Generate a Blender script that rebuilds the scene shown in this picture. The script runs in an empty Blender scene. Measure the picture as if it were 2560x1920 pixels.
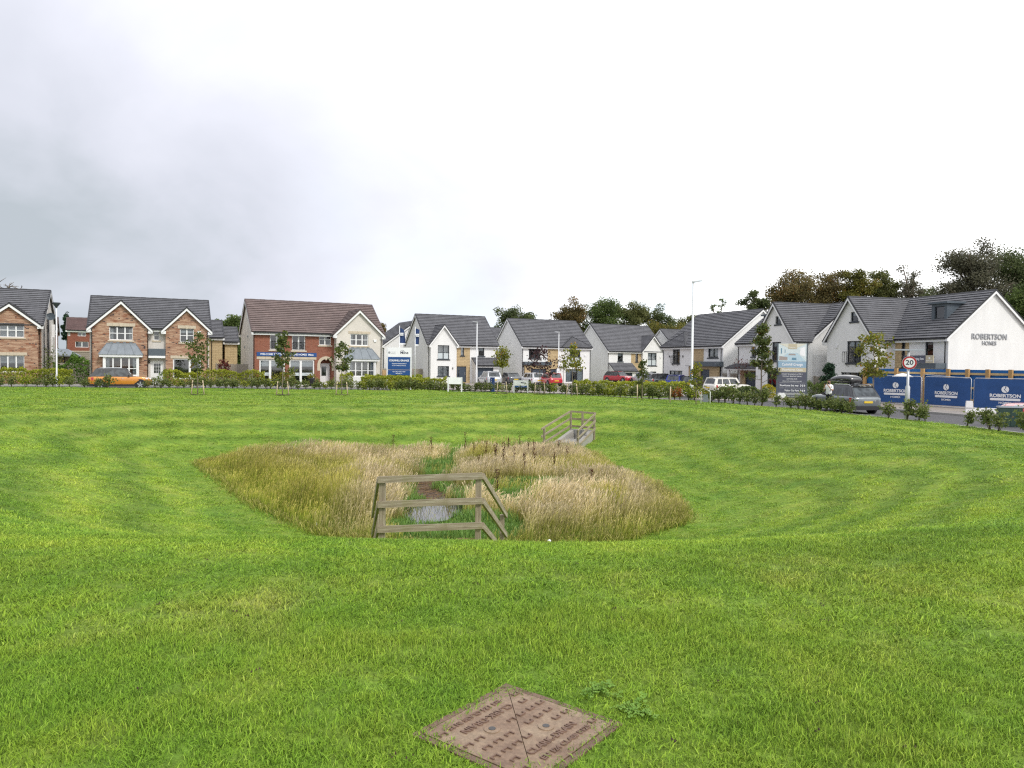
import bpy, bmesh, math, random
import numpy as np
from mathutils import Vector, Matrix
R = math.radians
scn = bpy.context.scene
col = scn.collection
random.seed(7)
rng = np.random.default_rng(11)

# ------------------------------------------------------------------ camera
EYE = 2.4
cam_d = bpy.data.cameras.new('camera')
cam = bpy.data.objects.new('camera', cam_d)
col.objects.link(cam)
cam_d.sensor_width = 36.0
cam_d.lens = 36.0 * 1880.0 / 2560.0
cam_d.clip_start = 0.05
cam_d.clip_end = 4000.0
pt, ro = R(-1.55), 0.012
f_ = Vector((0, math.cos(pt), math.sin(pt)))
u0 = Vector((0, -math.sin(pt), math.cos(pt)))
r0 = Vector((1, 0, 0))
r_ = r0 * math.cos(ro) + u0 * math.sin(ro)
u_ = u0 * math.cos(ro) - r0 * math.sin(ro)
mw = Matrix((r_, u_, -f_)).transposed().to_4x4()
mw.translation = Vector((0, 0, EYE))
cam.matrix_world = mw
scn.camera = cam

# ------------------------------------------------------------------ exposure
scn.view_settings.view_transform = 'Standard'
scn.view_settings.look = 'None'
scn.view_settings.gamma = 1.0
scn.view_settings.use_curve_mapping = False
scn.view_settings.exposure = 0.91
scn.cycles.max_bounces = 8
scn.cycles.diffuse_bounces = 4
scn.cycles.transparent_max_bounces = 12
scn.cycles.filter_width = 1.25
scn.cycles.use_denoising = False

# ------------------------------------------------------------------ world: overcast sky over a NISHITA base
SUN_EL, SUN_AZ = 44.0, 138.0            # azimuth clockwise from +Y: behind the camera, to the right
wld = bpy.data.worlds.new('World')
scn.world = wld
wld.use_nodes = True
nt = wld.node_tree
for n in list(nt.nodes):
    nt.nodes.remove(n)


def nd(tree, t, **kw):
    n = tree.nodes.new(t)
    for k, v in kw.items():
        if k == 'inp':
            for a, b in v.items():
                n.inputs[a].default_value = b
        else:
            setattr(n, k, v)
    return n


def ramp(tree, pts, interp='LINEAR'):
    n = tree.nodes.new('ShaderNodeValToRGB')
    n.color_ramp.interpolation = interp
    e = n.color_ramp.elements
    while len(e) < len(pts):
        e.new(0.5)
    for i, (p, c) in enumerate(pts):
        e[i].position = p
        e[i].color = (c[0], c[1], c[2], 1) if hasattr(c, '__len__') else (c, c, c, 1)
    return n


SKY_SEED = (13.7, 2.01)


def build_world():
    L = nt.links.new
    out = nd(nt, 'ShaderNodeOutputWorld')
    bg = nd(nt, 'ShaderNodeBackground')
    bg.inputs['Strength'].default_value = 0.1
    sky = nd(nt, 'ShaderNodeTexSky', sky_type='NISHITA', sun_disc=False)
    sky.sun_elevation = R(SUN_EL)
    sky.sun_rotation = R(SUN_AZ)
    tc = nd(nt, 'ShaderNodeTexCoord')
    sep = nd(nt, 'ShaderNodeSeparateXYZ')
    L(tc.outputs['Generated'], sep.inputs[0])
    # cloud sheet: project direction on a plane overhead so clouds flatten towards the horizon
    zc = nd(nt, 'ShaderNodeMath', operation='MAXIMUM'); L(sep.outputs['Z'], zc.inputs[0]); zc.inputs[1].default_value = 0.0
    za = nd(nt, 'ShaderNodeMath', operation='ADD'); L(zc.outputs[0], za.inputs[0]); za.inputs[1].default_value = 0.55
    dx = nd(nt, 'ShaderNodeMath', operation='DIVIDE'); L(sep.outputs['X'], dx.inputs[0]); L(za.outputs[0], dx.inputs[1])
    dy = nd(nt, 'ShaderNodeMath', operation='DIVIDE'); L(sep.outputs['Y'], dy.inputs[0]); L(za.outputs[0], dy.inputs[1])
    cmb = nd(nt, 'ShaderNodeCombineXYZ'); L(dx.outputs[0], cmb.inputs[0]); L(dy.outputs[0], cmb.inputs[1])
    n1 = nd(nt, 'ShaderNodeTexNoise', inp={'Scale': 1.9, 'Detail': 6.0, 'Roughness': 0.5, 'Distortion': 0.25})
    mp = nd(nt, 'ShaderNodeMapping'); mp.inputs['Location'].default_value = (3.1, 1.7, SKY_SEED[0])
    L(cmb.outputs[0], mp.inputs['Vector']); L(mp.outputs[0], n1.inputs['Vector'])
    n2 = nd(nt, 'ShaderNodeTexNoise', inp={'Scale': 2.6, 'Detail': 4.0, 'Roughness': 0.5})
    # the grey bank of cloud lies to the left of the view and thins out to the right
    gx = nd(nt, 'ShaderNodeMapRange', inp={'From Min': -0.55, 'From Max': 0.10, 'To Min': 0.54, 'To Max': -0.06}); gx.clamp = True
    L(sep.outputs['X'], gx.inputs['Value'])
    gz = nd(nt, 'ShaderNodeMapRange', inp={'From Min': 0.0, 'From Max': 0.42, 'To Min': 0.26, 'To Max': -0.14}); gz.clamp = True
    L(sep.outputs['Z'], gz.inputs['Value'])
    gzm = nd(nt, 'ShaderNodeMath', operation='MULTIPLY')
    gxm = nd(nt, 'ShaderNodeMapRange', inp={'From Min': -0.3, 'From Max': 0.15, 'To Min': 1.0, 'To Max': 0.0}); gxm.clamp = True
    L(sep.outputs['X'], gxm.inputs['Value'])
    L(gz.outputs[0], gzm.inputs[0]); L(gxm.outputs[0], gzm.inputs[1])
    s1 = nd(nt, 'ShaderNodeMath', operation='MULTIPLY_ADD'); L(n1.outputs['Fac'], s1.inputs[0]); s1.inputs[1].default_value = 1.30; s1.inputs[2].default_value = -0.46
    a1 = nd(nt, 'ShaderNodeMath', operation='ADD'); L(s1.outputs[0], a1.inputs[0]); L(gx.outputs[0], a1.inputs[1])
    a2 = nd(nt, 'ShaderNodeMath', operation='ADD'); L(a1.outputs[0], a2.inputs[0]); L(gzm.outputs[0], a2.inputs[1])
    rp = ramp(nt, [(0.10, (9.2, 9.2, 9.2)), (0.34, (5.5, 5.6, 6.0)), (0.54, (4.75, 4.85, 5.4)), (0.78, (4.0, 4.15, 4.65)), (1.0, (2.85, 3.15, 3.45))])
    L(a2.outputs[0], rp.inputs[0])
    # a few thin openings where the blue behind shows
    hole = nd(nt, 'ShaderNodeMapRange', inp={'From Min': 0.47, 'From Max': 0.60, 'To Min': 0.0, 'To Max': 0.75}); hole.clamp = True
    mp2 = nd(nt, 'ShaderNodeMapping'); mp2.inputs['Location'].default_value = (0.0, 0.0, SKY_SEED[1])
    L(cmb.outputs[0], mp2.inputs['Vector']); L(mp2.outputs[0], n2.inputs['Vector'])
    L(n2.outputs['Fac'], hole.inputs['Value'])
    hm = nd(nt, 'ShaderNodeMath', operation='SUBTRACT'); hm.inputs[0].default_value = 1.0; L(gxm.outputs[0], hm.inputs[1])
    hm2 = nd(nt, 'ShaderNodeMath', operation='MULTIPLY'); L(hole.outputs[0], hm2.inputs[0]); L(hm.outputs[0], hm2.inputs[1])
    skm = nd(nt, 'ShaderNodeMixRGB', blend_type='MIX'); skm.inputs[0].default_value = 0.88
    L(sky.outputs[0], skm.inputs[1]); skm.inputs[2].default_value = (5.3, 6.0, 6.5, 1)
    mx = nd(nt, 'ShaderNodeMixRGB'); L(hm2.outputs[0], mx.inputs[0]); L(rp.outputs[0], mx.inputs[1]); L(skm.outputs[0], mx.inputs[2])
    L(mx.outputs[0], bg.inputs['Color'])
    L(bg.outputs[0], out.inputs[0])


build_world()
sun_d = bpy.data.lights.new('sun', 'SUN')
sun_d.energy = 1.1
sun_d.angle = R(10)
sun_d.color = (1.0, 0.955, 0.89)
sun = bpy.data.objects.new('sun', sun_d)
col.objects.link(sun)
el, az = R(SUN_EL), R(SUN_AZ)
sdir = Vector((math.sin(az) * math.cos(el), math.cos(az) * math.cos(el), math.sin(el)))
sun.rotation_euler = (-sdir).to_track_quat('-Z', 'Y').to_euler()


# ------------------------------------------------------------------ helpers: tagging
def tag(o, label=None, cat=None, group=None, kind=None):
    if label: o['label'] = label
    if cat: o['category'] = cat
    if group: o['group'] = group
    if kind: o['kind'] = kind
    return o


def empty(name, loc=(0, 0, 0), rz=0.0, label=None, cat=None, group=None):
    o = bpy.data.objects.new(name, None)
    o.empty_display_size = 0.2
    col.objects.link(o)
    o.location = loc
    o.rotation_euler = (0, 0, rz)
    return tag(o, label, cat, group)


def link(name, me, parent=None, loc=None, rot=None, scale=None):
    o = bpy.data.objects.new(name, me)
    col.objects.link(o)
    if parent is not None: o.parent = parent
    if loc is not None: o.location = loc
    if rot is not None: o.rotation_euler = rot
    if scale is not None: o.scale = scale
    return o


def copy_tree(o, parent=None):
    c = o.copy()
    col.objects.link(c)
    c.parent = parent
    for ch in list(o.children):
        copy_tree(ch, c)
    return c


# ------------------------------------------------------------------ helpers: meshes
class MB:
    def __init__(s):
        s.v = []; s.f = []; s.m = []; s.sm = []

    def poly(s, pts, mi=0, smooth=False):
        k = len(s.v)
        s.v.extend([tuple(p) for p in pts])
        s.f.append(tuple(range(k, k + len(pts))))
        s.m.append(mi); s.sm.append(smooth)

    def hexa(s, p, mi=0):
        # p: 8 points, bottom loop 0-3 then top loop 4-7, loops counter-clockwise seen from the top
        k = len(s.v)
        s.v.extend([tuple(q) for q in p])
        for q in ((3, 2, 1, 0), (4, 5, 6, 7), (0, 1, 5, 4), (1, 2, 6, 5), (2, 3, 7, 6), (3, 0, 4, 7)):
            s.f.append(tuple(k + i for i in q)); s.m.append(mi); s.sm.append(False)

    def box(s, x0, x1, y0, y1, z0, z1, mi=0):
        s.hexa([(x0, y0, z0), (x1, y0, z0), (x1, y1, z0), (x0, y1, z0), (x0, y0, z1), (x1, y0, z1), (x1, y1, z1), (x0, y1, z1)], mi)

    def bar(s, p, q, w, h, up=(0, 0, 1), mi=0):
        p, q = Vector(p), Vector(q)
        d = (q - p).normalized()
        up = Vector(up)
        x = d.cross(up)
        if x.length < 1e-4: x = d.cross(Vector((1, 0, 0)))
        x.normalize()
        y = x.cross(d)
        a, b = x * (w / 2), y * (h / 2)
        s.hexa([p - a - b, p + a - b, q + a - b, q - a - b, p - a + b, p + a + b, q + a + b, q - a + b], mi)

    def tube(s, pts, rad, n=8, mi=0, cap=True, smooth=True):
        pts = [Vector(p) for p in pts]
        if not hasattr(rad, '__len__'): rad = [rad] * len(pts)
        k = len(s.v)
        px = None
        for i, p in enumerate(pts):
            d = (pts[min(i + 1, len(pts) - 1)] - pts[max(i - 1, 0)])
            d = d.normalized() if d.length > 1e-6 else Vector((0, 0, 1))
            if px is None:
                px = d.cross(Vector((0, 1, 0.1)))
                if px.length < 1e-3: px = d.cross(Vector((1, 0, 0)))
            px = (px - d * px.dot(d)).normalized()
            py = d.cross(px)
            for j in range(n):
                a = 2 * math.pi * j / n
                s.v.append(tuple(p + (px * math.cos(a) + py * math.sin(a)) * rad[i]))
        for i in range(len(pts) - 1):
            for j in range(n):
                j2 = (j + 1) % n
                s.f.append((k + i * n + j, k + i * n + j2, k + (i + 1) * n + j2, k + (i + 1) * n + j)); s.m.append(mi); s.sm.append(smooth)
        if cap:
            s.f.append(tuple(k + j for j in reversed(range(n)))); s.m.append(mi); s.sm.append(False)
            e = k + (len(pts) - 1) * n
            s.f.append(tuple(e + j for j in range(n))); s.m.append(mi); s.sm.append(False)

    def prism(s, poly, fn0, fn1, mi=0):
        a = [fn0(p) for p in poly]; b = [fn1(p) for p in poly]
        n = len(poly)
        s.poly(list(reversed(a)), mi); s.poly(b, mi)
        for i in range(n):
            j = (i + 1) % n
            s.poly([a[i], a[j], b[j], b[i]], mi)

    def mesh(s, name, mats):
        me = bpy.data.meshes.new(name)
        me.from_pydata(s.v, [], s.f)
        for m in (mats if isinstance(mats, (list, tuple)) else [mats]):
            me.materials.append(m)
        me.polygons.foreach_set('material_index', s.m)
        me.polygons.foreach_set('use_smooth', s.sm)
        me.update()
        return me

    def build(s, name, mats, parent=None, loc=None, rot=None):
        return link(name, s.mesh(name, mats), parent, loc, rot)


def np_mesh(name, V, Fq, mat, attrs=None, smooth=False):
    """V (n,3) float, Fq (m,k) int constant face size."""
    me = bpy.data.meshes.new(name)
    m, k = Fq.shape
    me.vertices.add(len(V)); me.vertices.foreach_set('co', V.astype(np.float32).ravel())
    me.loops.add(m * k); me.loops.foreach_set('vertex_index', Fq.astype(np.int32).ravel())
    me.polygons.add(m)
    me.polygons.foreach_set('loop_start', np.arange(0, m * k, k, dtype=np.int32))
    me.polygons.foreach_set('loop_total', np.full(m, k, dtype=np.int32))
    if smooth: me.polygons.foreach_set('use_smooth', np.ones(m, dtype=bool))
    for an, av in (attrs or {}).items():
        a = me.attributes.new(an, 'FLOAT', 'POINT')
        a.data.foreach_set('value', av.astype(np.float32))
    if mat is not None: me.materials.append(mat)
    me.update(calc_edges=True)
    me.validate()
    return me


# ------------------------------------------------------------------ materials
M = {}


def base_mat(name):
    m = bpy.data.materials.new(name)
    m.use_nodes = True
    t = m.node_tree
    for n in list(t.nodes): t.nodes.remove(n)
    out = t.nodes.new('ShaderNodeOutputMaterial')
    b = t.nodes.new('ShaderNodeBsdfPrincipled')
    t.links.new(b.outputs[0], out.inputs[0])
    return m, t, b, out


def plain(name, c, rough=0.6, var=0.12, scale=3.0, bump=0.0, bscale=40.0, metal=0.0, spec=0.5, coat=0.0, coord='Object', stretch=None):
    m, t, b, out = base_mat(name)
    L = t.links.new
    tc = nd(t, 'ShaderNodeTexCoord')
    src = tc.outputs[coord]
    if stretch:
        mp = nd(t, 'ShaderNodeMapping'); mp.inputs['Scale'].default_value = stretch
        L(src, mp.inputs['Vector']); src = mp.outputs[0]
    n = nd(t, 'ShaderNodeTexNoise', inp={'Scale': scale, 'Detail': 6.0, 'Roughness': 0.62})
    L(src, n.inputs['Vector'])
    lo = [max(0, x * (1 - var)) for x in c]; hi = [min(1, x * (1 + var)) for x in c]
    rp = ramp(t, [(0.3, lo), (0.7, hi)])
    L(n.outputs['Fac'], rp.inputs[0]); L(rp.outputs[0], b.inputs['Base Color'])
    b.inputs['Roughness'].default_value = rough
    b.inputs['Metallic'].default_value = metal
    b.inputs['Specular IOR Level'].default_value = spec
    b.inputs['Coat Weight'].default_value = coat
    b.inputs['Coat Roughness'].default_value = 0.04
    if bump:
        n2 = nd(t, 'ShaderNodeTexNoise', inp={'Scale': bscale, 'Detail': 4.0})
        L(src, n2.inputs['Vector'])
        bp = nd(t, 'ShaderNodeBump', inp={'Strength': bump, 'Distance': 0.02})
        L(n2.outputs['Fac'], bp.inputs['Height']); L(bp.outputs[0], b.inputs['Normal'])
    M[name] = m
    return m


plain('render_white', (0.77, 0.765, 0.755), 0.9, 0.055, 1.1, 0.35, 60, stretch=(1, 1, 0.3))
plain('render_cream', (0.66, 0.615, 0.555), 0.9, 0.06, 0.7, 0.5, 50)
plain('render_grey', (0.60, 0.57, 0.53), 0.9, 0.06, 0.7, 0.5, 50)
plain('trim_white', (0.80, 0.80, 0.80), 0.35, 0.03, 2)
plain('frame_dark', (0.035, 0.042, 0.052), 0.4, 0.1, 3)
plain('black_trim', (0.022, 0.022, 0.026), 0.45, 0.1, 3)
plain('garage_blue', (0.045, 0.062, 0.088), 0.45, 0.06, 2, stretch=(0.3, 0.3, 6))
plain('lead_grey', (0.20, 0.225, 0.25), 0.5, 0.15, 2.5)
plain('zinc_dark', (0.085, 0.105, 0.125), 0.45, 0.1, 2)
plain('cast_stone', (0.55, 0.47, 0.36), 0.85, 0.08, 2.5, 0.3, 60)
plain('asphalt', (0.085, 0.083, 0.088), 0.9, 0.18, 1.3, 0.5, 120, coord='Object')
plain('pavement', (0.24, 0.215, 0.20), 0.9, 0.12, 0.9, 0.3, 90)
plain('block_paving', (0.29, 0.255, 0.235), 0.9, 0.14, 2.0, 0.3, 70)
plain('kerb_stone', (0.33, 0.32, 0.30), 0.9, 0.1, 1.5, 0.2, 60)
plain('concrete', (0.33, 0.315, 0.285), 0.9, 0.14, 2.2, 0.4, 40)
plain('galvanised', (0.55, 0.56, 0.58), 0.42, 0.08, 6, metal=0.45)
plain('pole_white', (0.72, 0.73, 0.74), 0.4, 0.05, 3)
plain('timber_new', (0.50, 0.30, 0.12), 0.75, 0.2, 2.5, 0.3, 30, stretch=(1, 1, 0.15))
plain('timber_pale', (0.60, 0.44, 0.22), 0.75, 0.15, 2.5, 0.3, 30)
plain('hoarding_blue', (0.006, 0.115, 0.36), 0.5, 0.08, 1.5)
plain('sign_blue', (0.010, 0.066, 0.235), 0.45, 0.05, 1.5)
plain('navy', (0.012, 0.038, 0.135), 0.6, 0.1, 2)
plain('sign_slate', (0.085, 0.09, 0.125), 0.5, 0.05, 2)
plain('sign_sky', (0.27, 0.40, 0.52), 0.5, 0.05, 2)
plain('sign_sand', (0.52, 0.46, 0.33), 0.5, 0.05, 2)
plain('print_white', (0.86, 0.86, 0.88), 0.5, 0.02, 2)
plain('print_dark', (0.03, 0.035, 0.06), 0.5, 0.02, 2)
plain('letter_grey', (0.33, 0.335, 0.35), 0.5, 0.04, 2)
plain('sign_red', (0.42, 0.012, 0.02), 0.4, 0.05, 2)
plain('bark', (0.13, 0.10, 0.075), 0.95, 0.3, 6, 0.6, 30)
plain('bark_young', (0.21, 0.17, 0.13), 0.9, 0.2, 8, 0.4, 40)
plain('stake', (0.52, 0.42, 0.29), 0.85, 0.15, 4)
plain('mulch', (0.06, 0.038, 0.026), 1.0, 0.3, 12, 0.8, 40)
plain('interior', (0.075, 0.072, 0.07), 0.95, 0.5, 0.9)
plain('blind_white', (0.78, 0.79, 0.80), 0.8, 0.03, 2)
plain('curtain', (0.70, 0.69, 0.68), 0.9, 0.12, 6, stretch=(8, 8, 0.3))
plain('frosted', (0.55, 0.60, 0.62), 0.35, 0.05, 2)
plain('tyre', (0.018, 0.018, 0.019), 0.85, 0.1, 6)
plain('alloy', (0.50, 0.51, 0.53), 0.3, 0.05, 4, metal=0.7)
plain('alloy_dark', (0.05, 0.05, 0.055), 0.35, 0.05, 4, metal=0.5)
plain('plastic_black', (0.02, 0.02, 0.022), 0.55, 0.1, 6)
plain('plate_yellow', (0.72, 0.50, 0.03), 0.5, 0.03, 4)
plain('plate_white', (0.78, 0.78, 0.76), 0.5, 0.03, 4)
plain('lamp_red', (0.42, 0.012, 0.02), 0.15, 0.1, 8, coat=0.6)
plain('lamp_clear', (0.72, 0.74, 0.76), 0.12, 0.1, 8, coat=0.8)
plain('cabinet_green', (0.025, 0.06, 0.045), 0.5, 0.1, 3)
plain('skin', (0.50, 0.29, 0.20), 0.6, 0.05, 5)
plain('shirt', (0.80, 0.80, 0.82), 0.9, 0.04, 4)
plain('denim', (0.014, 0.016, 0.026), 0.9, 0.15, 8)
plain('hair', (0.012, 0.009, 0.008), 0.8, 0.2, 10)
plain('water_barrier', (0.78, 0.78, 0.78), 0.4, 0.04, 2)
plain('mud', (0.10, 0.062, 0.042), 0.7, 0.3, 3, 0.7, 10)
plain('dead_grass', (0.20, 0.125, 0.06), 1.0, 0.35, 6, 0.8, 30)
plain('pot', (0.03, 0.03, 0.034), 0.5, 0.1, 3)
for nm, c in dict(orange=(0.62, 0.235, 0.025), silver=(0.46, 0.48, 0.51), darkgrey=(0.085, 0.09, 0.10), white=(0.74, 0.74, 0.75),
                  red=(0.46, 0.012, 0.028), blue=(0.012, 0.030, 0.27), grey=(0.165, 0.185, 0.195), black=(0.016, 0.016, 0.018), offwhite=(0.74, 0.72, 0.66)).items():
    plain('paint_' + nm, c, 0.32, 0.03, 2, metal=0.0 if nm in ('white', 'offwhite', 'red', 'black') else 0.25, coat=1.0)


def mk_glass():
    m, t, b, out = base_mat('glass')
    L = t.links.new
    tr = nd(t, 'ShaderNodeBsdfTransparent'); tr.inputs[0].default_value = (0.66, 0.70, 0.72, 1)
    gl = nd(t, 'ShaderNodeBsdfGlossy'); gl.inputs['Roughness'].default_value = 0.03
    lw = nd(t, 'ShaderNodeLayerWeight'); lw.inputs[0].default_value = 0.30
    mr = nd(t, 'ShaderNodeMapRange', inp={'To Min': 0.10, 'To Max': 0.9}); L(lw.outputs['Fresnel'], mr.inputs['Value'])
    tc = nd(t, 'ShaderNodeTexCoord')
    n = nd(t, 'ShaderNodeTexNoise', inp={'Scale': 0.8, 'Detail': 1.0}); L(tc.outputs['Object'], n.inputs['Vector'])
    bp = nd(t, 'ShaderNodeBump', inp={'Strength': 0.06, 'Distance': 0.05}); L(n.outputs['Fac'], bp.inputs['Height']); L(bp.outputs[0], gl.inputs['Normal'])
    mx = nd(t, 'ShaderNodeMixShader'); L(mr.outputs[0], mx.inputs[0]); L(tr.outputs[0], mx.inputs[1]); L(gl.outputs[0], mx.inputs[2])
    L(mx.outputs[0], out.inputs[0]); t.nodes.remove(b)
    M['glass'] = m
    c, t, b, out = base_mat('car_glass')
    b.inputs['Base Color'].default_value = (0.02, 0.024, 0.028, 1); b.inputs['Roughness'].default_value = 0.04; b.inputs['Specular IOR Level'].default_value = 0.8
    tcc = nd(t, 'ShaderNodeTexCoord'); nn = nd(t, 'ShaderNodeTexNoise', inp={'Scale': 3.0}); t.links.new(tcc.outputs['Object'], nn.inputs['Vector'])
    rp = ramp(t, [(0.38, (0.012, 0.014, 0.016)), (0.62, (0.075, 0.085, 0.092))]); t.links.new(nn.outputs['Fac'], rp.inputs[0]); t.links.new(rp.outputs[0], b.inputs['Base Color'])
    M['car_glass'] = c


mk_glass()


def brick_mat(name, c1, c2, mortar, dark=None, multi=False):
    """brickwork on house-local coordinates: horizontal = x+y, vertical = z"""
    m, t, b, out = base_mat(name)
    L = t.links.new
    tc = nd(t, 'ShaderNodeTexCoord')
    sp = nd(t, 'ShaderNodeSeparateXYZ'); L(tc.outputs['Object'], sp.inputs[0])
    ad = nd(t, 'ShaderNodeMath', operation='ADD'); L(sp.outputs[0], ad.inputs[0]); L(sp.outputs[1], ad.inputs[1])
    cb = nd(t, 'ShaderNodeCombineXYZ'); L(ad.outputs[0], cb.inputs[0]); L(sp.outputs[2], cb.inputs[1])
    bt = nd(t, 'ShaderNodeTexBrick', inp={'Scale': 1.0, 'Mortar Size': 0.008, 'Mortar Smooth': 0.3, 'Bias': 0.0, 'Brick Width': 0.225, 'Row Height': 0.075})
    bt.offset = 0.5
    L(cb.outputs[0], bt.inputs['Vector'])
    bt.inputs['Color1'].default_value = (*c1, 1); bt.inputs['Color2'].default_value = (*c2, 1); bt.inputs['Mortar'].default_value = (*mortar, 1)
    fin = bt.outputs['Color']
    # clusters of lighter or darker bricks: noise stretched along the courses and stepped per course
    def cluster(sx, sz, seed, lo, hi, colr, mixin):
        sn = nd(t, 'ShaderNodeVectorMath', operation='SNAP'); sn.inputs[1].default_value = (0.1125, 0.075, 1)
        L(cb.outputs[0], sn.inputs[0])
        mp = nd(t, 'ShaderNodeMapping'); mp.inputs['Scale'].default_value = (sx, sz, 1); mp.inputs['Location'].default_value = (seed, seed * 2.3, 0)
        L(sn.outputs[0], mp.inputs['Vector'])
        n = nd(t, 'ShaderNodeTexNoise', inp={'Scale': 1.0, 'Detail': 2.0, 'Roughness': 0.55}); L(mp.outputs[0], n.inputs['Vector'])
        mr = nd(t, 'ShaderNodeMapRange', inp={'From Min': lo, 'From Max': hi}); mr.clamp = True; L(n.outputs['Fac'], mr.inputs['Value'])
        mx = nd(t, 'ShaderNodeMixRGB'); L(mr.outputs[0], mx.inputs[0]); L(mixin, mx.inputs[1]); mx.inputs[2].default_value = (*colr, 1)
        return mx.outputs[0]
    if multi:
        fin = cluster(1.0, 6.5, 3.0, 0.46, 0.58, (0.47, 0.31, 0.21), fin)
        fin = cluster(1.1, 5.0, 9.0, 0.56, 0.64, (0.27, 0.115, 0.065), fin)
        fin = cluster(2.0, 9.0, 17.0, 0.625, 0.655, (0.055, 0.042, 0.045), fin)
    else:
        fin = cluster(3.0, 9.0, 5.0, 0.52, 0.7, tuple(x * 0.72 for x in c1), fin)
    L(fin, b.inputs['Base Color'])
    b.inputs['Roughness'].default_value = 0.9
    bp = nd(t, 'ShaderNodeBump', inp={'Strength': 0.5, 'Distance': 0.01}); bp.invert = True
    L(bt.outputs['Fac'], bp.inputs['Height']); L(bp.outputs[0], b.inputs['Normal'])
    M[name] = m


brick_mat('brick_multi', (0.36, 0.19, 0.115), (0.30, 0.145, 0.085), (0.30, 0.25, 0.20), multi=True)
brick_mat('brick_red', (0.285, 0.092, 0.052), (0.235, 0.072, 0.042), (0.30, 0.20, 0.15))
brick_mat('brick_far', (0.26, 0.075, 0.045), (0.22, 0.062, 0.04), (0.26, 0.15, 0.11))


def stone_mat(name, c, bw, rh):
    m, t, b, out = base_mat(name)
    L = t.links.new
    tc = nd(t, 'ShaderNodeTexCoord')
    sp = nd(t, 'ShaderNodeSeparateXYZ'); L(tc.outputs['Object'], sp.inputs[0])
    ad = nd(t, 'ShaderNodeMath', operation='ADD'); L(sp.outputs[0], ad.inputs[0]); L(sp.outputs[1], ad.inputs[1])
    cb = nd(t, 'ShaderNodeCombineXYZ'); L(ad.outputs[0], cb.inputs[0]); L(sp.outputs[2], cb.inputs[1])
    bt = nd(t, 'ShaderNodeTexBrick', inp={'Scale': 1.0, 'Mortar Size': 0.01, 'Brick Width': bw, 'Row Height': rh}); L(cb.outputs[0], bt.inputs['Vector'])
    bt.inputs['Color1'].default_value = (*c, 1); bt.inputs['Color2'].default_value = (c[0] * 0.86, c[1] * 0.84, c[2] * 0.8, 1)
    bt.inputs['Mortar'].default_value = (c[0] * 0.6, c[1] * 0.58, c[2] * 0.55, 1)
    n = nd(t, 'ShaderNodeTexNoise', inp={'Scale': 4.0, 'Detail': 6.0}); L(tc.outputs['Object'], n.inputs['Vector'])
    mx = nd(t, 'ShaderNodeMixRGB', blend_type='MULTIPLY'); mx.inputs[0].default_value = 0.5
    rp = ramp(t, [(0.3, 0.75), (0.7, 1.15)]); L(n.outputs['Fac'], rp.inputs[0])
    L(bt.outputs['Color'], mx.inputs[1]); L(rp.outputs[0], mx.inputs[2]); L(mx.outputs[0], b.inputs['Base Color'])
    b.inputs['Roughness'].default_value = 0.9
    bp = nd(t, 'ShaderNodeBump', inp={'Strength': 0.6, 'Distance': 0.015}); bp.invert = True
    L(bt.outputs['Fac'], bp.inputs['Height']); L(bp.outputs[0], b.inputs['Normal'])
    M[name] = m


stone_mat('stone_tan', (0.54, 0.41, 0.235), 0.60, 0.19)
stone_mat('stone_rubble', (0.36, 0.32, 0.26), 0.45, 0.22)


def roof_mat(name, c):
    m, t, b, out = base_mat(name)
    L = t.links.new
    tc = nd(t, 'ShaderNodeTexCoord')
    n = nd(t, 'ShaderNodeTexNoise', inp={'Scale': 0.9, 'Detail': 4.0}); L(tc.outputs['Object'], n.inputs['Vector'])
    mp = nd(t, 'ShaderNodeMapping'); mp.inputs['Scale'].default_value = (3.2, 3.2, 3.2); L(tc.outputs['Object'], mp.inputs['Vector'])
    v = nd(t, 'ShaderNodeTexVoronoi', inp={'Scale': 1.0}); L(mp.outputs[0], v.inputs['Vector'])
    r1 = ramp(t, [(0.3, tuple(x * 0.86 for x in c)), (0.7, tuple(x * 1.14 for x in c))]); L(n.outputs['Fac'], r1.inputs[0])
    bw = nd(t, 'ShaderNodeRGBToBW'); L(v.outputs['Color'], bw.inputs[0])
    r2 = ramp(t, [(0.2, 0.88), (0.8, 1.1)]); L(bw.outputs[0], r2.inputs[0])
    mx = nd(t, 'ShaderNodeMixRGB', blend_type='MULTIPLY'); mx.inputs[0].default_value = 0.8; L(r1.outputs[0], mx.inputs[1]); L(r2.outputs[0], mx.inputs[2])
    L(mx.outputs[0], b.inputs['Base Color']); b.inputs['Roughness'].default_value = 0.75
    M[name] = m


roof_mat('roof_slate', (0.122, 0.122, 0.133))
roof_mat('roof_brown', (0.165, 0.122, 0.114))
roof_mat('roof_far', (0.150, 0.092, 0.085))


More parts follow.
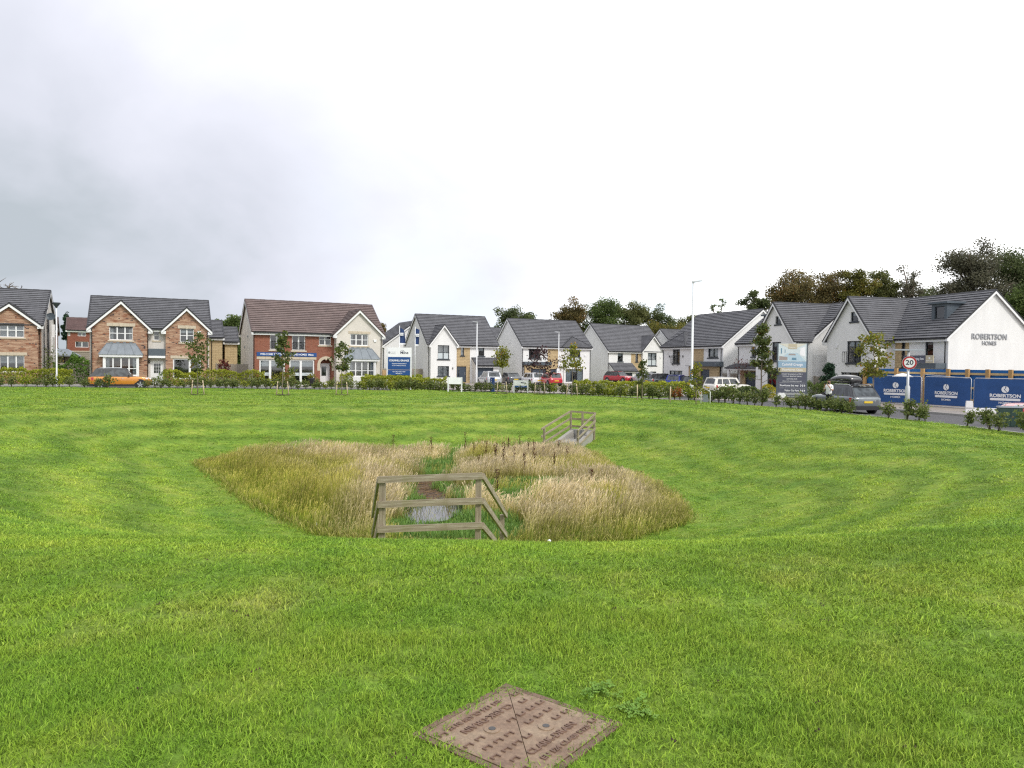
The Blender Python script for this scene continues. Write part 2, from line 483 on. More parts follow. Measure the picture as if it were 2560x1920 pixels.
def wood_mat():
    m, t, b, out = base_mat('wood_weathered')
    L = t.links.new
    tc = nd(t, 'ShaderNodeTexCoord')
    mp = nd(t, 'ShaderNodeMapping'); mp.inputs['Scale'].default_value = (2.0, 30, 30); L(tc.outputs['Object'], mp.inputs['Vector'])
    n = nd(t, 'ShaderNodeTexNoise', inp={'Scale': 1.0, 'Detail': 8.0, 'Roughness': 0.65, 'Distortion': 0.6}); L(mp.outputs[0], n.inputs['Vector'])
    r1 = ramp(t, [(0.25, (0.13, 0.10, 0.065)), (0.5, (0.30, 0.25, 0.175)), (0.75, (0.46, 0.42, 0.33))]); L(n.outputs['Fac'], r1.inputs[0])
    n2 = nd(t, 'ShaderNodeTexNoise', inp={'Scale': 3.5, 'Detail': 5.0}); L(tc.outputs['Object'], n2.inputs['Vector'])
    r2 = ramp(t, [(0.52, 0.0), (0.70, 0.55)]); L(n2.outputs['Fac'], r2.inputs[0])
    mx = nd(t, 'ShaderNodeMixRGB'); L(r2.outputs[0], mx.inputs[0]); L(r1.outputs[0], mx.inputs[1]); mx.inputs[2].default_value = (0.22, 0.205, 0.09, 1)
    L(mx.outputs[0], b.inputs['Base Color']); b.inputs['Roughness'].default_value = 0.9
    bp = nd(t, 'ShaderNodeBump', inp={'Strength': 0.5, 'Distance': 0.01}); L(n.outputs['Fac'], bp.inputs['Height']); L(bp.outputs[0], b.inputs['Normal'])
    M['wood_weathered'] = m


wood_mat()
plain('wood_grey', (0.27, 0.24, 0.20), 0.95, 0.28, 2.5, 0.4, 30, stretch=(6, 6, 0.6))
plain('wood_fence_new', (0.47, 0.31, 0.16), 0.9, 0.2, 2.5, 0.4, 30, stretch=(6, 6, 0.6))


def leaf_mat(name, dark, light, transl=0.35, warm=None):
    """foliage: leaf colour from the per-leaf 'tint' attribute"""
    m, t, b, out = base_mat(name)
    L = t.links.new
    at = nd(t, 'ShaderNodeAttribute', attribute_name='tint')
    pts = [(0.0, dark), (0.75, light)]
    if warm: pts += [(0.93, light), (1.0, warm)]
    rp = ramp(t, pts); L(at.outputs['Fac'], rp.inputs[0])
    L(rp.outputs[0], b.inputs['Base Color']); b.inputs['Roughness'].default_value = 0.55; b.inputs['Specular IOR Level'].default_value = 0.3
    tl = nd(t, 'ShaderNodeBsdfTranslucent'); L(rp.outputs[0], tl.inputs[0])
    mx = nd(t, 'ShaderNodeMixShader'); mx.inputs[0].default_value = transl
    L(b.outputs[0], mx.inputs[1]); L(tl.outputs[0], mx.inputs[2]); L(mx.outputs[0], out.inputs[0])
    M[name] = m


leaf_mat('leaf_green', (0.055, 0.096, 0.026), (0.155, 0.210, 0.060), .45)
leaf_mat('leaf_young', (0.040, 0.072, 0.018), (0.150, 0.175, 0.045), warm=(0.26, 0.15, 0.03))
leaf_mat('leaf_yellow', (0.085, 0.11, 0.016), (0.27, 0.27, 0.035), warm=(0.40, 0.20, 0.03))
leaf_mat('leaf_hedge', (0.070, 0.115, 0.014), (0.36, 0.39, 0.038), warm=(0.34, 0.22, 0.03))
leaf_mat('leaf_shrub', (0.050, 0.082, 0.022), (0.21, 0.245, 0.066), warm=(0.22, 0.13, 0.05))
leaf_mat('leaf_rust', (0.16, 0.045, 0.010), (0.42, 0.14, 0.03))
leaf_mat('leaf_purple', (0.030, 0.014, 0.018), (0.085, 0.040, 0.048))
leaf_mat('leaf_red', (0.07, 0.018, 0.014), (0.19, 0.05, 0.04))
leaf_mat('leaf_dark', (0.055, 0.084, 0.030), (0.150, 0.182, 0.070), .45)
leaf_mat('leaf_olive', (0.070, 0.090, 0.028), (0.195, 0.205, 0.070), .45)
leaf_mat('leaf_brown', (0.085, 0.078, 0.028), (0.225, 0.180, 0.068), .45, warm=(0.30, 0.150, 0.042))
leaf_mat('leaf_autumn', (0.070, 0.084, 0.018), (0.24, 0.225, 0.050), .45, warm=(0.30, 0.17, 0.03))
leaf_mat('leaf_plum', (0.064, 0.066, 0.042), (0.170, 0.165, 0.108), .45)
leaf_mat('leaf_conifer', (0.014, 0.040, 0.024), (0.050, 0.10, 0.055))
leaf_mat('leaf_fresh', (0.035, 0.085, 0.012), (0.12, 0.22, 0.03))
leaf_mat('leaf_gold', (0.20, 0.20, 0.015), (0.50, 0.44, 0.03))
leaf_mat('dock', (0.05, 0.018, 0.014), (0.13, 0.05, 0.035))
# ------------------------------------------------------------------ terrain
FLOOR = np.array([(-12.7, 30.4), (-10.2, 26.2), (-7.6, 21.9), (-4.7, 18.2), (-3.0, 17.1), (0.2, 17.0), (2.8, 18.0), (4.45, 19.8), (4.9, 21.4), (5.0, 23.3),
                  (4.8, 26.0), (4.1, 29.5), (3.7, 34.5), (3.3, 37.0), (1.4, 37.2), (-1.5, 35.4), (-5.0, 33.8), (-8.5, 33.0), (-12.0, 32.3)])
EDGE_RAW = [(-130, 12.5), (-90, 30.5), (-60, 43.2), (-36.4, 53.4), (-29.3, 56.2), (-21.6, 59.8), (-12.6, 63.2), (-6.5, 64.3), (-0.7, 62.8), (5.1, 59.2), (9.4, 55.2),
            (12.7, 50.9), (16.4, 43.6), (18.5, 35.5), (19.4, 28.6), (20.0, 15), (20.4, 0), (20.5, -30)]
FLOOR_Z = -1.8


def catmull(P, k=10):
    P = [np.array(p, float) for p in P]
    out = []
    for i in range(len(P) - 1):
        p0, p1, p2, p3 = P[max(i - 1, 0)], P[i], P[i + 1], P[min(i + 2, len(P) - 1)]
        for j in range(k):
            t = j / k
            out.append(0.5 * ((2 * p1) + (-p0 + p2) * t + (2 * p0 - 5 * p1 + 4 * p2 - p3) * t * t + (-p0 + 3 * p1 - 3 * p2 + p3) * t ** 3))
    out.append(P[-1])
    return np.array(out)


EDGE = catmull(EDGE_RAW, 8)


def ss(a, b, x):
    t = np.clip((x - a) / (b - a), 0, 1)
    return t * t * (3 - 2 * t)


def poly_sd(P, x, y):
    """signed distance to a closed polygon, positive outside"""
    x = np.asarray(x, float); y = np.asarray(y, float)
    d = np.full(x.shape, 1e9); ins = np.zeros(x.shape, bool)
    n = len(P)
    for i in range(n):
        ax, ay = P[i]; bx, by = P[(i + 1) % n]
        ex, ey = bx - ax, by - ay
        wx, wy = x - ax, y - ay
        t = np.clip((wx * ex + wy * ey) / (ex * ex + ey * ey), 0, 1)
        d = np.minimum(d, np.hypot(wx - ex * t, wy - ey * t))
        c = ((ay > y) != (by > y)) & (x < (bx - ax) * (y - ay) / (by - ay + 1e-12) + ax)
        ins ^= c
    return np.where(ins, -d, d)


_lawn_poly = np.vstack([EDGE, [(-130, -30)]])


def lawn_sd(x, y):
    """negative on the lawn side of the kerb line"""
    return poly_sd(_lawn_poly, x, y)


def site(x):
    return 0.30 * ss(5.0, 40.0, -np.asarray(x, float))


def floor_d(x, y):
    return poly_sd(FLOOR, x, y)


def vnoise(x, y, s, seed):
    """smooth value noise in numpy"""
    x = np.asarray(x, float) / s + seed * 17.3; y = np.asarray(y, float) / s + seed * 7.7
    xi = np.floor(x); yi = np.floor(y); fx = x - xi; fy = y - yi
    fx = fx * fx * (3 - 2 * fx); fy = fy * fy * (3 - 2 * fy)

    def h(a, b):
        q = np.sin(a * 127.1 + b * 311.7 + seed * 3.1) * 43758.5453
        return q - np.floor(q)
    return (h(xi, yi) * (1 - fx) + h(xi + 1, yi) * fx) * (1 - fy) + (h(xi, yi + 1) * (1 - fx) + h(xi + 1, yi + 1) * fx) * fy


def lawn_z(x, y):
    x = np.asarray(x, float); y = np.asarray(y, float)
    near = ss(20.0, 12.0, y)
    base = site(x) + 0.78 * (1 - ss(6, 25, y)) * (1 - ss(7, 22, np.abs(x)))
    w = 10.0 + 1.5 * near
    d = floor_d(x, y)
    S = ss(0, 1, d / w)
    z = FLOOR_Z + (base - FLOOR_Z) * S
    wob = (vnoise(x, y, 3.1, 1) - 0.5) * 0.07 + (vnoise(x, y, 1.1, 2) - 0.5) * 0.025
    return z + wob * ss(5.0, 8.0, np.hypot(x, y))


def ground_z(x, y):
    x = np.asarray(x, float); y = np.asarray(y, float)
    e = lawn_sd(x, y)
    z = lawn_z(x, y)
    far = site(x) - 0.17
    k = ss(-0.05, 0.45, e)
    return z * (1 - k) + far * k


def gz1(x, y):
    return float(ground_z(np.array([x]), np.array([y]))[0])


def lz1(x, y):
    return float(lawn_z(np.array([x]), np.array([y]))[0])


def mow_val(x, y):
    d = floor_d(x, y) + (vnoise(x, y, 6.0, 5) - 0.5) * 2.4 + (vnoise(x, y, 1.6, 7) - 0.5) * 0.5
    s = np.sin(2 * np.pi * d / 1.9) * 0.5 + 0.5
    fade = ss(0.5, 3.0, d) * (0.45 + 0.55 * vnoise(x, y, 9.0, 6)) * ss(4.0, 9.0, np.hypot(x, y))
    return 0.5 + (s - 0.5) * fade


def lawn_colour(t, attr_type):
    L = t.links.new
    g = nd(t, 'ShaderNodeNewGeometry')
    def noise(s, d=4.0, r=0.55, dist=0.0, st=None):
        src = g.outputs['Position']
        if st:
            mp = nd(t, 'ShaderNodeMapping'); mp.inputs['Scale'].default_value = st; mp.inputs['Rotation'].default_value = (0, 0, 0.3)
            L(src, mp.inputs['Vector']); src = mp.outputs[0]
        n = nd(t, 'ShaderNodeTexNoise', inp={'Scale': s, 'Detail': d, 'Roughness': r, 'Distortion': dist}); L(src, n.inputs['Vector'])
        return n.outputs['Fac']
    big = ramp(t, [(0.30, (0.108, 0.195, 0.027)), (0.50, (0.162, 0.246, 0.039)), (0.70, (0.228, 0.284, 0.056))]); L(noise(0.16, 2.0, .45), big.inputs[0])
    mid = ramp(t, [(0.26, (0.068, 0.155, 0.028)), (0.44, (0.136, 0.226, 0.034)), (0.60, (0.202, 0.266, 0.046)), (0.76, (0.310, 0.318, 0.100))]); L(noise(1.5, 6.0, 0.66, 0.3), mid.inputs[0])
    mx = nd(t, 'ShaderNodeMixRGB'); mx.inputs[0].default_value = 0.55; L(big.outputs[0], mx.inputs[1]); L(mid.outputs[0], mx.inputs[2])
    at = nd(t, 'ShaderNodeAttribute', attribute_type=attr_type, attribute_name='mow')
    mr = ramp(t, [(0.0, (0.70, 0.80, 0.66)), (0.5, (1.06, 1.10, .90)), (1.0, (1.42, 1.34, 1.12))]); L(at.outputs['Fac'], mr.inputs[0])
    m2 = nd(t, 'ShaderNodeMixRGB', blend_type='MULTIPLY'); m2.inputs[0].default_value = 1.0; L(mx.outputs[0], m2.inputs[1]); L(mr.outputs[0], m2.inputs[2])
    # drier, yellower patches and scattered bare specks
    dry = ramp(t, [(0.58, 0.0), (0.78, 0.55)]); L(noise(0.55, 5.0, 0.6), dry.inputs[0])
    m3 = nd(t, 'ShaderNodeMixRGB'); L(dry.outputs[0], m3.inputs[0]); L(m2.outputs[0], m3.inputs[1]); m3.inputs[2].default_value = (0.34, 0.325, 0.105, 1)
    return m3.outputs[0], noise


def lawn_mats():
    m, t, b, out = base_mat('lawn')
    L = t.links.new
    c, noise = lawn_colour(t, 'GEOMETRY')
    st = ramp(t, [(0.33, 0.55), (0.5, 1.0), (0.66, 1.32)]); L(noise(1.0, 7.0, 0.72, 0.3, (2.2, 8.5, 4.0)), st.inputs[0])
    fi = ramp(t, [(0.30, 0.62), (0.70, 1.3)]); L(noise(22.0, 5.0, 0.7), fi.inputs[0])
    a = nd(t, 'ShaderNodeMixRGB', blend_type='MULTIPLY'); a.inputs[0].default_value = 0.75; L(c, a.inputs[1]); L(st.outputs[0], a.inputs[2])
    a2 = nd(t, 'ShaderNodeMixRGB', blend_type='MULTIPLY'); a2.inputs[0].default_value = 0.8; L(a.outputs[0], a2.inputs[1]); L(fi.outputs[0], a2.inputs[2])
    ga = nd(t, 'ShaderNodeAttribute', attribute_name='garden')
    gm = nd(t, 'ShaderNodeMixRGB'); L(ga.outputs['Fac'], gm.inputs[0]); L(a2.outputs[0], gm.inputs[1])
    gc = ramp(t, [(0.35, (0.15, 0.125, 0.085)), (0.65, (0.17, 0.17, 0.075))]); L(noise(0.35, 3.0), gc.inputs[0]); L(gc.outputs[0], gm.inputs[2])
    L(gm.outputs[0], b.inputs['Base Color']); b.inputs['Roughness'].default_value = 0.9; b.inputs['Specular IOR Level'].default_value = 0.15
    bp = nd(t, 'ShaderNodeBump', inp={'Strength': 0.9, 'Distance': 0.06}); L(noise(7.0, 7.0, 0.7), bp.inputs['Height']); L(bp.outputs[0], b.inputs['Normal'])
    M['lawn'] = m
    m, t, b, out = base_mat('grass_blade')
    L = t.links.new
    c, noise = lawn_colour(t, 'INSTANCER')
    tt = nd(t, 'ShaderNodeAttribute', attribute_name='tint')
    rp = ramp(t, [(0.0, (0.52, 0.64, 0.28)), (0.45, (1.40, 1.52, 0.86)), (0.85, (2.05, 2.02, 1.35)), (1.0, (2.5, 2.2, 2.4))]); L(tt.outputs['Fac'], rp.inputs[0])
    a = nd(t, 'ShaderNodeMixRGB', blend_type='MULTIPLY'); a.inputs[0].default_value = 1.0; L(c, a.inputs[1]); L(rp.outputs[0], a.inputs[2])
    L(a.outputs[0], b.inputs['Base Color']); b.inputs['Roughness'].default_value = 0.6; b.inputs['Specular IOR Level'].default_value = 0.25
    gn = nd(t, 'ShaderNodeNewGeometry')
    vm = nd(t, 'ShaderNodeVectorMath', operation='SCALE'); vm.inputs['Scale'].default_value = 0.45; L(gn.outputs['Normal'], vm.inputs[0])
    va = nd(t, 'ShaderNodeVectorMath', operation='ADD'); L(vm.outputs[0], va.inputs[0]); va.inputs[1].default_value = (0, 0, 0.8)
    vn = nd(t, 'ShaderNodeVectorMath', operation='NORMALIZE'); L(va.outputs[0], vn.inputs[0]); L(vn.outputs[0], b.inputs['Normal'])
    tl = nd(t, 'ShaderNodeBsdfTranslucent'); L(a.outputs[0], tl.inputs[0])
    mx = nd(t, 'ShaderNodeMixShader'); mx.inputs[0].default_value = 0.25; L(b.outputs[0], mx.inputs[1]); L(tl.outputs[0], mx.inputs[2]); L(mx.outputs[0], out.inputs[0])
    M['grass_blade'] = m


lawn_mats()


def grid_axis(parts):
    out = [parts[0][0]]
    for a, b, s in parts:
        n = max(1, int(round((b - a) / s)))
        out += list(a + (b - a) * (np.arange(1, n + 1) / n))
    return np.array(out)


def make_ground():
    xs = grid_axis([(-1500, -200, 130), (-200, -60, 14), (-60, -22, 1.0), (-22, 24, 0.42), (24, 60, 2.0), (60, 200, 14), (200, 1500, 130)])
    ys = grid_axis([(-60, -4, 6), (-4, 68, 0.42), (68, 130, 4), (130, 400, 30), (400, 2500, 200)])
    X, Y = np.meshgrid(xs, ys)
    Z = ground_z(X, Y)
    V = np.stack([X.ravel(), Y.ravel(), Z.ravel()], 1)
    nx, ny = len(xs), len(ys)
    i = np.arange((nx - 1) * (ny - 1)); r, c = i // (nx - 1), i % (nx - 1)
    a = r * nx + c
    Fq = np.stack([a, a + 1, a + 1 + nx, a + nx], 1)
    me = np_mesh('ground', V, Fq, M['lawn'], {'mow': mow_val(X, Y).ravel(), 'garden': 0.85 * ss(9.0, 11.0, lawn_sd(X, Y)).ravel()}, True)
    return tag(link('ground', me), kind='structure')


make_ground()


def offset_curve(C, d):
    T = np.gradient(C, axis=0); T /= np.linalg.norm(T, axis=1)[:, None]
    N = np.stack([-T[:, 1], T[:, 0]], 1)            # left of travel = away from the lawn
    return C + N * d


def ribbon(name, d0, d1, dz, mat, thick=0.0, rows=4, kind='structure', i0=0, i1=None):
    P = [offset_curve(EDGE, d0 + (d1 - d0) * i / rows)[i0:i1] for i in range(rows + 1)]
    V = []; F = []
    n = len(P[0])
    for k, p in enumerate(P):
        z = site(p[:, 0]) + dz
        V += [(p[i, 0], p[i, 1], z[i]) for i in range(n)]
    for k in range(rows):
        for i in range(n - 1):
            F.append((k * n + i, k * n + i + 1, (k + 1) * n + i + 1, (k + 1) * n + i))
    F = [tuple(reversed(f)) for f in F]
    if thick:
        b0 = len(V)
        for p in (P[0], P[-1]):
            z = site(p[:, 0]) + dz - thick
            V += [(p[i, 0], p[i, 1], z[i]) for i in range(n)]
        for i in range(n - 1):
            F.append((i, i + 1, b0 + i + 1, b0 + i)); j = rows * n
            F.append((j + i + 1, j + i, b0 + n + i, b0 + n + i + 1))
    me = bpy.data.meshes.new(name); me.from_pydata(V, [], F); me.materials.append(mat); me.update()
    o = link(name, me)
    return tag(o, kind=kind)


# road round the green (0.12 m below the lawn) with kerbs; a footpath links its two ends behind the middle hedge
ribbon('kerb', 0.20, 0.34, -0.015, M['kerb_stone'], 0.16, 1)
for i0, i1 in ((0, 52), (79, len(EDGE))):
    ribbon('road', 0.35, 6.3, -0.12, M['asphalt'], i0=i0, i1=i1)
    ribbon('kerb', 6.32, 6.45, -0.01, M['kerb_stone'], 0.16, 1, i0=i0, i1=i1)
    ribbon('footpath', 6.46, 8.4, -0.014, M['pavement'], 0.15, 2, i0=i0, i1=i1)
ribbon('footpath', 0.35, 2.3, -0.075, M['pavement'], 0.0, 2, i0=46, i1=86)


plain('site_earth', (0.26, 0.225, 0.19), 0.95, 0.2, 1.2, 0.5, 30)


def sheet(name, pts, dz, mat):
    V = [(x, y, float(site(x)) + dz) for x, y in pts]
    me = bpy.data.meshes.new(name); me.from_pydata(V, [], [tuple(range(len(V)))]); me.materials.append(mat); me.update()
    return tag(link(name, me), kind='structure')


# shared parking court and drives in front of the white houses, drives beside the brick ones
sheet('driveway', [(-8.5, 72), (4.0, 64.5), (14.5, 61.5), (13.5, 56.0), (19.0, 53.5), (22.5, 62.0), (24, 78), (20, 100), (16, 114), (-3, 98), (-9, 92)], -0.095, M['block_paving'])
sheet('site_ground', [(26.0, 28.0), (27.2, 36.0), (24.6, 46.0), (22.0, 54.0), (26.0, 61.0), (48.0, 66.0), (52.0, 28.0)], -0.03, M['site_earth'])
sheet('driveway', [(-27.0, 66.2), (-23.6, 67.6), (-25.5, 71.5), (-29.0, 70.0)], -0.005, M['block_paving'])
sheet('driveway', [(-18.5, 69.5), (-14.5, 71.2), (-16.0, 74.2), (-20.0, 72.6)], -0.005, M['block_paving'])


# ------------------------------------------------------------------ wet hollow: mud, water
CHANNEL = np.array([(-2.2, 20.6), (-2.3, 22.5), (-2.9, 25.0), (-2.7, 27.5), (-3.4, 30.0), (-2.6, 33.0)])


def chan_d(x, y):
    d = np.full(np.shape(x), 1e9)
    for i in range(len(CHANNEL) - 1):
        ax, ay = CHANNEL[i]; bx, by = CHANNEL[i + 1]
        ex, ey = bx - ax, by - ay
        t = np.clip(((x - ax) * ex + (y - ay) * ey) / (ex * ex + ey * ey), 0, 1)
        d = np.minimum(d, np.hypot(x - ax - ex * t, y - ay - ey * t))
    return d


def mk_water():
    m, t, b, out = base_mat('water')
    L = t.links.new
    b.inputs['Base Color'].default_value = (0.03, 0.028, 0.024, 1); b.inputs['Roughness'].default_value = 0.04; b.inputs['Specular IOR Level'].default_value = 0.9
    tc = nd(t, 'ShaderNodeTexCoord'); n = nd(t, 'ShaderNodeTexNoise', inp={'Scale': 5.0, 'Detail': 3.0}); L(tc.outputs['Object'], n.inputs['Vector'])
    bp = nd(t, 'ShaderNodeBump', inp={'Strength': 0.12, 'Distance': 0.02}); L(n.outputs['Fac'], bp.inputs['Height']); L(bp.outputs[0], b.inputs['Normal'])
    M['water'] = m


mk_water()


def blob_sheet(name, cx, cy, rx, ry, z, mat, seed, n=40, rot=0.0, kind='structure', label=None, cat=None):
    V = [(0, 0, 0)]
    for i in range(n):
        a = 2 * math.pi * i / n
        k = 1 + 0.14 * math.sin(3 * a + seed) + 0.09 * math.sin(7 * a + seed * 2.1)
        x, y = rx * k * math.cos(a), ry * k * math.sin(a)
        V.append((x * math.cos(rot) - y * math.sin(rot), x * math.sin(rot) + y * math.cos(rot), 0))
    F = [(0, 1 + i, 1 + (i + 1) % n) for i in range(n)]
    me = bpy.data.meshes.new(name); me.from_pydata(V, [], F); me.materials.append(mat); me.update()
    return tag(link(name, me, None, (cx, cy, z)), label, cat, None, kind)


WZ = FLOOR_Z + 0.055
blob_sheet('mud', -2.55, 24.2, 0.75, 2.4, FLOOR_Z + 0.040, M['mud'], 2.0, rot=0.12)
blob_sheet('water', -2.15, 20.9, 0.86, 1.55, WZ, M['water'], 1.0)


# ------------------------------------------------------------------ mown grass: tufts instanced on points
def tuft_mesh(name, seed, nbl, rad, h, wid, lean):
    g = np.random.default_rng(seed)
    V = []; F = []; T = []
    for i in range(nbl):
        a = g.uniform(0, 6.283); q = rad * math.sqrt(g.uniform(0, 1))
        x, y = q * math.cos(a), q * math.sin(a)
        hh = h * g.uniform(0.55, 1.15); w = wid * g.uniform(0.7, 1.3)
        la = g.uniform(0, 6.283); le = lean * g.uniform(0.1, 1.2) * hh
        da = g.uniform(0, 6.283); ux, uy = math.cos(da) * w / 2, math.sin(da) * w / 2
        k = len(V)
        mx, my = x + math.cos(la) * le * 0.35, y + math.sin(la) * le * 0.35
        tx, ty = x + math.cos(la) * le, y + math.sin(la) * le
        V += [(x - ux, y - uy, -0.01), (x + ux, y + uy, -0.01), (mx + ux * .8, my + uy * .8, hh * 0.6), (mx - ux * .8, my - uy * .8, hh * 0.6), (tx, ty, hh)]
        F += [(k, k + 1, k + 2), (k, k + 2, k + 3), (k + 3, k + 2, k + 4)]
        T += [float(np.clip(g.normal(0.45, 0.26), 0, 1))] * 5
    return np_mesh(name, np.array(V), np.array(F), M['grass_blade'], {'tint': np.array(T)})


def instancer(name, pts, attrs, src_mesh, kind='stuff', label=None):
    src = bpy.data.objects.new('grass_tuft_shape', src_mesh)
    me = bpy.data.meshes.new(name)
    me.from_pydata([tuple(p) for p in pts], [], [])
    for k, v in attrs.items():
        if v.ndim == 2:
            a = me.attributes.new(k, 'FLOAT_VECTOR', 'POINT'); a.data.foreach_set('vector', v.astype(np.float32).ravel())
        else:
            a = me.attributes.new(k, 'FLOAT', 'POINT'); a.data.foreach_set('value', v.astype(np.float32))
    o = link(name, me)
    ng = bpy.data.node_groups.new(name, 'GeometryNodeTree')
    ng.interface.new_socket('Geometry', in_out='INPUT', socket_type='NodeSocketGeometry')
    ng.interface.new_socket('Geometry', in_out='OUTPUT', socket_type='NodeSocketGeometry')
    gi = ng.nodes.new('NodeGroupInput'); go = ng.nodes.new('NodeGroupOutput')
    oi = ng.nodes.new('GeometryNodeObjectInfo'); oi.inputs['Object'].default_value = src; oi.inputs['As Instance'].default_value = True
    ip = ng.nodes.new('GeometryNodeInstanceOnPoints')
    ar = ng.nodes.new('GeometryNodeInputNamedAttribute'); ar.data_type = 'FLOAT_VECTOR'; ar.inputs['Name'].default_value = 'rot'
    as_ = ng.nodes.new('GeometryNodeInputNamedAttribute'); as_.data_type = 'FLOAT_VECTOR'; as_.inputs['Name'].default_value = 'scl'
    m2p = ng.nodes.new('GeometryNodeMeshToPoints')
    L = ng.links.new
    L(gi.outputs[0], m2p.inputs['Mesh']); L(m2p.outputs[0], ip.inputs['Points'])
    L(oi.outputs['Geometry'], ip.inputs['Instance'])
    L(ar.outputs['Attribute'], ip.inputs['Rotation']); L(as_.outputs['Attribute'], ip.inputs['Scale'])
    L(ip.outputs[0], go.inputs[0])
    md = o.modifiers.new('tufts', 'NODES'); md.node_group = ng
    tag(o, label, None, None, kind)
    return o


MH = (0.05, 3.28, R(52.5))          # manhole cover centre and turn


def manhole_mask(x, y):
    c, s = math.cos(MH[2]), math.sin(MH[2])
    a = (x - MH[0]) * c + (y - MH[1]) * s; b = -(x - MH[0]) * s + (y - MH[1]) * c
    q = (np.abs(a) ** 3.2 + np.abs(b) ** 3.2) ** (1 / 3.2)
    return q < 0.298 + (vnoise(x, y, 0.09, 3) - 0.5) * 0.075


def make_grass():
    bands = [(2.0, 5.0, 430, 0.85, 0.62), (5.0, 10.0, 200, 1.15, 0.58), (10.0, 20.0, 62, 1.9, 0.62), (20.0, 36.0, 19, 3.2, 0.72), (36.0, 66.0, 7.0, 5.0, 0.9)]
    P = []; S = []; H = []
    for r0b, r1b, dens, sc, hs in bands:
        th = R(47)
        n = int(dens * th * (r1b ** 2 - r0b ** 2))
        r = np.sqrt(rng.uniform(r0b ** 2, r1b ** 2, n)); a = rng.uniform(-th, th, n)
        x, y = r * np.sin(a), r * np.cos(a)
        ok = (lawn_sd(x, y) < -0.12) & (floor_d(x, y) > 0.02) & ~manhole_mask(x, y)
        x, y = x[ok], y[ok]
        P.append(np.stack([x, y, lawn_z(x, y)], 1)); S.append(np.full(len(x), sc)); H.append(np.full(len(x), hs))
    P = np.vstack(P); S = np.concatenate(S); H = np.concatenate(H)
    n = len(P)
    hv = 0.62 + 0.75 * vnoise(P[:, 0], P[:, 1], 0.45, 8) * vnoise(P[:, 0], P[:, 1], 1.3, 9) * 1.6
    sv = rng.uniform(0.8, 1.25, n)
    scl = np.stack([S * sv, S * sv, H * hv * rng.uniform(0.85, 1.15, n)], 1)
    rot = np.stack([rng.normal(0, 0.07, n), rng.normal(0, 0.07, n), rng.uniform(0, 6.283, n)], 1)
    mow = mow_val(P[:, 0], P[:, 1])
    pick = rng.integers(0, 3, n)
    spec = [(1, 34, 0.085, 0.044, 0.0050, 1.0), (2, 32, 0.095, 0.038, 0.0056, 1.25), (3, 28, 0.075, 0.050, 0.0044, 0.85)]
    for k in range(3):
        q = pick == k
        instancer('grass', P[q], {'rot': rot[q], 'scl': scl[q], 'mow': mow[q]}, tuft_mesh('grass_tuft', *spec[k]), label='short mown green grass of the lawn around the hollow')


make_grass()


def make_clover():
    def sprig(seed):
        g = np.random.default_rng(seed); V = []; F = []; T = []
        for i in range(9):
            x, y = g.normal(0, .024, 2); h = g.uniform(.014, .028); tn = g.uniform(.2, .8)
            for k in range(3):
                a = 2.094 * k + g.uniform(0, 1); r = g.uniform(.004, .0072); cx, cy = x + math.cos(a) * r, y + math.sin(a) * r
                b0 = len(V)
                for j in range(6): V.append((cx + r * math.cos(j * 1.047), cy + r * math.sin(j * 1.047), h + g.uniform(-.004, .004)))
                F += [(b0, b0 + 1, b0 + 2), (b0, b0 + 2, b0 + 3), (b0, b0 + 3, b0 + 4), (b0, b0 + 4, b0 + 5)]; T += [tn] * 6
        return np_mesh('clover_sprig', np.array(V), np.array(F), M['clover_leaf'], {'tint': np.array(T)})
    P = []
    pats = [(.44, 3.64, .08), (.58, 3.46, .07)]
    for cx, cy, r in pats:
        n = int(150 * r * r * 3.14) + 7
        q = np.stack([rng.normal(cx, r * .55, n), rng.normal(cy, r * .5, n)], 1)
        P.append(q)
    P = np.vstack(P); P = P[~manhole_mask(P[:, 0], P[:, 1])]
    n = len(P)
    s = rng.uniform(.7, 1.3, n)
    instancer('clover', np.stack([P[:, 0], P[:, 1], lawn_z(P[:, 0], P[:, 1])], 1), {'rot': np.stack([rng.normal(0, .1, n), rng.normal(0, .1, n), rng.uniform(0, 6.28, n)], 1), 'scl': np.stack([s, s, s], 1)}, sprig(4), label='small dark clover leaves mixed into the near lawn')
    # scattered worm casts and crumbs of soil on the lawn
    b = MB()
    for i in range(80):
        a = rng.uniform(-.75, .75); d = 2.6 + 13 * rng.uniform(0, 1) ** 1.4
        x, y = d * math.sin(a), d * math.cos(a)
        if manhole_mask(np.array([x]), np.array([y]))[0] or floor_d(np.array([x]), np.array([y]))[0] < .3: continue
        z = lz1(x, y) + .018
        for k in range(4):
            r = rng.uniform(.003, .008); o = Vector((x + rng.normal(0, .014), y + rng.normal(0, .014), z + rng.uniform(0, .012)))
            T_ = [o + Vector((0, 0, r)), o + Vector((r, 0, -r * .5)), o + Vector((-r * .5, r * .87, -r * .5)), o + Vector((-r * .5, -r * .87, -r * .5))]
            for f in ((0, 1, 2), (0, 2, 3), (0, 3, 1)): b.poly([T_[j] for j in f])
    tag(b.build('soil_crumbs', M['mulch'], None), 'tiny dark worm casts scattered over the near lawn', None, None, 'stuff')


leaf_mat('clover_leaf', (0.13, 0.27, 0.034), (0.24, 0.40, 0.066), .3)
make_clover()


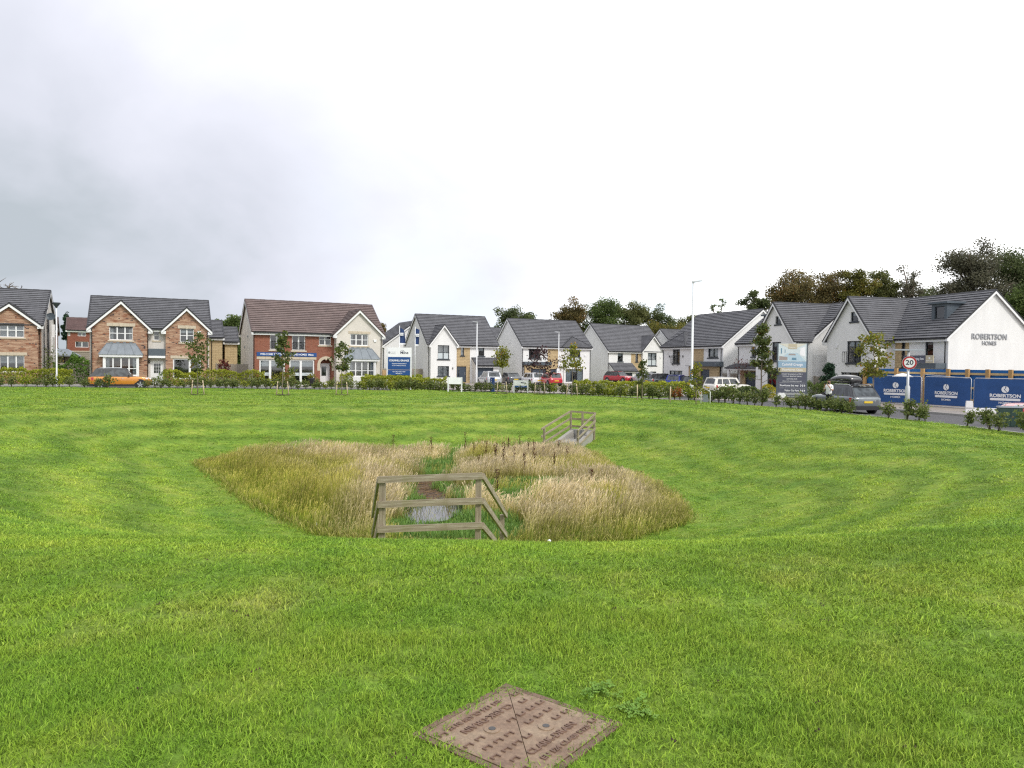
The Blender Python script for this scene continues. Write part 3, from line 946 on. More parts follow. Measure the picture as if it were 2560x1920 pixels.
# ------------------------------------------------------------------ tall grass of the hollow
def reed_mats():
    m, t, b, out = base_mat('tall_grass')
    L = t.links.new
    ah = nd(t, 'ShaderNodeAttribute', attribute_name='up'); ag = nd(t, 'ShaderNodeAttribute', attribute_name='green'); at = nd(t, 'ShaderNodeAttribute', attribute_name='tint')
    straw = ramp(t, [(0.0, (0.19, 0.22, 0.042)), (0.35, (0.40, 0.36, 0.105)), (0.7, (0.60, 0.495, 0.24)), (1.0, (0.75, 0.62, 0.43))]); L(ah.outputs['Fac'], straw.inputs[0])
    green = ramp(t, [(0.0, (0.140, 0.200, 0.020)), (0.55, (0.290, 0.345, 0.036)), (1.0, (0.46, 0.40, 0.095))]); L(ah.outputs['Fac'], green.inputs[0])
    mx = nd(t, 'ShaderNodeMixRGB'); L(ag.outputs['Fac'], mx.inputs[0]); L(straw.outputs[0], mx.inputs[1]); L(green.outputs[0], mx.inputs[2])
    rp = ramp(t, [(0.0, 0.50), (0.5, 1.0), (1.0, 1.5)]); L(at.outputs['Fac'], rp.inputs[0])
    a = nd(t, 'ShaderNodeMixRGB', blend_type='MULTIPLY'); a.inputs[0].default_value = 1.0; L(mx.outputs[0], a.inputs[1]); L(rp.outputs[0], a.inputs[2])
    L(a.outputs[0], b.inputs['Base Color']); b.inputs['Roughness'].default_value = 0.7; b.inputs['Specular IOR Level'].default_value = 0.2
    tl = nd(t, 'ShaderNodeBsdfTranslucent'); L(a.outputs[0], tl.inputs[0])
    ms = nd(t, 'ShaderNodeMixShader'); ms.inputs[0].default_value = 0.3; L(b.outputs[0], ms.inputs[1]); L(tl.outputs[0], ms.inputs[2]); L(ms.outputs[0], out.inputs[0])
    M['tall_grass'] = m
    m, t, b, out = base_mat('lush_grass')
    L = t.links.new
    ah = nd(t, 'ShaderNodeAttribute', attribute_name='up'); at = nd(t, 'ShaderNodeAttribute', attribute_name='tint')
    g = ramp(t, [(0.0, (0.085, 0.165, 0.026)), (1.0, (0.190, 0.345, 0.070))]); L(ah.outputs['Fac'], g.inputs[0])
    rp = ramp(t, [(0.0, (0.6, 0.6, 0.6)), (0.5, (1, 1, 1)), (0.85, (1.3, 1.2, 1.2)), (1.0, (2.4, 1.5, 1.6))]); L(at.outputs['Fac'], rp.inputs[0])
    a = nd(t, 'ShaderNodeMixRGB', blend_type='MULTIPLY'); a.inputs[0].default_value = 1.0; L(g.outputs[0], a.inputs[1]); L(rp.outputs[0], a.inputs[2])
    L(a.outputs[0], b.inputs['Base Color']); b.inputs['Roughness'].default_value = 0.6
    tl = nd(t, 'ShaderNodeBsdfTranslucent'); L(a.outputs[0], tl.inputs[0])
    ms = nd(t, 'ShaderNodeMixShader'); ms.inputs[0].default_value = 0.35; L(b.outputs[0], ms.inputs[1]); L(tl.outputs[0], ms.inputs[2]); L(ms.outputs[0], out.inputs[0])
    M['lush_grass'] = m


reed_mats()


def blades(name, x, y, z, h, w, lean, lean_dir, mat, attrs, head=0.0, label=None):
    """bent blades; each is a lower quad and an upper quad ending in a point (plus a seed head)"""
    n = len(x)
    a = rng.uniform(0, 6.283, n); ux, uy = np.cos(a) * w / 2, np.sin(a) * w / 2
    lx, ly = np.cos(lean_dir) * lean * h, np.sin(lean_dir) * lean * h
    lv = [(0.0, 1.0, 0.0), (0.5, 0.9, 0.28), (0.85, 0.75, 0.68)]
    cols_ = []
    up = []
    for hz, ww, ll in lv:
        for s in (-1, 1):
            cols_.append(np.stack([x + lx * ll + s * ux * ww, y + ly * ll + s * uy * ww, z + h * hz * (1 - 0.12 * lean * (hz > 0.4))], 1)); up.append(np.full(n, hz))
    cols_.append(np.stack([x + lx, y + ly, z + h * (1 - 0.18 * lean)], 1)); up.append(np.ones(n))
    k = len(cols_)
    tris = [(0, 1, 3), (0, 3, 2), (2, 3, 5), (2, 5, 4), (4, 5, 6)]
    if head > 0:
        # seed head: a wider kite at the top
        for s in (-1, 1):
            cols_.append(np.stack([x + lx * 0.82 + s * ux * head, y + ly * 0.82 + s * uy * head, z + h * 0.86], 1)); up.append(np.full(n, 1.0))
        tris += [(4, 8, 6), (4, 6, 7)]
        k += 2
    V = np.stack(cols_, 1).reshape(-1, 3)
    U = np.stack(up, 1).ravel()
    base = (np.arange(n) * k)[:, None, None]
    Fq = (np.array(tris)[None] + base).reshape(-1, 3)
    at = {'up': U}
    for kk, vv in attrs.items(): at[kk] = np.repeat(vv, k)
    return tag(link(name, np_mesh(name, V, Fq, mat, at)), label, None, None, 'stuff')


def lush_mask(x, y):
    """short bright grass: round the puddle, in front of the near rails, two patches on the right, the far end"""
    m = (np.hypot((x + 1.35) / 1.75, (y - 18.6) / 1.9) < 1)
    m |= (np.hypot((x - 1.1) / 2.4, (y - 25.2) / 1.15) < 1 + 0.25 * (vnoise(x, y, 0.8, 12) - .5))
    m |= (np.hypot((x - 0.2) / 0.9, (y - 22.3) / 1.2) < 1)
    m |= (np.hypot((x + 1.2) / 0.7, (y - 23.4) / 1.3) < 1)
    m |= (np.hypot((x + 3.0) / 0.9, (y - 28.7) / 1.2) < 1)
    m |= (y > 33.6 + 0.6 * vnoise(x, y, 1.0, 14)) & (x > -3.5)
    m |= (chan_d(x, y) < 0.95) & (vnoise(x, y, 0.5, 15) > 0.40)
    return m


def make_reeds():
    n = 145000
    x = rng.uniform(-14, 6, n); y = rng.uniform(16.5, 38, n)
    d = floor_d(x, y)
    ok = d < 0.02 + 0.30 * (vnoise(x, y, 0.6, 20) - 0.4)
    x, y, d = x[ok], y[ok], d[ok]
    cd = chan_d(x, y)
    wat = np.hypot((x + 2.15) / 0.85, (y - 20.9) / 1.5) < 0.97
    lush = lush_mask(x, y)
    mud = (cd < 0.40 + 0.5 * (vnoise(x, y, 0.4, 21) - 0.5)) & (y < 26.5)
    tall = ~lush & ~wat & ~mud & (y < 35.5)
    t = np.where(tall)[0]
    X, Y, D = x[t], y[t], -d[t]
    n = len(X)
    left = ss(-3.0, -5.5, X)
    # left side: olive towards the near edge, straw further in; right side mostly straw with green patches
    nearleft = ss(4.2, 1.4, D + (vnoise(X, Y, 1.6, 22) - 0.5) * 2.0) * (Y < 31) * left
    patch = ss(0.50, 0.80, vnoise(X, Y, 1.3, 23)) * 0.9
    rightedge = (1 - left) * ss(1.6, 0.2, D) * 0.75
    green = np.clip(np.maximum(np.maximum(nearleft, patch), rightedge) + rng.normal(0, 0.12, n), 0, 1)
    h = 0.74 * (0.66 + 0.60 * vnoise(X, Y, 1.2, 24)) * rng.uniform(0.55, 1.22, n) * (0.50 + 0.50 * ss(0.0, 1.6, D)) * (0.62 + 0.38 * ss(-13.0, -8.5, X))
    h *= 0.75 + 0.25 * ss(0.4, 1.5, cd[t])
    w = rng.uniform(0.007, 0.014, n)
    lean = rng.uniform(0.05, 0.42, n) * (0.5 + vnoise(X, Y, 2.0, 25)); ld = rng.normal(0.25, 0.9, n)
    tint = np.clip(rng.normal(0.5, 0.2, n) + (vnoise(X, Y, 0.9, 26) - 0.5) * 0.7, 0, 1)
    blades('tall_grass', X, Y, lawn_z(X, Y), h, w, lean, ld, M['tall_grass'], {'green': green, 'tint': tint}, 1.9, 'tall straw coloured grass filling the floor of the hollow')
    t = np.where(lush & ~wat & ~mud)[0]
    t = np.concatenate([t, t])
    X = x[t] + rng.normal(0, 0.06, len(t)); Y = y[t] + rng.normal(0, 0.06, len(t)); n = len(X)
    h = rng.uniform(0.14, 0.38, n) * (0.6 + 0.7 * vnoise(X, Y, 0.7, 27)) * (1 - 0.55 * ss(1.5, 0.2, np.hypot(X + 2.1, (Y - 19.3) * .8)))
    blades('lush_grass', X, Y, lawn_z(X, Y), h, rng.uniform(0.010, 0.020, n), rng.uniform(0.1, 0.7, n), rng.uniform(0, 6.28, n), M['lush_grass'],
           {'tint': np.clip(rng.normal(0.5, 0.25, n), 0, 1)}, 0, 'short lush green grass round the puddle')
    # sparse stems standing in the water and dead stalks lying over the mud
    n = 170
    a = rng.uniform(0, 6.283, n); q = np.sqrt(rng.uniform(0, 1, n)) * 0.95
    X, Y = -2.15 + 0.85 * q * np.cos(a), 20.9 + 1.5 * q * np.sin(a)
    blades('water_grass', X, Y, np.full(n, FLOOR_Z), rng.uniform(0.14, 0.32, n), rng.uniform(0.008, 0.014, n), rng.uniform(0.1, 0.9, n), rng.uniform(0, 6.28, n), M['tall_grass'],
           {'green': rng.uniform(0.3, 1, n), 'tint': rng.uniform(0, .5, n)}, 0, 'thin dark stems standing in the puddle')
    # dead stalks lying flat across the mud
    b = MB()
    for i in range(160):
        y = rng.uniform(22.3, 26.6); x = np.interp(y, CHANNEL[:, 1], CHANNEL[:, 0]) + rng.normal(0, .38); l = rng.uniform(.15, .45); an = rng.normal(.2, .7)
        b.bar((x - l * math.cos(an), y - l * math.sin(an), FLOOR_Z + .05 + rng.uniform(0, .02)), (x + l * math.cos(an), y + l * math.sin(an), FLOOR_Z + .055 + rng.uniform(0, .08)), .012, .007)
    tag(b.build('fallen_stalks', M['dead_grass'], None), 'dead brown stalks lying over the mud of the channel', None, None, 'stuff')
    # ragged skirt of unmown grass along the rim
    n = 16000
    k = rng.integers(0, len(FLOOR), n); tt = rng.uniform(0, 1, n)
    Pa = FLOOR[k]; Pb = FLOOR[(k + 1) % len(FLOOR)]
    Q = Pa + (Pb - Pa) * tt[:, None] + rng.normal(0, 0.16, (n, 2))
    ok = (Q[:, 1] < 34) | (Q[:, 0] < -3)
    Q = Q[ok]; n = len(Q)
    blades('rim_grass', Q[:, 0], Q[:, 1], lawn_z(Q[:, 0], Q[:, 1]), rng.uniform(0.06, 0.26, n), rng.uniform(0.010, 0.018, n), rng.uniform(0.2, 0.9, n), rng.uniform(0, 6.28, n), M['tall_grass'],
           {'green': rng.uniform(0.5, 1, n), 'tint': np.clip(rng.normal(0.42, 0.2, n), 0, 1)}, 0, 'ragged low grass along the rim of the tall grass')


make_reeds()


ORD = 'first second third fourth fifth sixth seventh eighth ninth tenth eleventh twelfth thirteenth fourteenth fifteenth sixteenth seventeenth eighteenth nineteenth'.split()


def ordinal(i):
    i += 1
    if i < 20: return ORD[i - 1]
    return 'twentieth' if i == 20 else 'twenty ' + ORD[i - 21]


def make_docks():
    def dock(seed):
        g = random.Random(seed)
        b = MB()
        h = g.uniform(0.85, 1.15)
        b.tube([(0, 0, 0), (0.02, 0.0, h * 0.5), (0.05, 0.01, h)], [0.012, 0.010, 0.006], 5)
        for i in range(5):
            z = h * g.uniform(0.35, 0.8); a = g.uniform(0, 6.28); l = g.uniform(0.10, 0.22)
            b.tube([(0.02, 0, z), (0.02 + math.cos(a) * l * .6, math.sin(a) * l * .6, z + l * 0.9)], [0.009, 0.004], 4)
        for i in range(60):
            z = h * g.uniform(0.38, 1.0); a = g.uniform(0, 6.28); q = g.uniform(0.0, 0.085)
            c = Vector((0.03 + math.cos(a) * q, math.sin(a) * q, z)); s = g.uniform(0.014, 0.027)
            u = Vector((g.uniform(-1, 1), g.uniform(-1, 1), g.uniform(-.3, 1))).normalized(); v = u.cross(Vector((g.uniform(-1, 1), 1, 0.2))).normalized()
            b.poly([c - u * s, c + v * s * .8, c + u * s, c - v * s * .8])
        me = b.mesh('dock_stalk', M['dock'])
        a = me.attributes.new('tint', 'FLOAT', 'POINT'); a.data.foreach_set('value', [g.random() for _ in me.vertices])
        return me
    ms = [dock(i) for i in range(4)]
    spots = [(-0.3, 27.2), (0.1, 27.9), (0.5, 27.0), (-1.0, 29.5), (-1.5, 30.6), (-0.7, 31.2), (0.9, 28.6), (1.3, 30.2), (-0.1, 31.8), (1.6, 27.6), (2.0, 31.5), (-3.5, 32.6), (-2.0, 32.9), (-5.2, 32.9),
             (0.4, 33.4), (1.0, 34.2), (2.5, 23.5), (-0.4, 22.9), (0.1, 29.0), (-1.9, 31.6), (2.2, 29.2), (-1.2, 27.8), (0.7, 31.0), (-0.6, 28.4)]
    spots.sort(key=lambda p: p[0] / p[1])
    for i, (x, y) in enumerate(spots):
        s = 0.85 + 0.35 * random.random()
        tag(link('dock_plant', ms[i % 4], None, (x, y, lz1(x, y)), (0, 0, random.uniform(0, 6.28)), (s, s, s)),
            '%s dark red brown dock stalk from the left in the straw grass' % ordinal(i), 'plant', 'dock stalks in the hollow')


make_docks()
b = MB()
for i in range(90):
    a = random.uniform(0, 6.28); q = math.sqrt(random.random()); x, y = q * math.cos(a) * 0.62, q * math.sin(a) * 0.3
    z = 0.20 * (1 - q * q) + random.uniform(-.02, .03); l = random.uniform(0.05, 0.14); d = random.uniform(-0.6, 0.6)
    b.bar((x - l * math.cos(d), y - l * math.sin(d), z), (x + l * math.cos(d), y + l * math.sin(d), z + random.uniform(-.03, .03)), 0.02, 0.012)
for i in range(14):
    a0, a1 = 2 * math.pi * i / 14, 2 * math.pi * (i + 1) / 14
    b.poly([(0, 0, 0.2), (0.62 * math.cos(a0), 0.3 * math.sin(a0), -0.02), (0.62 * math.cos(a1), 0.3 * math.sin(a1), -0.02)])
tag(b.build('dead_grass', M['dead_grass'], None, (-1.05, 16.7, lz1(-1.05, 16.7) + 0.03)), 'low heap of dead brown grass behind the near rails', None, None, 'stuff')
# ------------------------------------------------------------------ house kit
class Frame:
    """a facade plane in house-local coordinates: t runs right seen from outside, n points outwards"""
    def __init__(s, o, u, n):
        s.o, s.u, s.nv = Vector(o), Vector(u), Vector(n)

    def P(s, t, z, n=0.0):
        return s.o + s.u * t + s.nv * n + Vector((0, 0, z))


def fbox(mb, fr, t0, t1, z0, z1, n0, n1, mi=0):
    mb.hexa([fr.P(t0, z0, n1), fr.P(t1, z0, n1), fr.P(t1, z0, n0), fr.P(t0, z0, n0), fr.P(t0, z1, n1), fr.P(t1, z1, n1), fr.P(t1, z1, n0), fr.P(t0, z1, n0)], mi)


def clip_half(P, a, b, c):
    """keep a*x+b*y<=c"""
    out = []
    for i in range(len(P)):
        p, q = P[i], P[(i + 1) % len(P)]
        dp, dq = a * p[0] + b * p[1] - c, a * q[0] + b * q[1] - c
        if dp <= 1e-9: out.append(p)
        if (dp < -1e-9 and dq > 1e-9) or (dp > 1e-9 and dq < -1e-9):
            k = dp / (dp - dq); out.append((p[0] + (q[0] - p[0]) * k, p[1] + (q[1] - p[1]) * k))
    return out


def wall(parent, fr, poly, openings, mat, reveal=0.14, name='wall', depth=0.0, label=None):
    mb = MB()
    xs = sorted(set([p[0] for p in poly] + [v for o in openings for v in (o[0], o[2])]))
    zs = sorted(set([min(p[1] for p in poly), max(p[1] for p in poly)] + [v for o in openings for v in (o[1], o[3])]))
    for i in range(len(xs) - 1):
        for j in range(len(zs) - 1):
            a, b, c, d = xs[i], xs[i + 1], zs[j], zs[j + 1]
            mx, mz = (a + b) / 2, (c + d) / 2
            if any(o[0] < mx < o[2] and o[1] < mz < o[3] for o in openings): continue
            P = list(poly)
            for h in ((-1, 0, -a), (1, 0, b), (0, -1, -c), (0, 1, d)):
                P = clip_half(P, *h)
                if len(P) < 3: break
            if len(P) >= 3: mb.poly([fr.P(t, z) for t, z in P])
    for (t0, z0, t1, z1) in openings:
        r = -reveal
        mb.poly([fr.P(t0, z0), fr.P(t0, z1), fr.P(t0, z1, r), fr.P(t0, z0, r)][::-1])
        mb.poly([fr.P(t1, z0), fr.P(t1, z0, r), fr.P(t1, z1, r), fr.P(t1, z1)][::-1])
        mb.poly([fr.P(t0, z1), fr.P(t1, z1), fr.P(t1, z1, r), fr.P(t0, z1, r)][::-1])
        mb.poly([fr.P(t0, z0), fr.P(t0, z0, r), fr.P(t1, z0, r), fr.P(t1, z0)][::-1])
    if depth:
        n = len(poly)
        for i in range(n):
            p, q = poly[i], poly[(i + 1) % n]
            mb.poly([fr.P(*p), fr.P(*p, -depth), fr.P(*q, -depth), fr.P(*q)])
    return tag(mb.build(name, mat, parent), label)


def window(parent, fr, o, cols=2, transoms=(), mat='trim_white', fw=0.065, blind=None, sill='cast_stone', reveal=0.10, widths=None, lower_frost=False, curtain=False, name='window', pane_mat='glass', lower_mat='frosted', bar=0.028):
    t0, z0, t1, z1 = o
    mb = MB()
    n0, n1 = -reveal - 0.07, -reveal
    fbox(mb, fr, t0, t1, z1 - fw, z1, n0, n1); fbox(mb, fr, t0, t1, z0, z0 + fw * 1.1, n0, n1)
    fbox(mb, fr, t0, t0 + fw, z0 + fw * 1.1, z1 - fw, n0, n1); fbox(mb, fr, t1 - fw, t1, z0 + fw * 1.1, z1 - fw, n0, n1)
    zz0, zz1 = z0 + fw * 1.1, z1 - fw
    W = t1 - t0
    if widths is None: widths = [1.0 / cols] * cols
    cuts = [t0]
    for w in widths: cuts.append(cuts[-1] + W * w)
    for c in cuts[1:-1]: fbox(mb, fr, c - fw * 0.8, c + fw * 0.8, zz0, zz1, n0, n1 + 0.004)
    cells = []
    for i in range(len(cuts) - 1):
        a = cuts[i] + (fw if i == 0 else fw * 0.8); b = cuts[i + 1] - (fw if i == len(cuts) - 2 else fw * 0.8)
        zc = [zz0] + [zz0 + (zz1 - zz0) * q for q in transoms] + [zz1]
        for q in zc[1:-1]: fbox(mb, fr, a, b, q - bar, q + bar, n0 + 0.012, n1 - 0.006)
        for k in range(len(zc) - 1):
            cells.append((a, b, zc[k] + (bar if k else 0), zc[k + 1] - (bar if k < len(zc) - 2 else 0), k, i))
    w_o = mb.build(name, M[mat], parent)
    for (a, b, c, d, k, i) in cells:
        pm = MB()
        pm.poly([fr.P(a, c, n0 + 0.03), fr.P(b, c, n0 + 0.03), fr.P(b, d, n0 + 0.03), fr.P(a, d, n0 + 0.03)])
        link('pane', pm.mesh('pane', M[lower_mat if (lower_frost and k == 0) else pane_mat]), w_o)
    # the room behind the glass
    r = MB()
    q0, q1 = n0 - 0.02, n0 - 1.3
    r.poly([fr.P(t0, z0, q1), fr.P(t1, z0, q1), fr.P(t1, z1, q1), fr.P(t0, z1, q1)])
    r.poly([fr.P(t0, z0, q0), fr.P(t0, z0, q1), fr.P(t0, z1, q1), fr.P(t0, z1, q0)]); r.poly([fr.P(t1, z0, q1), fr.P(t1, z0, q0), fr.P(t1, z1, q0), fr.P(t1, z1, q1)])
    r.poly([fr.P(t0, z1, q0), fr.P(t0, z1, q1), fr.P(t1, z1, q1), fr.P(t1, z1, q0)]); r.poly([fr.P(t0, z0, q1), fr.P(t0, z0, q0), fr.P(t1, z0, q0), fr.P(t1, z0, q1)])
    r.build('room', M['interior'], w_o)
    if blind:
        f0, kind = blind
        bm_ = MB()
        zt, zb = zz1, zz1 - (zz1 - zz0) * f0
        if kind == 'roller':
            fbox(bm_, fr, t0 + fw, t1 - fw, zb, zt, n0 - 0.075, n0 - 0.06)
        elif kind == 'slat':
            n = max(3, int((zt - zb) / 0.10)); h = (zt - zb) / n
            for k in range(n): fbox(bm_, fr, t0 + fw, t1 - fw, zb + k * h + 0.035, zb + (k + 1) * h, n0 - 0.075, n0 - 0.06)
        bm_.build('blind', M['blind_white'], w_o)
    if curtain:
        cwid = min(0.28, W * 0.14)
        for (a, b) in ((t0 + fw, t0 + fw + cwid), (t1 - fw - cwid, t1 - fw)):
            cm = MB()
            k = 6
            for j in range(k):
                s0, s1 = a + (b - a) * j / k, a + (b - a) * (j + 1) / k
                e0, e1 = (-0.10, -0.14) if j % 2 else (-0.14, -0.10)
                cm.poly([fr.P(s0, zz0, n0 + e0), fr.P(s1, zz0, n0 + e1), fr.P(s1, zz1, n0 + e1), fr.P(s0, zz1, n0 + e0)])
            cm.build('curtain', M['curtain'], w_o)
    if sill:
        sb = MB(); fbox(sb, fr, t0 - 0.12, t1 + 0.12, z0 - 0.13, z0 - 0.002, -reveal, 0.07)
        sb.build('sill', M[sill], w_o)
    return w_o


def lintel(parent, fr, t0, t1, z0, z1, key=True, mat='cast_stone', n=3):
    mb = MB()
    w = (t1 - t0) / n
    for i in range(n):
        fbox(mb, fr, t0 + i * w + 0.004, t0 + (i + 1) * w - 0.004, z0, z1, -0.05, 0.022)
    if key:
        c = (t0 + t1) / 2
        mb.hexa([fr.P(c - .10, z0 - .02, .05), fr.P(c + .10, z0 - .02, .05), fr.P(c + .10, z0 - .02, .0), fr.P(c - .10, z0 - .02, .0),
                 fr.P(c - .16, z1 + .01, .05), fr.P(c + .16, z1 + .01, .05), fr.P(c + .16, z1 + .01, .0), fr.P(c - .16, z1 + .01, .0)])
    return mb.build('lintel', M[mat], parent)


def roof_plane(mb, E0, E1, T1, T0, pitch_len=None, course=0.33, lift=0.10, mi=0):
    """stepped tile courses between an eaves edge E0-E1 and a top edge T0-T1 (seen from outside E0 left, E1 right)"""
    E0, E1, T0, T1 = map(Vector, (E0, E1, T0, T1))
    nrm = (E1 - E0).cross((T0 + T1) / 2 - (E0 + E1) / 2).normalized()
    if nrm.z < 0: nrm = -nrm
    ln = max((T0 - E0).length, (T1 - E1).length)
    n = max(2, int(round(ln / course)))
    for i in range(n):
        a, b = i / n, min(1.0, (i + 1.12) / n)
        b0, b1 = E0.lerp(T0, a), E1.lerp(T1, a); t0, t1 = E0.lerp(T0, b), E1.lerp(T1, b)
        hi, lo = nrm * (lift + 0.070), nrm * (lift + 0.004)
        dn = nrm * (lift - 0.05) + (t0 - b0) * .16
        mb.poly([b0 + hi, b1 + hi, t1 + lo, t0 + lo], mi)
        mb.poly([b0 + dn, b1 + dn, b1 + hi, b0 + hi], mi)
        mb.poly([b0 + dn, b0 + hi, t0 + lo, t0 + nrm * (lift - 0.03)], mi); mb.poly([b1 + hi, b1 + dn, t1 + nrm * (lift - 0.03), t1 + lo], mi)
    s = nrm * 0.0
    mb.poly([E0 + s, T0 + s, T1 + s, E1 + s], mi)
    mb.poly([E0 + s, E1 + s, E1 + nrm * lift, E0 + nrm * lift], mi)


def roof_tri(mb, A, B, T, course=0.33, mi=0):
    roof_plane(mb, A, B, T, T, course=course, mi=mi)


class House:
    def __init__(s, name, label, x, y, th, W, D, ze, zr, zb=-0.15, group='new houses round the green', roof='roof_slate', cat='house', ov=0.16, oe=0.32):
        s.e = empty(name, (x, y, 0), th, label, cat, group)
        s.W, s.D, s.ze, s.zr, s.zb = W, D, ze, zr, zb
        s.roofm = roof; s.ov, s.oe = ov, oe
        s.front = Frame((0, 0, 0), (1, 0, 0), (0, -1, 0)); s.left = Frame((0, D, 0), (0, -1, 0), (-1, 0, 0)); s.right = Frame((W, 0, 0), (0, 1, 0), (1, 0, 0)); s.back = Frame((W, D, 0), (-1, 0, 0), (0, 1, 0))
        s.rm = MB(); s.rd = MB()      # roof tiles / ridge and verge caps
        s.tw = MB(); s.bk = MB()      # white boards / black gutters

    def fr(s, v):
        return Frame((0, v, 0), (1, 0, 0), (0, -1, 0))

    def rz(s, v):
        m = (s.zr - s.ze) / (s.D / 2)
        return s.ze + m * v if v < s.D / 2 else s.ze + m * (s.D - v)

    def gable_poly(s):
        return [(0, s.zb), (s.D, s.zb), (s.D, s.ze), (s.D / 2, s.zr), (0, s.ze)]

    def verge(s, p, q, out, drop=0.20, white=True):
        """white bargeboard with a dark verge cap along a sloping roof edge p->q; out = outward horizontal normal"""
        p, q, out = Vector(p), Vector(q), Vector(out)
        up = Vector((0, 0, 1))
        o = out * 0.012
        if white:
            s.tw.hexa([p + o + up * (-drop + .02), p + o + out * .035 + up * (-drop + .02), q + o + out * .035 + up * (-drop + .02), q + o + up * (-drop + .02),
                       p + o + up * .03, p + o + out * .035 + up * .03, q + o + out * .035 + up * .03, q + o + up * .03])
        s.rd.hexa([p - out * .10 + up * .032, p + out * .06 + up * .032, q + out * .06 + up * .032, q - out * .10 + up * .032,
                   p - out * .10 + up * .175, p + out * .06 + up * .175, q + out * .06 + up * .175, q - out * .10 + up * .175])

    def main_roof(s, hip_left=0.0, gut=((0, None),), left_verge=True, right_verge=True):
        W, D, ze, zr, ov, oe = s.W, s.D, s.ze, s.zr, s.ov, s.oe
        m = (zr - ze) / (D / 2); zl = ze - m * oe
        u0, u1 = -ov, W + ov
        roof_plane(s.rm, (u0, -oe, zl), (u1, -oe, zl), (u1, D / 2, zr), (u0, D / 2, zr))
        roof_plane(s.rm, (u1, D + oe, zl), (u0, D + oe, zl), (u0, D / 2, zr), (u1, D / 2, zr))
        s.ridge((u0, D / 2, zr), (u1, D / 2, zr))
        for (uu, out) in ((u0, (-1, 0, 0)), (u1, (1, 0, 0))):
            s.verge((uu, -oe, zl), (uu, D / 2, zr), out); s.verge((uu, D + oe, zl), (uu, D / 2, zr), out)
            # boxed gable foot
            q = 0.0 if uu < 0 else ov
            for v0, v1 in ((-oe, 0.0), (D, D + oe)):
                s.tw.box(uu if uu < 0 else W, 0 if uu < 0 else uu, v0, v1, zl - 0.20, zl + 0.02)
        for (a, b) in gut:
            s.eaves(a, W if b is None else b)

    def eaves(s, a, b, v=0.0, back=True):
        m = (s.zr - s.ze) / (s.D / 2); zl = s.ze - m * s.oe
        oe = s.oe
        s.tw.box(a, b, v - oe + .012, v - oe + .045, zl - .20, zl + .02)
        s.tw.box(a, b, v - oe + .045, v, zl - .20, zl - .17)
        s.bk.box(a - .03, b + .03, v - oe - .11, v - oe + .008, zl - .035, zl + .075)

    def ridge(s, p, q):
        p, q = Vector(p), Vector(q)
        n = max(1, int((q - p).length / 0.45))
        for i in range(n):
            a, b = p.lerp(q, i / n), p.lerp(q, (i + 1) / n - 0.0)
            z = Vector((0, 0, 0.125 + (0.012 if i % 2 else 0)))
            d = (q - p).normalized(); x = d.cross(Vector((0, 0, 1))).normalized()
            s.rd.hexa([a - x * .15 + z - Vector((0, 0, .08)), a + x * .15 + z - Vector((0, 0, .08)), b + x * .15 + z - Vector((0, 0, .08)), b - x * .15 + z - Vector((0, 0, .08)),
                       a - x * .05 + z + Vector((0, 0, .05)), a + x * .05 + z + Vector((0, 0, .05)), b + x * .05 + z + Vector((0, 0, .05)), b - x * .05 + z + Vector((0, 0, .05))])

    def wing_roof(s, uc, hl, hr, zw, pr, ovf=0.22, oe=0.24, valley=True):
        """gabled cross roof facing the front over u in [uc-hl, uc+hr]"""
        D = s.D
        m = (s.zr - s.ze) / (D / 2)
        vh = (zw - s.ze) / m + 0.06
        ml, mr = (zw - s.ze) / hl, (zw - s.ze) / hr
        vf = -pr - ovf
        for (sg, h, mm) in ((-1, hl, ml), (1, hr, mr)):
            ue = uc + sg * (h + oe); ze_ = s.ze - mm * oe
            vb = (ze_ - s.ze) / m + 0.06
            vb = max(vb, -pr + .05)
            if sg < 0: roof_plane(s.rm, (ue, vb, ze_), (ue, vf, ze_), (uc, vf, zw), (uc, vh, zw))
            else: roof_plane(s.rm, (ue, vf, ze_), (ue, vb, ze_), (uc, vh, zw), (uc, vf, zw))
            s.verge((ue, vf, ze_), (uc, vf, zw), (0, -1, 0), 0.22)
            # white box end at the foot of the bargeboard and a gutter along the wing's own eaves
            a, b = sorted((ue + sg * 0.02, uc + sg * (h - 0.02)))
            s.tw.box(a, b, vf + 0.02, -pr, ze_ - .24, ze_ + .03)
            if vb > -pr + 0.3: s.bk.box(min(ue, ue + sg * .11), max(ue, ue + sg * .11), -pr - .1, vb, ze_ - .02, ze_ + .08)
            if valley:
                s.rd.bar((ue - sg * 0.05, vb + .02, ze_ + .10), (uc, vh + .02, zw + .10), 0.10, 0.05)
        s.ridge((uc, vf, zw), (uc, vh, zw))

    def wing_poly(s, uc, hl, hr, zw, zb=None):
        zb = s.zb if zb is None else zb
        return [(uc - hl, zb), (uc + hr, zb), (uc + hr, s.ze), (uc, zw), (uc - hl, s.ze)]

    def wing_sides(s, uc, hl, hr, pr, mat, zb=None):
        zb = s.zb if zb is None else zb
        for t, fr in ((0, Frame((uc - hl, 0, 0), (0, -1, 0), (-1, 0, 0))), (1, Frame((uc + hr, -pr, 0), (0, 1, 0), (1, 0, 0)))):
            wall(s.e, fr, [(0, zb), (pr, zb), (pr, s.ze), (0, s.ze)], [], mat)

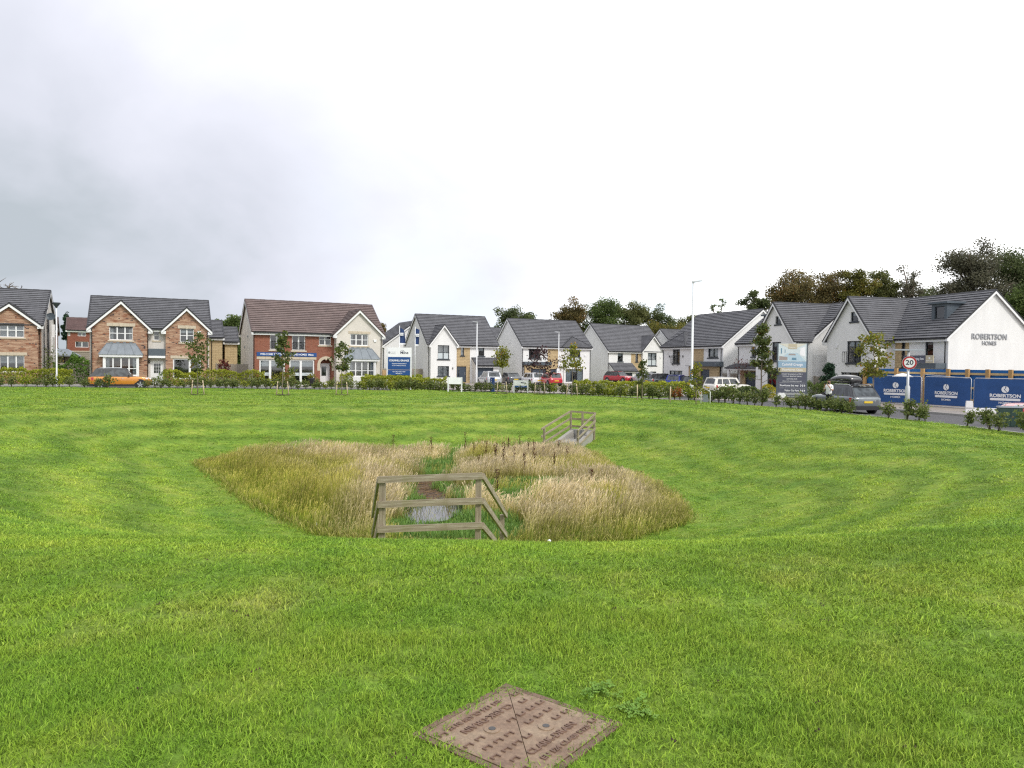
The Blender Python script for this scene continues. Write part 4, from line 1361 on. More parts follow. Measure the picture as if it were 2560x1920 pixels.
    def downpipe(s, u, v, ztop, zbot=None, n=(0, -1)):
        zbot = s.zb if zbot is None else zbot
        mb = MB()
        nx, ny = n
        o = Vector((u + nx * .06, v + ny * .06, 0))
        mb.tube([Vector((u + nx * .34, v + ny * .34, ztop - .03)), Vector((u + nx * .32, v + ny * .32, ztop - .14)), o + Vector((0, 0, ztop - .42)), o + Vector((0, 0, zbot))], 0.036, 7)
        return mb.build('downpipe', M['black_trim'], s.e)

    def finish(s):
        s.rm.build('roof', M[s.roofm], s.e)
        s.rd.build('ridge_and_verge', M['black_trim'] if s.roofm == 'roof_slate' else M['ridge_brown'], s.e)
        s.tw.build('bargeboard', M['trim_white'], s.e)
        s.bk.build('gutter', M['black_trim'], s.e)
        return s.e


plain('ridge_brown', (0.085, 0.058, 0.055), 0.7, 0.1, 3)
plain('ridge_slate', (0.055, 0.055, 0.060), 0.7, 0.1, 3)


def door(parent, fr, o, mat, glass=None, reveal=0.12, grid=None, frame='trim_white', handle_right=True):
    t0, z0, t1, z1 = o
    mb = MB()
    fbox(mb, fr, t0, t0 + .06, z0, z1, -reveal - .06, -reveal + .02); fbox(mb, fr, t1 - .06, t1, z0, z1, -reveal - .06, -reveal + .02); fbox(mb, fr, t0 + .06, t1 - .06, z1 - .06, z1, -reveal - .06, -reveal + .02)
    mb.build('door_frame', M[frame], parent)
    d = MB(); fbox(d, fr, t0 + .06, t1 - .06, z0 + .02, z1 - .06, -reveal - .05, -reveal)
    do = d.build('door', M[mat], parent)
    if glass:
        g = MB(); a, b, c, e = glass
        g.poly([fr.P(a, b, -reveal + .004), fr.P(c, b, -reveal + .004), fr.P(c, e, -reveal + .004), fr.P(a, e, -reveal + .004)])
        g.build('pane', M['car_glass'], do)
        if grid:
            k = MB()
            for i in range(1, grid[0]): x = a + (c - a) * i / grid[0]; fbox(k, fr, x - .012, x + .012, b, e, -reveal + .006, -reveal + .016)
            for i in range(1, grid[1]): z = b + (e - b) * i / grid[1]; fbox(k, fr, a, c, z - .012, z + .012, -reveal + .005, -reveal + .014)
            k.build('glazing_bar', M[mat], do)
    h = MB(); x = t1 - .14 if handle_right else t0 + .14
    h.bar(fr.P(x, z0 + .95, -reveal + .05), fr.P(x, z0 + 1.2, -reveal + .05), .025, .025); fbox(h, fr, x - .02, x + .02, z0 + .92, z0 + 1.24, -reveal, -reveal + .012)
    h.build('handle', M['galvanised'], do)
    return do


def garage_door(parent, fr, o, mat='garage_blue', reveal=0.15, panels=4):
    t0, z0, t1, z1 = o
    f = MB()
    fbox(f, fr, t0, t0 + .05, z0, z1, -reveal - .05, -reveal + .02); fbox(f, fr, t1 - .05, t1, z0, z1, -reveal - .05, -reveal + .02); fbox(f, fr, t0 + .05, t1 - .05, z1 - .06, z1, -reveal - .05, -reveal + .02)
    go = f.build('garage_door', M['frame_dark'], parent)
    h = (z1 - .06 - z0) / panels
    p = MB(); fbox(p, fr, t0 + .05, t1 - .05, .006, h - .006, -reveal - .03, -reveal)
    me = p.mesh('panel', M[mat])
    for k in range(panels): link('panel', me, go, (0, 0, z0 + k * h))
    return go


def small_box(parent, fr, t0, t1, z0, z1, n1, mat, name):
    b = MB(); fbox(b, fr, t0, t1, z0, z1, 0.0, n1)
    return b.build(name, M[mat], parent)


def alarm_box(parent, fr, t, z):
    b = MB()
    b.prism([(t - .16, z + .13), (t - .10, z - .12), (t + .10, z - .12), (t + .16, z + .13)], lambda p: fr.P(p[0], p[1], 0.002), lambda p: fr.P(p[0], p[1], 0.085))
    return b.build('alarm_box', M['trim_white'], parent)


def wall_lamp(parent, fr, t, z):
    b = MB(); b.tube([fr.P(t, z - .14, .08), fr.P(t, z + .14, .08)], .045, 8); fbox(b, fr, t - .03, t + .03, z - .05, z + .05, 0, .08)
    return b.build('wall_lamp', M['black_trim'], parent)


def juliet(parent, fr, t0, t1, z0, h=1.05, n=0.09, mat='black_trim', bars=9, feet=True):
    b = MB()
    fbox(b, fr, t0, t1, z0 + h - .04, z0 + h, n, n + .04); fbox(b, fr, t0, t1, z0 + .08, z0 + .11, n, n + .04)
    for i in range(bars + 1):
        t = t0 + (t1 - t0) * i / bars
        fbox(b, fr, t - .01, t + .01, z0 + .11, z0 + h - .04, n + .005, n + .03)
    for t in (t0 + .02, t1 - .06): fbox(b, fr, t, t + .04, z0 + h - .06, z0 + h - .02, 0.0, n)
    if feet:
        for k in (0.22, 0.72):
            t = t0 + (t1 - t0) * k
            b.tube([fr.P(t, z0 + .10, n), fr.P(t, z0 - .15, n + .02), fr.P(t + .05, z0 - .26, 0.02)], .022, 6)
    return b.build('balcony_rail', M[mat], parent)


def lean_roof(parent, pts, mat='roof_slate', name='porch_roof', course=0.30, trim=True):
    """small mono-pitch roof: E0,E1 eaves, T1,T0 top"""
    mb = MB()
    roof_plane(mb, *pts, course=course)
    return mb.build(name, M[mat], parent)


def text(parent, fr, s, t, z, size, mat, n=0.012, extrude=0.004, align='CENTER', bold=0.0, spacing=1.0, shear=0.0, width=None, name='lettering'):
    c = bpy.data.curves.new(name, 'FONT')
    c.body = s; c.size = size; c.align_x = align; c.align_y = 'CENTER'; c.extrude = extrude; c.offset = bold; c.space_character = spacing; c.shear = shear
    c.resolution_u = 3
    c.materials.append(M[mat])
    o = bpy.data.objects.new(name, c)
    col.objects.link(o)
    zv = Vector((0, 0, 1))
    m = Matrix((fr.u, zv, fr.nv)).transposed().to_4x4()
    m.translation = fr.P(t, z, n)
    TEXTS.append((o, parent, m, width, name))
    return o


TEXTS = []


def finish_texts():
    """turn every piece of lettering into its own small mesh"""
    bpy.context.view_layer.update()
    dg = bpy.context.evaluated_depsgraph_get()
    made = []
    for o, parent, m, width, name in TEXTS:
        me = bpy.data.meshes.new_from_object(o.evaluated_get(dg))
        if width and len(me.vertices):
            xs = [v.co.x for v in me.vertices]
            k = width / max(1e-4, max(xs) - min(xs))
            for v in me.vertices: v.co.x *= k
        made.append((me, parent, m, name))
    for t in TEXTS:
        cu = t[0].data
        bpy.data.objects.remove(t[0]); bpy.data.curves.remove(cu)
    for me, parent, m, name in made:
        ob = link(name, me, parent)
        ob.matrix_local = m


# ------------------------------------------------------------------ brick house at the far left
def house_far_left():
    x, y, th = -49.015, 62.115, 0.434
    sh = 7.4                                   # the house runs on past the picture's left edge
    c, s_ = math.cos(th), math.sin(th)
    h = House('brick_house', 'mottled brick house with zebra blinds and satellite dish, far left', x - sh * c, y - sh * s_, th, 8.664 + sh, 9.326, 5.35, 8.55)
    W, D, u = h.W, h.D, sh + 6.39
    hl = hr = 2.05; pr = .35; zw = 6.95
    F = h.front; Fw = h.fr(-pr)
    up = (sh + 5.62, 4.14, sh + 7.45, 5.36); lo = (sh + 5.62, 1.18, sh + 7.45, 2.6)
    lu = (2.2, 4.14, 4.6, 5.36); ll = (2.2, 1.18, 4.6, 2.6)
    wall(h.e, F, [(0, h.zb), (W, h.zb), (W, h.ze), (0, h.ze)], [lu, ll, (u - hl + .1, .0, u + hr - .1, h.ze - .2)], M['brick_multi'])
    wall(h.e, Fw, h.wing_poly(u, hl, hr, zw), [up, lo], M['brick_multi'])
    h.wing_sides(u, hl, hr, pr, M['brick_multi'])
    wall(h.e, h.left, h.gable_poly(), [], M['render_grey']); wall(h.e, h.right, h.gable_poly(), [], M['render_grey']); wall(h.e, h.back, [(0, h.zb), (W, h.zb), (W, h.ze), (0, h.ze)], [], M['render_grey'])
    window(h.e, Fw, up, 3, (0.5,), blind=(1.0, 'slat')); window(h.e, Fw, lo, 3, (), blind=(0.5, 'slat'))
    window(h.e, F, lu, 3, (0.5,)); window(h.e, F, ll, 3)
    lintel(h.e, Fw, up[0] - .2, up[2] + .2, 2.6, 2.86)
    alarm_box(h.e, F, sh + 8.0, 4.9)
    h.main_roof(gut=((0, u - hl - .25), (u + hr + .25, None)))
    h.wing_roof(u, hl, hr, zw, pr)
    h.downpipe(W - .1, 0, 5.2); h.downpipe(W, 1.2, 6.9, n=(1, 0))
    b = MB(); b.tube([h.right.P(3.4, 6.3, .12), h.right.P(3.4, 0.2, .12)], .085, 8); b.build('soil_pipe', M['black_trim'], h.e)
    b = MB(); fbox(b, h.right, 6.6, 7.1, 4.4, 5.6, .0, .25); fbox(b, h.right, 6.4, 7.0, .9, 4.4, .0, .10); b.build('flue_box', M['trim_white'], h.e)
    for z in (3.4, 4.4, 2.0): small_box(h.e, h.right, 1.9, 2.05, z, z + .16, .05, 'lead_grey', 'air_vent')
    h.finish()
    # satellite dish on the gable
    d = MB()
    n, k = 18, 5
    for i in range(k):
        for j in range(n):
            a0, a1 = 2 * math.pi * j / n, 2 * math.pi * (j + 1) / n
            r0_, r1_ = i / k, (i + 1) / k
            q = [(r0_, a0), (r1_, a0), (r1_, a1), (r0_, a1)]
            d.poly([(rr * .40 * math.cos(a), -0.10 * (1 - rr * rr) * -1, rr * .34 * math.sin(a)) for rr, a in q], 0, True)
    d.tube([(0, 0.1, -.05), (0, .35, -.25)], .02, 6, 0); d.tube([(0.0, 0.05, -.30), (0, -.38, -.05)], .012, 5, 0); d.box(-.04, .04, -.44, -.36, -.09, .0)
    bpy.context.view_layer.update()
    p = h.e.matrix_world @ h.right.P(2.3, 6.15, .42)
    tag(d.build('satellite_dish', M['zinc_dark'], None, p, (R(-12), 0, R(12))), 'dark oval satellite dish on the pale gable behind the street lamp', 'satellite dish')


house_far_left()


# ------------------------------------------------------------------ twin-gabled brick house
def bay_window(h, fr0, t0, t1, z0, z1, proj, zt, over, cols=4, tin='lead_grey', seams=5):
    """box bay with a hipped sheet-metal roof"""
    fr = Frame(fr0.o + fr0.nv * proj, fr0.u, fr0.nv)
    wf = MB()
    fbox(wf, fr, t0, t1, -0.1, z0, -proj, 0.0)
    fbox(wf, fr, t0 - over + .05, t1 + over - .05, z1, z1 + .20, -proj - .0, .14)
    fbox(wf, fr, t0, t0 + .16, z0, z1, -proj, 0); fbox(wf, fr, t1 - .16, t1, z0, z1, -proj, 0)
    bo = wf.build('bay', M['trim_white'], h.e)
    window(h.e, fr, (t0 + .16, z0, t1 - .16, z1), cols, (0.36,), sill=None, reveal=0.05, curtain=True)
    rb = MB()
    a, b = t0 - over, t1 + over
    zE = z1 + .20
    i0, i1 = a + (b - a) * .17, b - (b - a) * .17
    E0, E1, T0, T1 = fr.P(a, zE, .22), fr.P(b, zE, .22), fr.P(i0, zt, -proj + .03), fr.P(i1, zt, -proj + .03)
    W0, W1 = fr.P(a, zE, -proj), fr.P(b, zE, -proj)
    rb.poly([E0, E1, T1, T0]); rb.poly([W0, E0, T0]); rb.poly([E1, W1, T1]); rb.poly([W0, W1, E1, E0])
    for k in range(seams + 1):
        q = k / seams
        rb.bar(E0.lerp(E1, q) + Vector((0, 0, .02)), T0.lerp(T1, q) + Vector((0, 0, .02)), .035, .045)
    rb.bar(W0 + Vector((0, 0, .02)), T0 + Vector((0, 0, .02)), .05, .04); rb.bar(W1 + Vector((0, 0, .02)), T1 + Vector((0, 0, .02)), .05, .04)
    rb.build('bay_roof', M[tin], h.e)
    # lead apron on the wall
    ap = MB()
    n = 9
    for k in range(n):
        q0, q1 = k / n, (k + 1) / n
        dz = .16 if k % 2 else .10
        p, q = (i0 + (i1 - i0) * q0), (i0 + (i1 - i0) * q1)
        fbox(ap, fr0, p, q - .01, zt - .02, zt + dz, .0, .03)
    ap.build('flashing', M[tin], h.e)
    return bo


def house_twin():
    h = House('brick_house', 'mottled brick house with two front gables behind the orange car', -37.035, 65.929, .442, 9.735, 8.488, 5.30, 8.10)
    W, pr = h.W, .46
    F, Fw = h.front, h.fr(-.46)
    g1 = (2.472, 2.30, 2.14, 7.45); g2 = (7.785, 1.74, 1.80, 7.05)
    c0, c1 = g1[0] + g1[2], g2[0] - g2[1]
    upL = (1.54, 4.06, 3.39, 5.28); upR = (7.22, 3.98, 8.40, 5.24); lowR = (6.64, .62, 9.00, 2.5)
    upC = (5.06, 4.12, 5.54, 5.04); dr = (4.80, .05, 5.84, 2.28)
    wall(h.e, F, [(0, h.zb), (W, h.zb), (W, h.ze), (0, h.ze)], [upC, dr, (.3, 0.2, c0 - .2, 5.2), (c1 + .2, .2, W - .3, 5.2)], M['render_grey'])
    wall(h.e, Fw, h.wing_poly(g1[0], g1[1], g1[2], g1[3]), [upL], M['brick_multi'])
    wall(h.e, Fw, h.wing_poly(g2[0], g2[1], g2[2], g2[3]), [upR, lowR], M['brick_multi'])
    h.wing_sides(g1[0], g1[1], g1[2], pr, M['brick_multi']); h.wing_sides(g2[0], g2[1], g2[2], pr, M['brick_multi'])
    wall(h.e, h.left, h.gable_poly(), [], M['brick_multi']); wall(h.e, h.right, h.gable_poly(), [], M['render_cream']); wall(h.e, h.back, [(0, h.zb), (W, h.zb), (W, h.ze), (0, h.ze)], [], M['render_cream'])
    window(h.e, Fw, upL, 3, (0.5,), curtain=True); window(h.e, Fw, upR, 2, (0.5,), blind=(.28, 'roller'))
    window(h.e, F, upC, 1, (0.5,), fw=.06); window(h.e, Fw, lowR, 2, (), fw=.11, sill=None, widths=(0.6, 0.4))
    lintel(h.e, Fw, upL[0] - .2, upL[2] + .2, 5.29, 5.57, n=5); lintel(h.e, Fw, upR[0] - .18, upR[2] + .18, 5.25, 5.53); lintel(h.e, Fw, lowR[0] - .2, lowR[2] + .1, 2.51, 2.78, False, n=4)
    door(h.e, F, dr, 'trim_white', (5.08, 1.15, 5.62, 2.0), grid=(3, 3))
    bay_window(h, Fw, 1.07, 3.89, .95, 2.58, .6, 3.72, .34)
    # flat porch canopy between the gables
    b = MB(); fbox(b, F, c0 + .03, c1 - .03, 2.72, 3.36, 0.0, .50); b.build('porch_roof', M['zinc_dark'], h.e)
    b = MB(); fbox(b, F, c0 + .03, c1 - .03, 2.52, 2.72, 0.0, .54); b.build('fascia', M['trim_white'], h.e)
    alarm_box(h.e, Fw, 8.86, 4.9); wall_lamp(h.e, F, 4.70, 2.2)
    h.main_roof(gut=((c0 + .2, c1 - .2),))
    h.wing_roof(g1[0], g1[1], g1[2], g1[3], pr, oe=.36); h.wing_roof(g2[0], g2[1], g2[2], g2[3], pr, oe=.36)
    h.downpipe(.2, -pr, 5.1); h.downpipe(c0 - .02, -pr, 5.1); h.downpipe(g2[0] + g2[2] - .05, -pr, 5.0)
    h.finish()


house_twin()


# ------------------------------------------------------------------ show home with the blue sign
def arch_ring(fr, tc, zs, r0_, r1_, n0, n1, mb, n=14, leg=0.0):
    for i in range(n):
        a0, a1 = math.pi * i / n, math.pi * (i + 1) / n
        P = lambda r, a, nn: fr.P(tc - r * math.cos(a), zs + r * math.sin(a), nn)
        g = 0.006
        mb.hexa([P(r0_, a0, n1), P(r0_, a1, n1), P(r0_, a1, n0), P(r0_, a0, n0), P(r1_, a0, n1), P(r1_, a1 - g, n1), P(r1_, a1 - g, n0), P(r1_, a0, n0)])
    if leg:
        for sg in (-1, 1):
            a, b = sorted((tc + sg * r0_, tc + sg * r1_)); fbox(mb, fr, a, b, zs - leg, zs - .006, n0, n1)


def house_show():
    h = House('show_home', 'red brick show home with brown roof and blue welcome sign', -23.839, 69.228, .469, 12.235, 8.777, 5.20, 8.22, roof='roof_brown')
    W, pr = h.W, .96
    F, Fw = h.front, h.fr(-pr)
    uc, hl, hr, zw = 9.636, 2.20, 2.20, 7.32
    ua = uc - hl
    w1 = (1.47, 3.43, 2.72, 5.02); w2 = (3.47, 3.40, 4.72, 5.02); w3 = (6.0, 3.95, 7.14, 5.02); g1 = (.54, .05, 2.86, 2.54); g2 = (3.24, .05, 5.58, 2.54)
    dr = (6.12, .0, 7.22, 2.62)
    wall(h.e, F, [(0, h.zb), (ua, h.zb), (ua, h.ze), (0, h.ze)], [w1, w2, w3, g1, g2, dr], M['brick_red'], reveal=.3)
    wall(h.e, F, [(uc + hr, h.zb), (W, h.zb), (W, h.ze), (uc + hr, h.ze)], [], M['render_cream'])
    wu = (8.76, 3.96, 10.54, 5.08)
    wall(h.e, Fw, h.wing_poly(uc, hl, hr, zw), [wu], M['render_cream']); h.wing_sides(uc, hl, hr, pr, M['render_cream'])
    wall(h.e, h.left, h.gable_poly(), [], M['render_cream']); wall(h.e, h.right, h.gable_poly(), [], M['render_cream']); wall(h.e, h.back, [(0, h.zb), (W, h.zb), (W, h.ze), (0, h.ze)], [], M['render_cream'])
    for w in (w1, w2):
        window(h.e, F, w, 2, (), fw=.085); juliet(h.e, F, w[0] + .06, w[2] - .06, w[1] + .02, .78, .01, bars=12, feet=False)
    window(h.e, F, w3, 2, (0.5,)); window(h.e, Fw, wu, 3, (0.5,), curtain=True, fw=.07)
    for g, wd in ((g1, (.42, .58)), (g2, (.46, .54))):
        wo = window(h.e, F, g, 2, (), fw=.13, sill=None, widths=wd, blind=(.24, 'roller'))
        k = MB()
        for (a, b) in ((g[0] + .14, g[0] + (g[2] - g[0]) * wd[0] - .11), (g[0] + (g[2] - g[0]) * wd[0] + .11, g[2] - .14)):
            if g is g1 and a > g[0] + .5: continue
            fbox(k, F, a, b, 1.02, 1.30, -.150, -.138)
        k.build('frosted_band', M['frosted'], wo)
        for i in range(3):
            text(wo, F, 'Milne', g[0] + .36 + i * .62 if g is g2 else g[0] + .33 + i * .40, 1.16, .13, 'print_dark', n=-.136, extrude=.001) if not (g is g1 and i > 1) else None
    lintel(h.e, F, .30, 5.76, 2.55, 2.80, False, n=7)
    lintel(h.e, Fw, wu[0] - .2, wu[2] + .2, 5.10, 5.34, n=5)
    ar = MB(); arch_ring(F, 6.67, 2.06, .565, .83, -.05, .045, ar, leg=.55)
    fbox(ar, F, 6.60, 6.74, 2.52, 2.70, .04, .07); ar.build('arch', M['cast_stone'], h.e)
    # arched soffit filling the square head of the opening
    sp = MB()
    for i in range(12):
        a0, a1 = math.pi * i / 12, math.pi * (i + 1) / 12
        x0, x1 = 6.67 - .56 * math.cos(a0), 6.67 - .56 * math.cos(a1)
        sp.poly([F.P(x0, 2.06 + .56 * math.sin(a0), -.002), F.P(x1, 2.06 + .56 * math.sin(a1), -.002), F.P(x1, 2.64, -.002), F.P(x0, 2.64, -.002)])
    sp.build('arch_infill', M['brick_red'], h.e)
    door(h.e, F, (6.14, .05, 7.20, 2.2), 'trim_white', (6.42, 1.0, 6.88, 1.9), reveal=.8)
    b = MB(); fbox(b, F, 6.10, 7.24, 2.14, 2.66, -.86, -.82); b.build('porch_back', M['brick_red'], h.e)
    b = MB(); fbox(b, F, 6.05, 6.13, -.1, 2.6, -.8, -.3); fbox(b, F, 7.21, 7.29, -.1, 2.6, -.8, -.3); b.build('porch_side', M['brick_red'], h.e)
    bay_window(h, Fw, 8.40, 11.15, 1.0, 2.46, .55, 3.62, .36, tin='lead_grey', seams=4)
    alarm_box(h.e, Fw, 11.2, 4.45)
    # blue welcome sign
    s = empty('welcome_sign', (0, 0, 0), 0, None)
    s.parent = h.e
    b = MB(); fbox(b, F, .30, 5.76, 2.83, 3.19, .03, .075); so = b.build('sign_board', M['sign_blue'], s)
    text(s, F, 'WELCOME TO STEWART MILNE HOMES', 2.72, 3.005, .235, 'print_white', n=.081, bold=.004, width=4.25)
    text(s, F, 'Milne', 5.22, 3.00, .22, 'print_white', n=.081, bold=.006, width=.48)
    h.main_roof(gut=((0, ua - .25),))
    h.wing_roof(uc, hl, hr, zw, pr, oe=.34)
    h.downpipe(.06, 0, 5.05); h.downpipe(uc + hr - .02, -pr, 5.0)
    for z, t in ((3.6, 3.0), (1.9, 2.6), (4.6, 5.2)): small_box(h.e, h.left, t, t + .2, z, z + .2, .06, 'lead_grey', 'air_vent')
    h.finish()


house_show()
# ------------------------------------------------------------------ white houses
def box_walls(h, mat='render_white', skip=(), left_open=(), right_open=()):
    W, D = h.W, h.D
    wall(h.e, h.left, h.gable_poly(), list(left_open), M[mat]); wall(h.e, h.right, h.gable_poly(), list(right_open), M[mat])
    wall(h.e, h.back, [(0, h.zb), (W, h.zb), (W, h.ze), (0, h.ze)], [], M[mat])


def stone_panel(h, v, t0, t1, z0, z1, opens=(), proud=0.03, name='stone_panel'):
    return wall(h.e, h.fr(v - proud), [(t0, z0), (t1, z0), (t1, z1), (t0, z1)], list(opens), M['stone_tan'], reveal=0.14, name=name, depth=proud)


def garage_lean(h, t0, t1, proj, zt, zf, door_o, side_l=True, side_r=True, mat='render_white', over=.3):
    """single garage standing in front of the house under a mono-pitch roof"""
    F = h.fr(-proj)
    m = (zt - zf) / proj
    wall(h.e, F, [(t0, h.zb), (t1, h.zb), (t1, zf), (t0, zf)], [door_o], M[mat], reveal=.15)
    for u, fr in ((t0, Frame((t0, 0, 0), (0, -1, 0), (-1, 0, 0))), (t1, Frame((t1, -proj, 0), (0, 1, 0), (1, 0, 0)))):
        P = [(0, h.zb), (proj, h.zb), (proj, zf), (0, zt)] if u == t0 else [(0, h.zb), (proj, h.zb), (proj, zt), (0, zf)]
        wall(h.e, fr, P, [], M[mat])
    garage_door(h.e, F, door_o)
    zl = zf - m * over
    lean_roof(h.e, [(t0 - .12, -proj - over, zl), (t1 + .12, -proj - over, zl), (t1 + .12, 0.0, zt), (t0 - .12, 0.0, zt)])
    b = MB(); b.box(t0 - .12, t1 + .12, -proj - over + .01, -proj - over + .045, zl - .18, zl); b.box(t0 - .12, t1 + .12, -proj - over + .045, -proj, zl - .18, zl - .15)
    for u in (t0 - .12, t1 + .08): b.hexa([(u, -proj - over, zl - .18), (u + .04, -proj - over, zl - .18), (u + .04, 0, zt - .18), (u, 0, zt - .18), (u, -proj - over, zl), (u + .04, -proj - over, zl), (u + .04, 0, zt), (u, 0, zt)])
    b.build('fascia', M['trim_white'], h.e)
    b = MB(); b.box(t0 - .15, t1 + .15, -proj - over - .11, -proj - over + .006, zl - .05, zl + .06); b.build('gutter', M['black_trim'], h.e)


def house_milne_white():
    h = House('white_house', 'white house with steep front gable right of the blue sales board', -10.337, 91.697, .439, 9.246, 9.003, 4.80, 8.45)
    W, pr = h.W, .484
    F, Fw = h.front, h.fr(-pr)
    uc, hl, hr, zw = 1.92, 1.68, 1.68, 6.95
    wu = (1.15, 2.84, 2.63, 4.55); wl = (1.15, .78, 2.63, 2.0)
    slim = (4.33, 3.33, 4.76, 4.58); dr = (3.82, .0, 5.07, 1.99); wr = (6.71, 3.33, 7.51, 4.54)
    wall(h.e, F, [(0, h.zb), (W, h.zb), (W, h.ze), (0, h.ze)], [slim, dr, wr], M['render_white'])
    stone_panel(h, 0, uc + hr + .01, 5.56, h.zb, 4.62, [slim, dr])
    wall(h.e, Fw, h.wing_poly(uc, hl, hr, zw), [wu, wl], M['render_white']); h.wing_sides(uc, hl, hr, pr, M['render_white'])
    box_walls(h)
    window(h.e, Fw, wu, 2, (.47,), 'frame_dark', sill='frame_dark', lower_frost=True); window(h.e, Fw, wl, 2, (), 'frame_dark', sill='frame_dark')
    window(h.e, h.fr(-.03), slim, 1, (), 'frame_dark', sill='frame_dark', blind=(.99, 'roller')); window(h.e, F, wr, 1, (), 'frame_dark', sill='frame_dark', blind=(.5, 'roller'))
    door(h.e, h.fr(-.03), dr, 'garage_blue', (4.02, .5, 4.20, 1.85), frame='frame_dark')
    garage_lean(h, 5.86, 8.98, 1.25, 3.05, 2.25, (6.10, h.zb + .1, 8.25, 1.95))
    wall_lamp(h.e, Fw, 3.1, 1.75); wall_lamp(h.e, h.fr(-1.25), 5.98, 1.75)
    b = MB(); b.box(7.2, 7.6, -.25, -.02, 3.02, 3.12); b.build('flashing', M['lead_grey'], h.e)
    h.main_roof(gut=((uc + hr + .2, None),)); h.wing_roof(uc, hl, hr, zw, pr)
    h.downpipe(.1, 0, 4.75, n=(-.3, -1)); h.downpipe(W - .02, 0, 4.7)
    h.finish()


house_milne_white()


def house_hipped():
    h = House('white_house', 'white house with hipped front roof and tan stone garage, behind the small red car', 1.264, 98.031, .442, 10.329, 8.835, 4.86, 8.40)
    W = h.W
    F = h.front
    ul = (.99, 3.13, 2.71, 4.38); wu = (7.14, 2.42, 8.77, 4.42); wl = (6.56, .05, 9.25, 1.76); gd = (1.06, h.zb + .05, 3.35, 1.79); dr = (3.95, h.zb + .05, 5.02, 1.76)
    wall(h.e, F, [(0, h.zb), (W, h.zb), (W, h.ze), (0, h.ze)], [ul, wu, wl, (.9, h.zb + .02, 3.5, 1.9), dr], M['render_white'])
    stone_panel(h, 0, 3.77, 5.33, 2.0, 4.66); stone_panel(h, -.25, .22, 5.33, h.zb, 2.2, [gd, dr], proud=.25)
    gl = (3.05, 3.4, 3.65, 4.42)
    box_walls(h, left_open=[gl])
    window(h.e, F, ul, 2, (), 'frame_dark', sill='frame_dark'); window(h.e, F, wu, 2, (.47,), 'frame_dark', sill='frame_dark', lower_frost=True)
    window(h.e, F, wl, 3, (), 'frame_dark', sill=None, pane_mat='glass', blind=(.2, 'roller')); window(h.e, h.left, gl, 1, (), 'trim_white', sill='trim_white')
    fr = MB()
    for a, b in ((6.62, 7.45), (8.35, 9.18)): fbox(fr, F, a, b, .12, 1.70, -.165, -.16)
    fr.build('frosted_panel', M['frosted'], h.e)
    garage_door(h.e, h.fr(-.5), gd, reveal=.12)
    door(h.e, h.fr(-.5), dr, 'garage_blue', (4.5, .4, 4.66, 1.6), frame='frame_dark')
    b = MB(); fbox(b, F, .10, 4.0, 2.24, 2.68, 0.0, .75); b.build('porch_roof', M['zinc_dark'], h.e)
    alarm_box(h.e, F, 9.5, 3.6)
    for t, z in ((6.2, 1.8), (3.9, 4.7)): small_box(h.e, h.left, t, t + .2, z, z + .16, .06, 'trim_white', 'air_vent')
    h.main_roof(gut=((0, None),))
    # hipped cross roof
    uc, hw, zw, hd = 8.088, 2.35, 6.05, 1.5
    m = (h.zr - h.ze) / (h.D / 2); vh = (zw - h.ze) / m
    zl = h.ze - m * h.oe; y0 = -h.oe - .06
    A, B, T, K = (uc - hw, y0, zl + .02), (uc + hw, y0, zl + .02), (uc, hd - .3, zw), (uc, vh + .2, zw)
    roof_tri(h.rm, A, B, T)
    roof_plane(h.rm, (uc - hw, y0 + .25, zl + .1), A, T, K); roof_plane(h.rm, B, (uc + hw, y0 + .25, zl + .1), K, T)
    for p in (A, B): h.rd.bar(Vector(p) + Vector((0, 0, .14)), Vector(T) + Vector((0, 0, .16)), .16, .08)
    h.ridge(T, K)
    h.rd.bar((uc - hw, y0 + .3, zl + .2), (uc - .6, vh - .6, zw - .2), .08, .05)
    h.downpipe(.06, 0, 4.75); h.downpipe(W - .02, 0, 4.7)
    h.finish()


house_hipped()


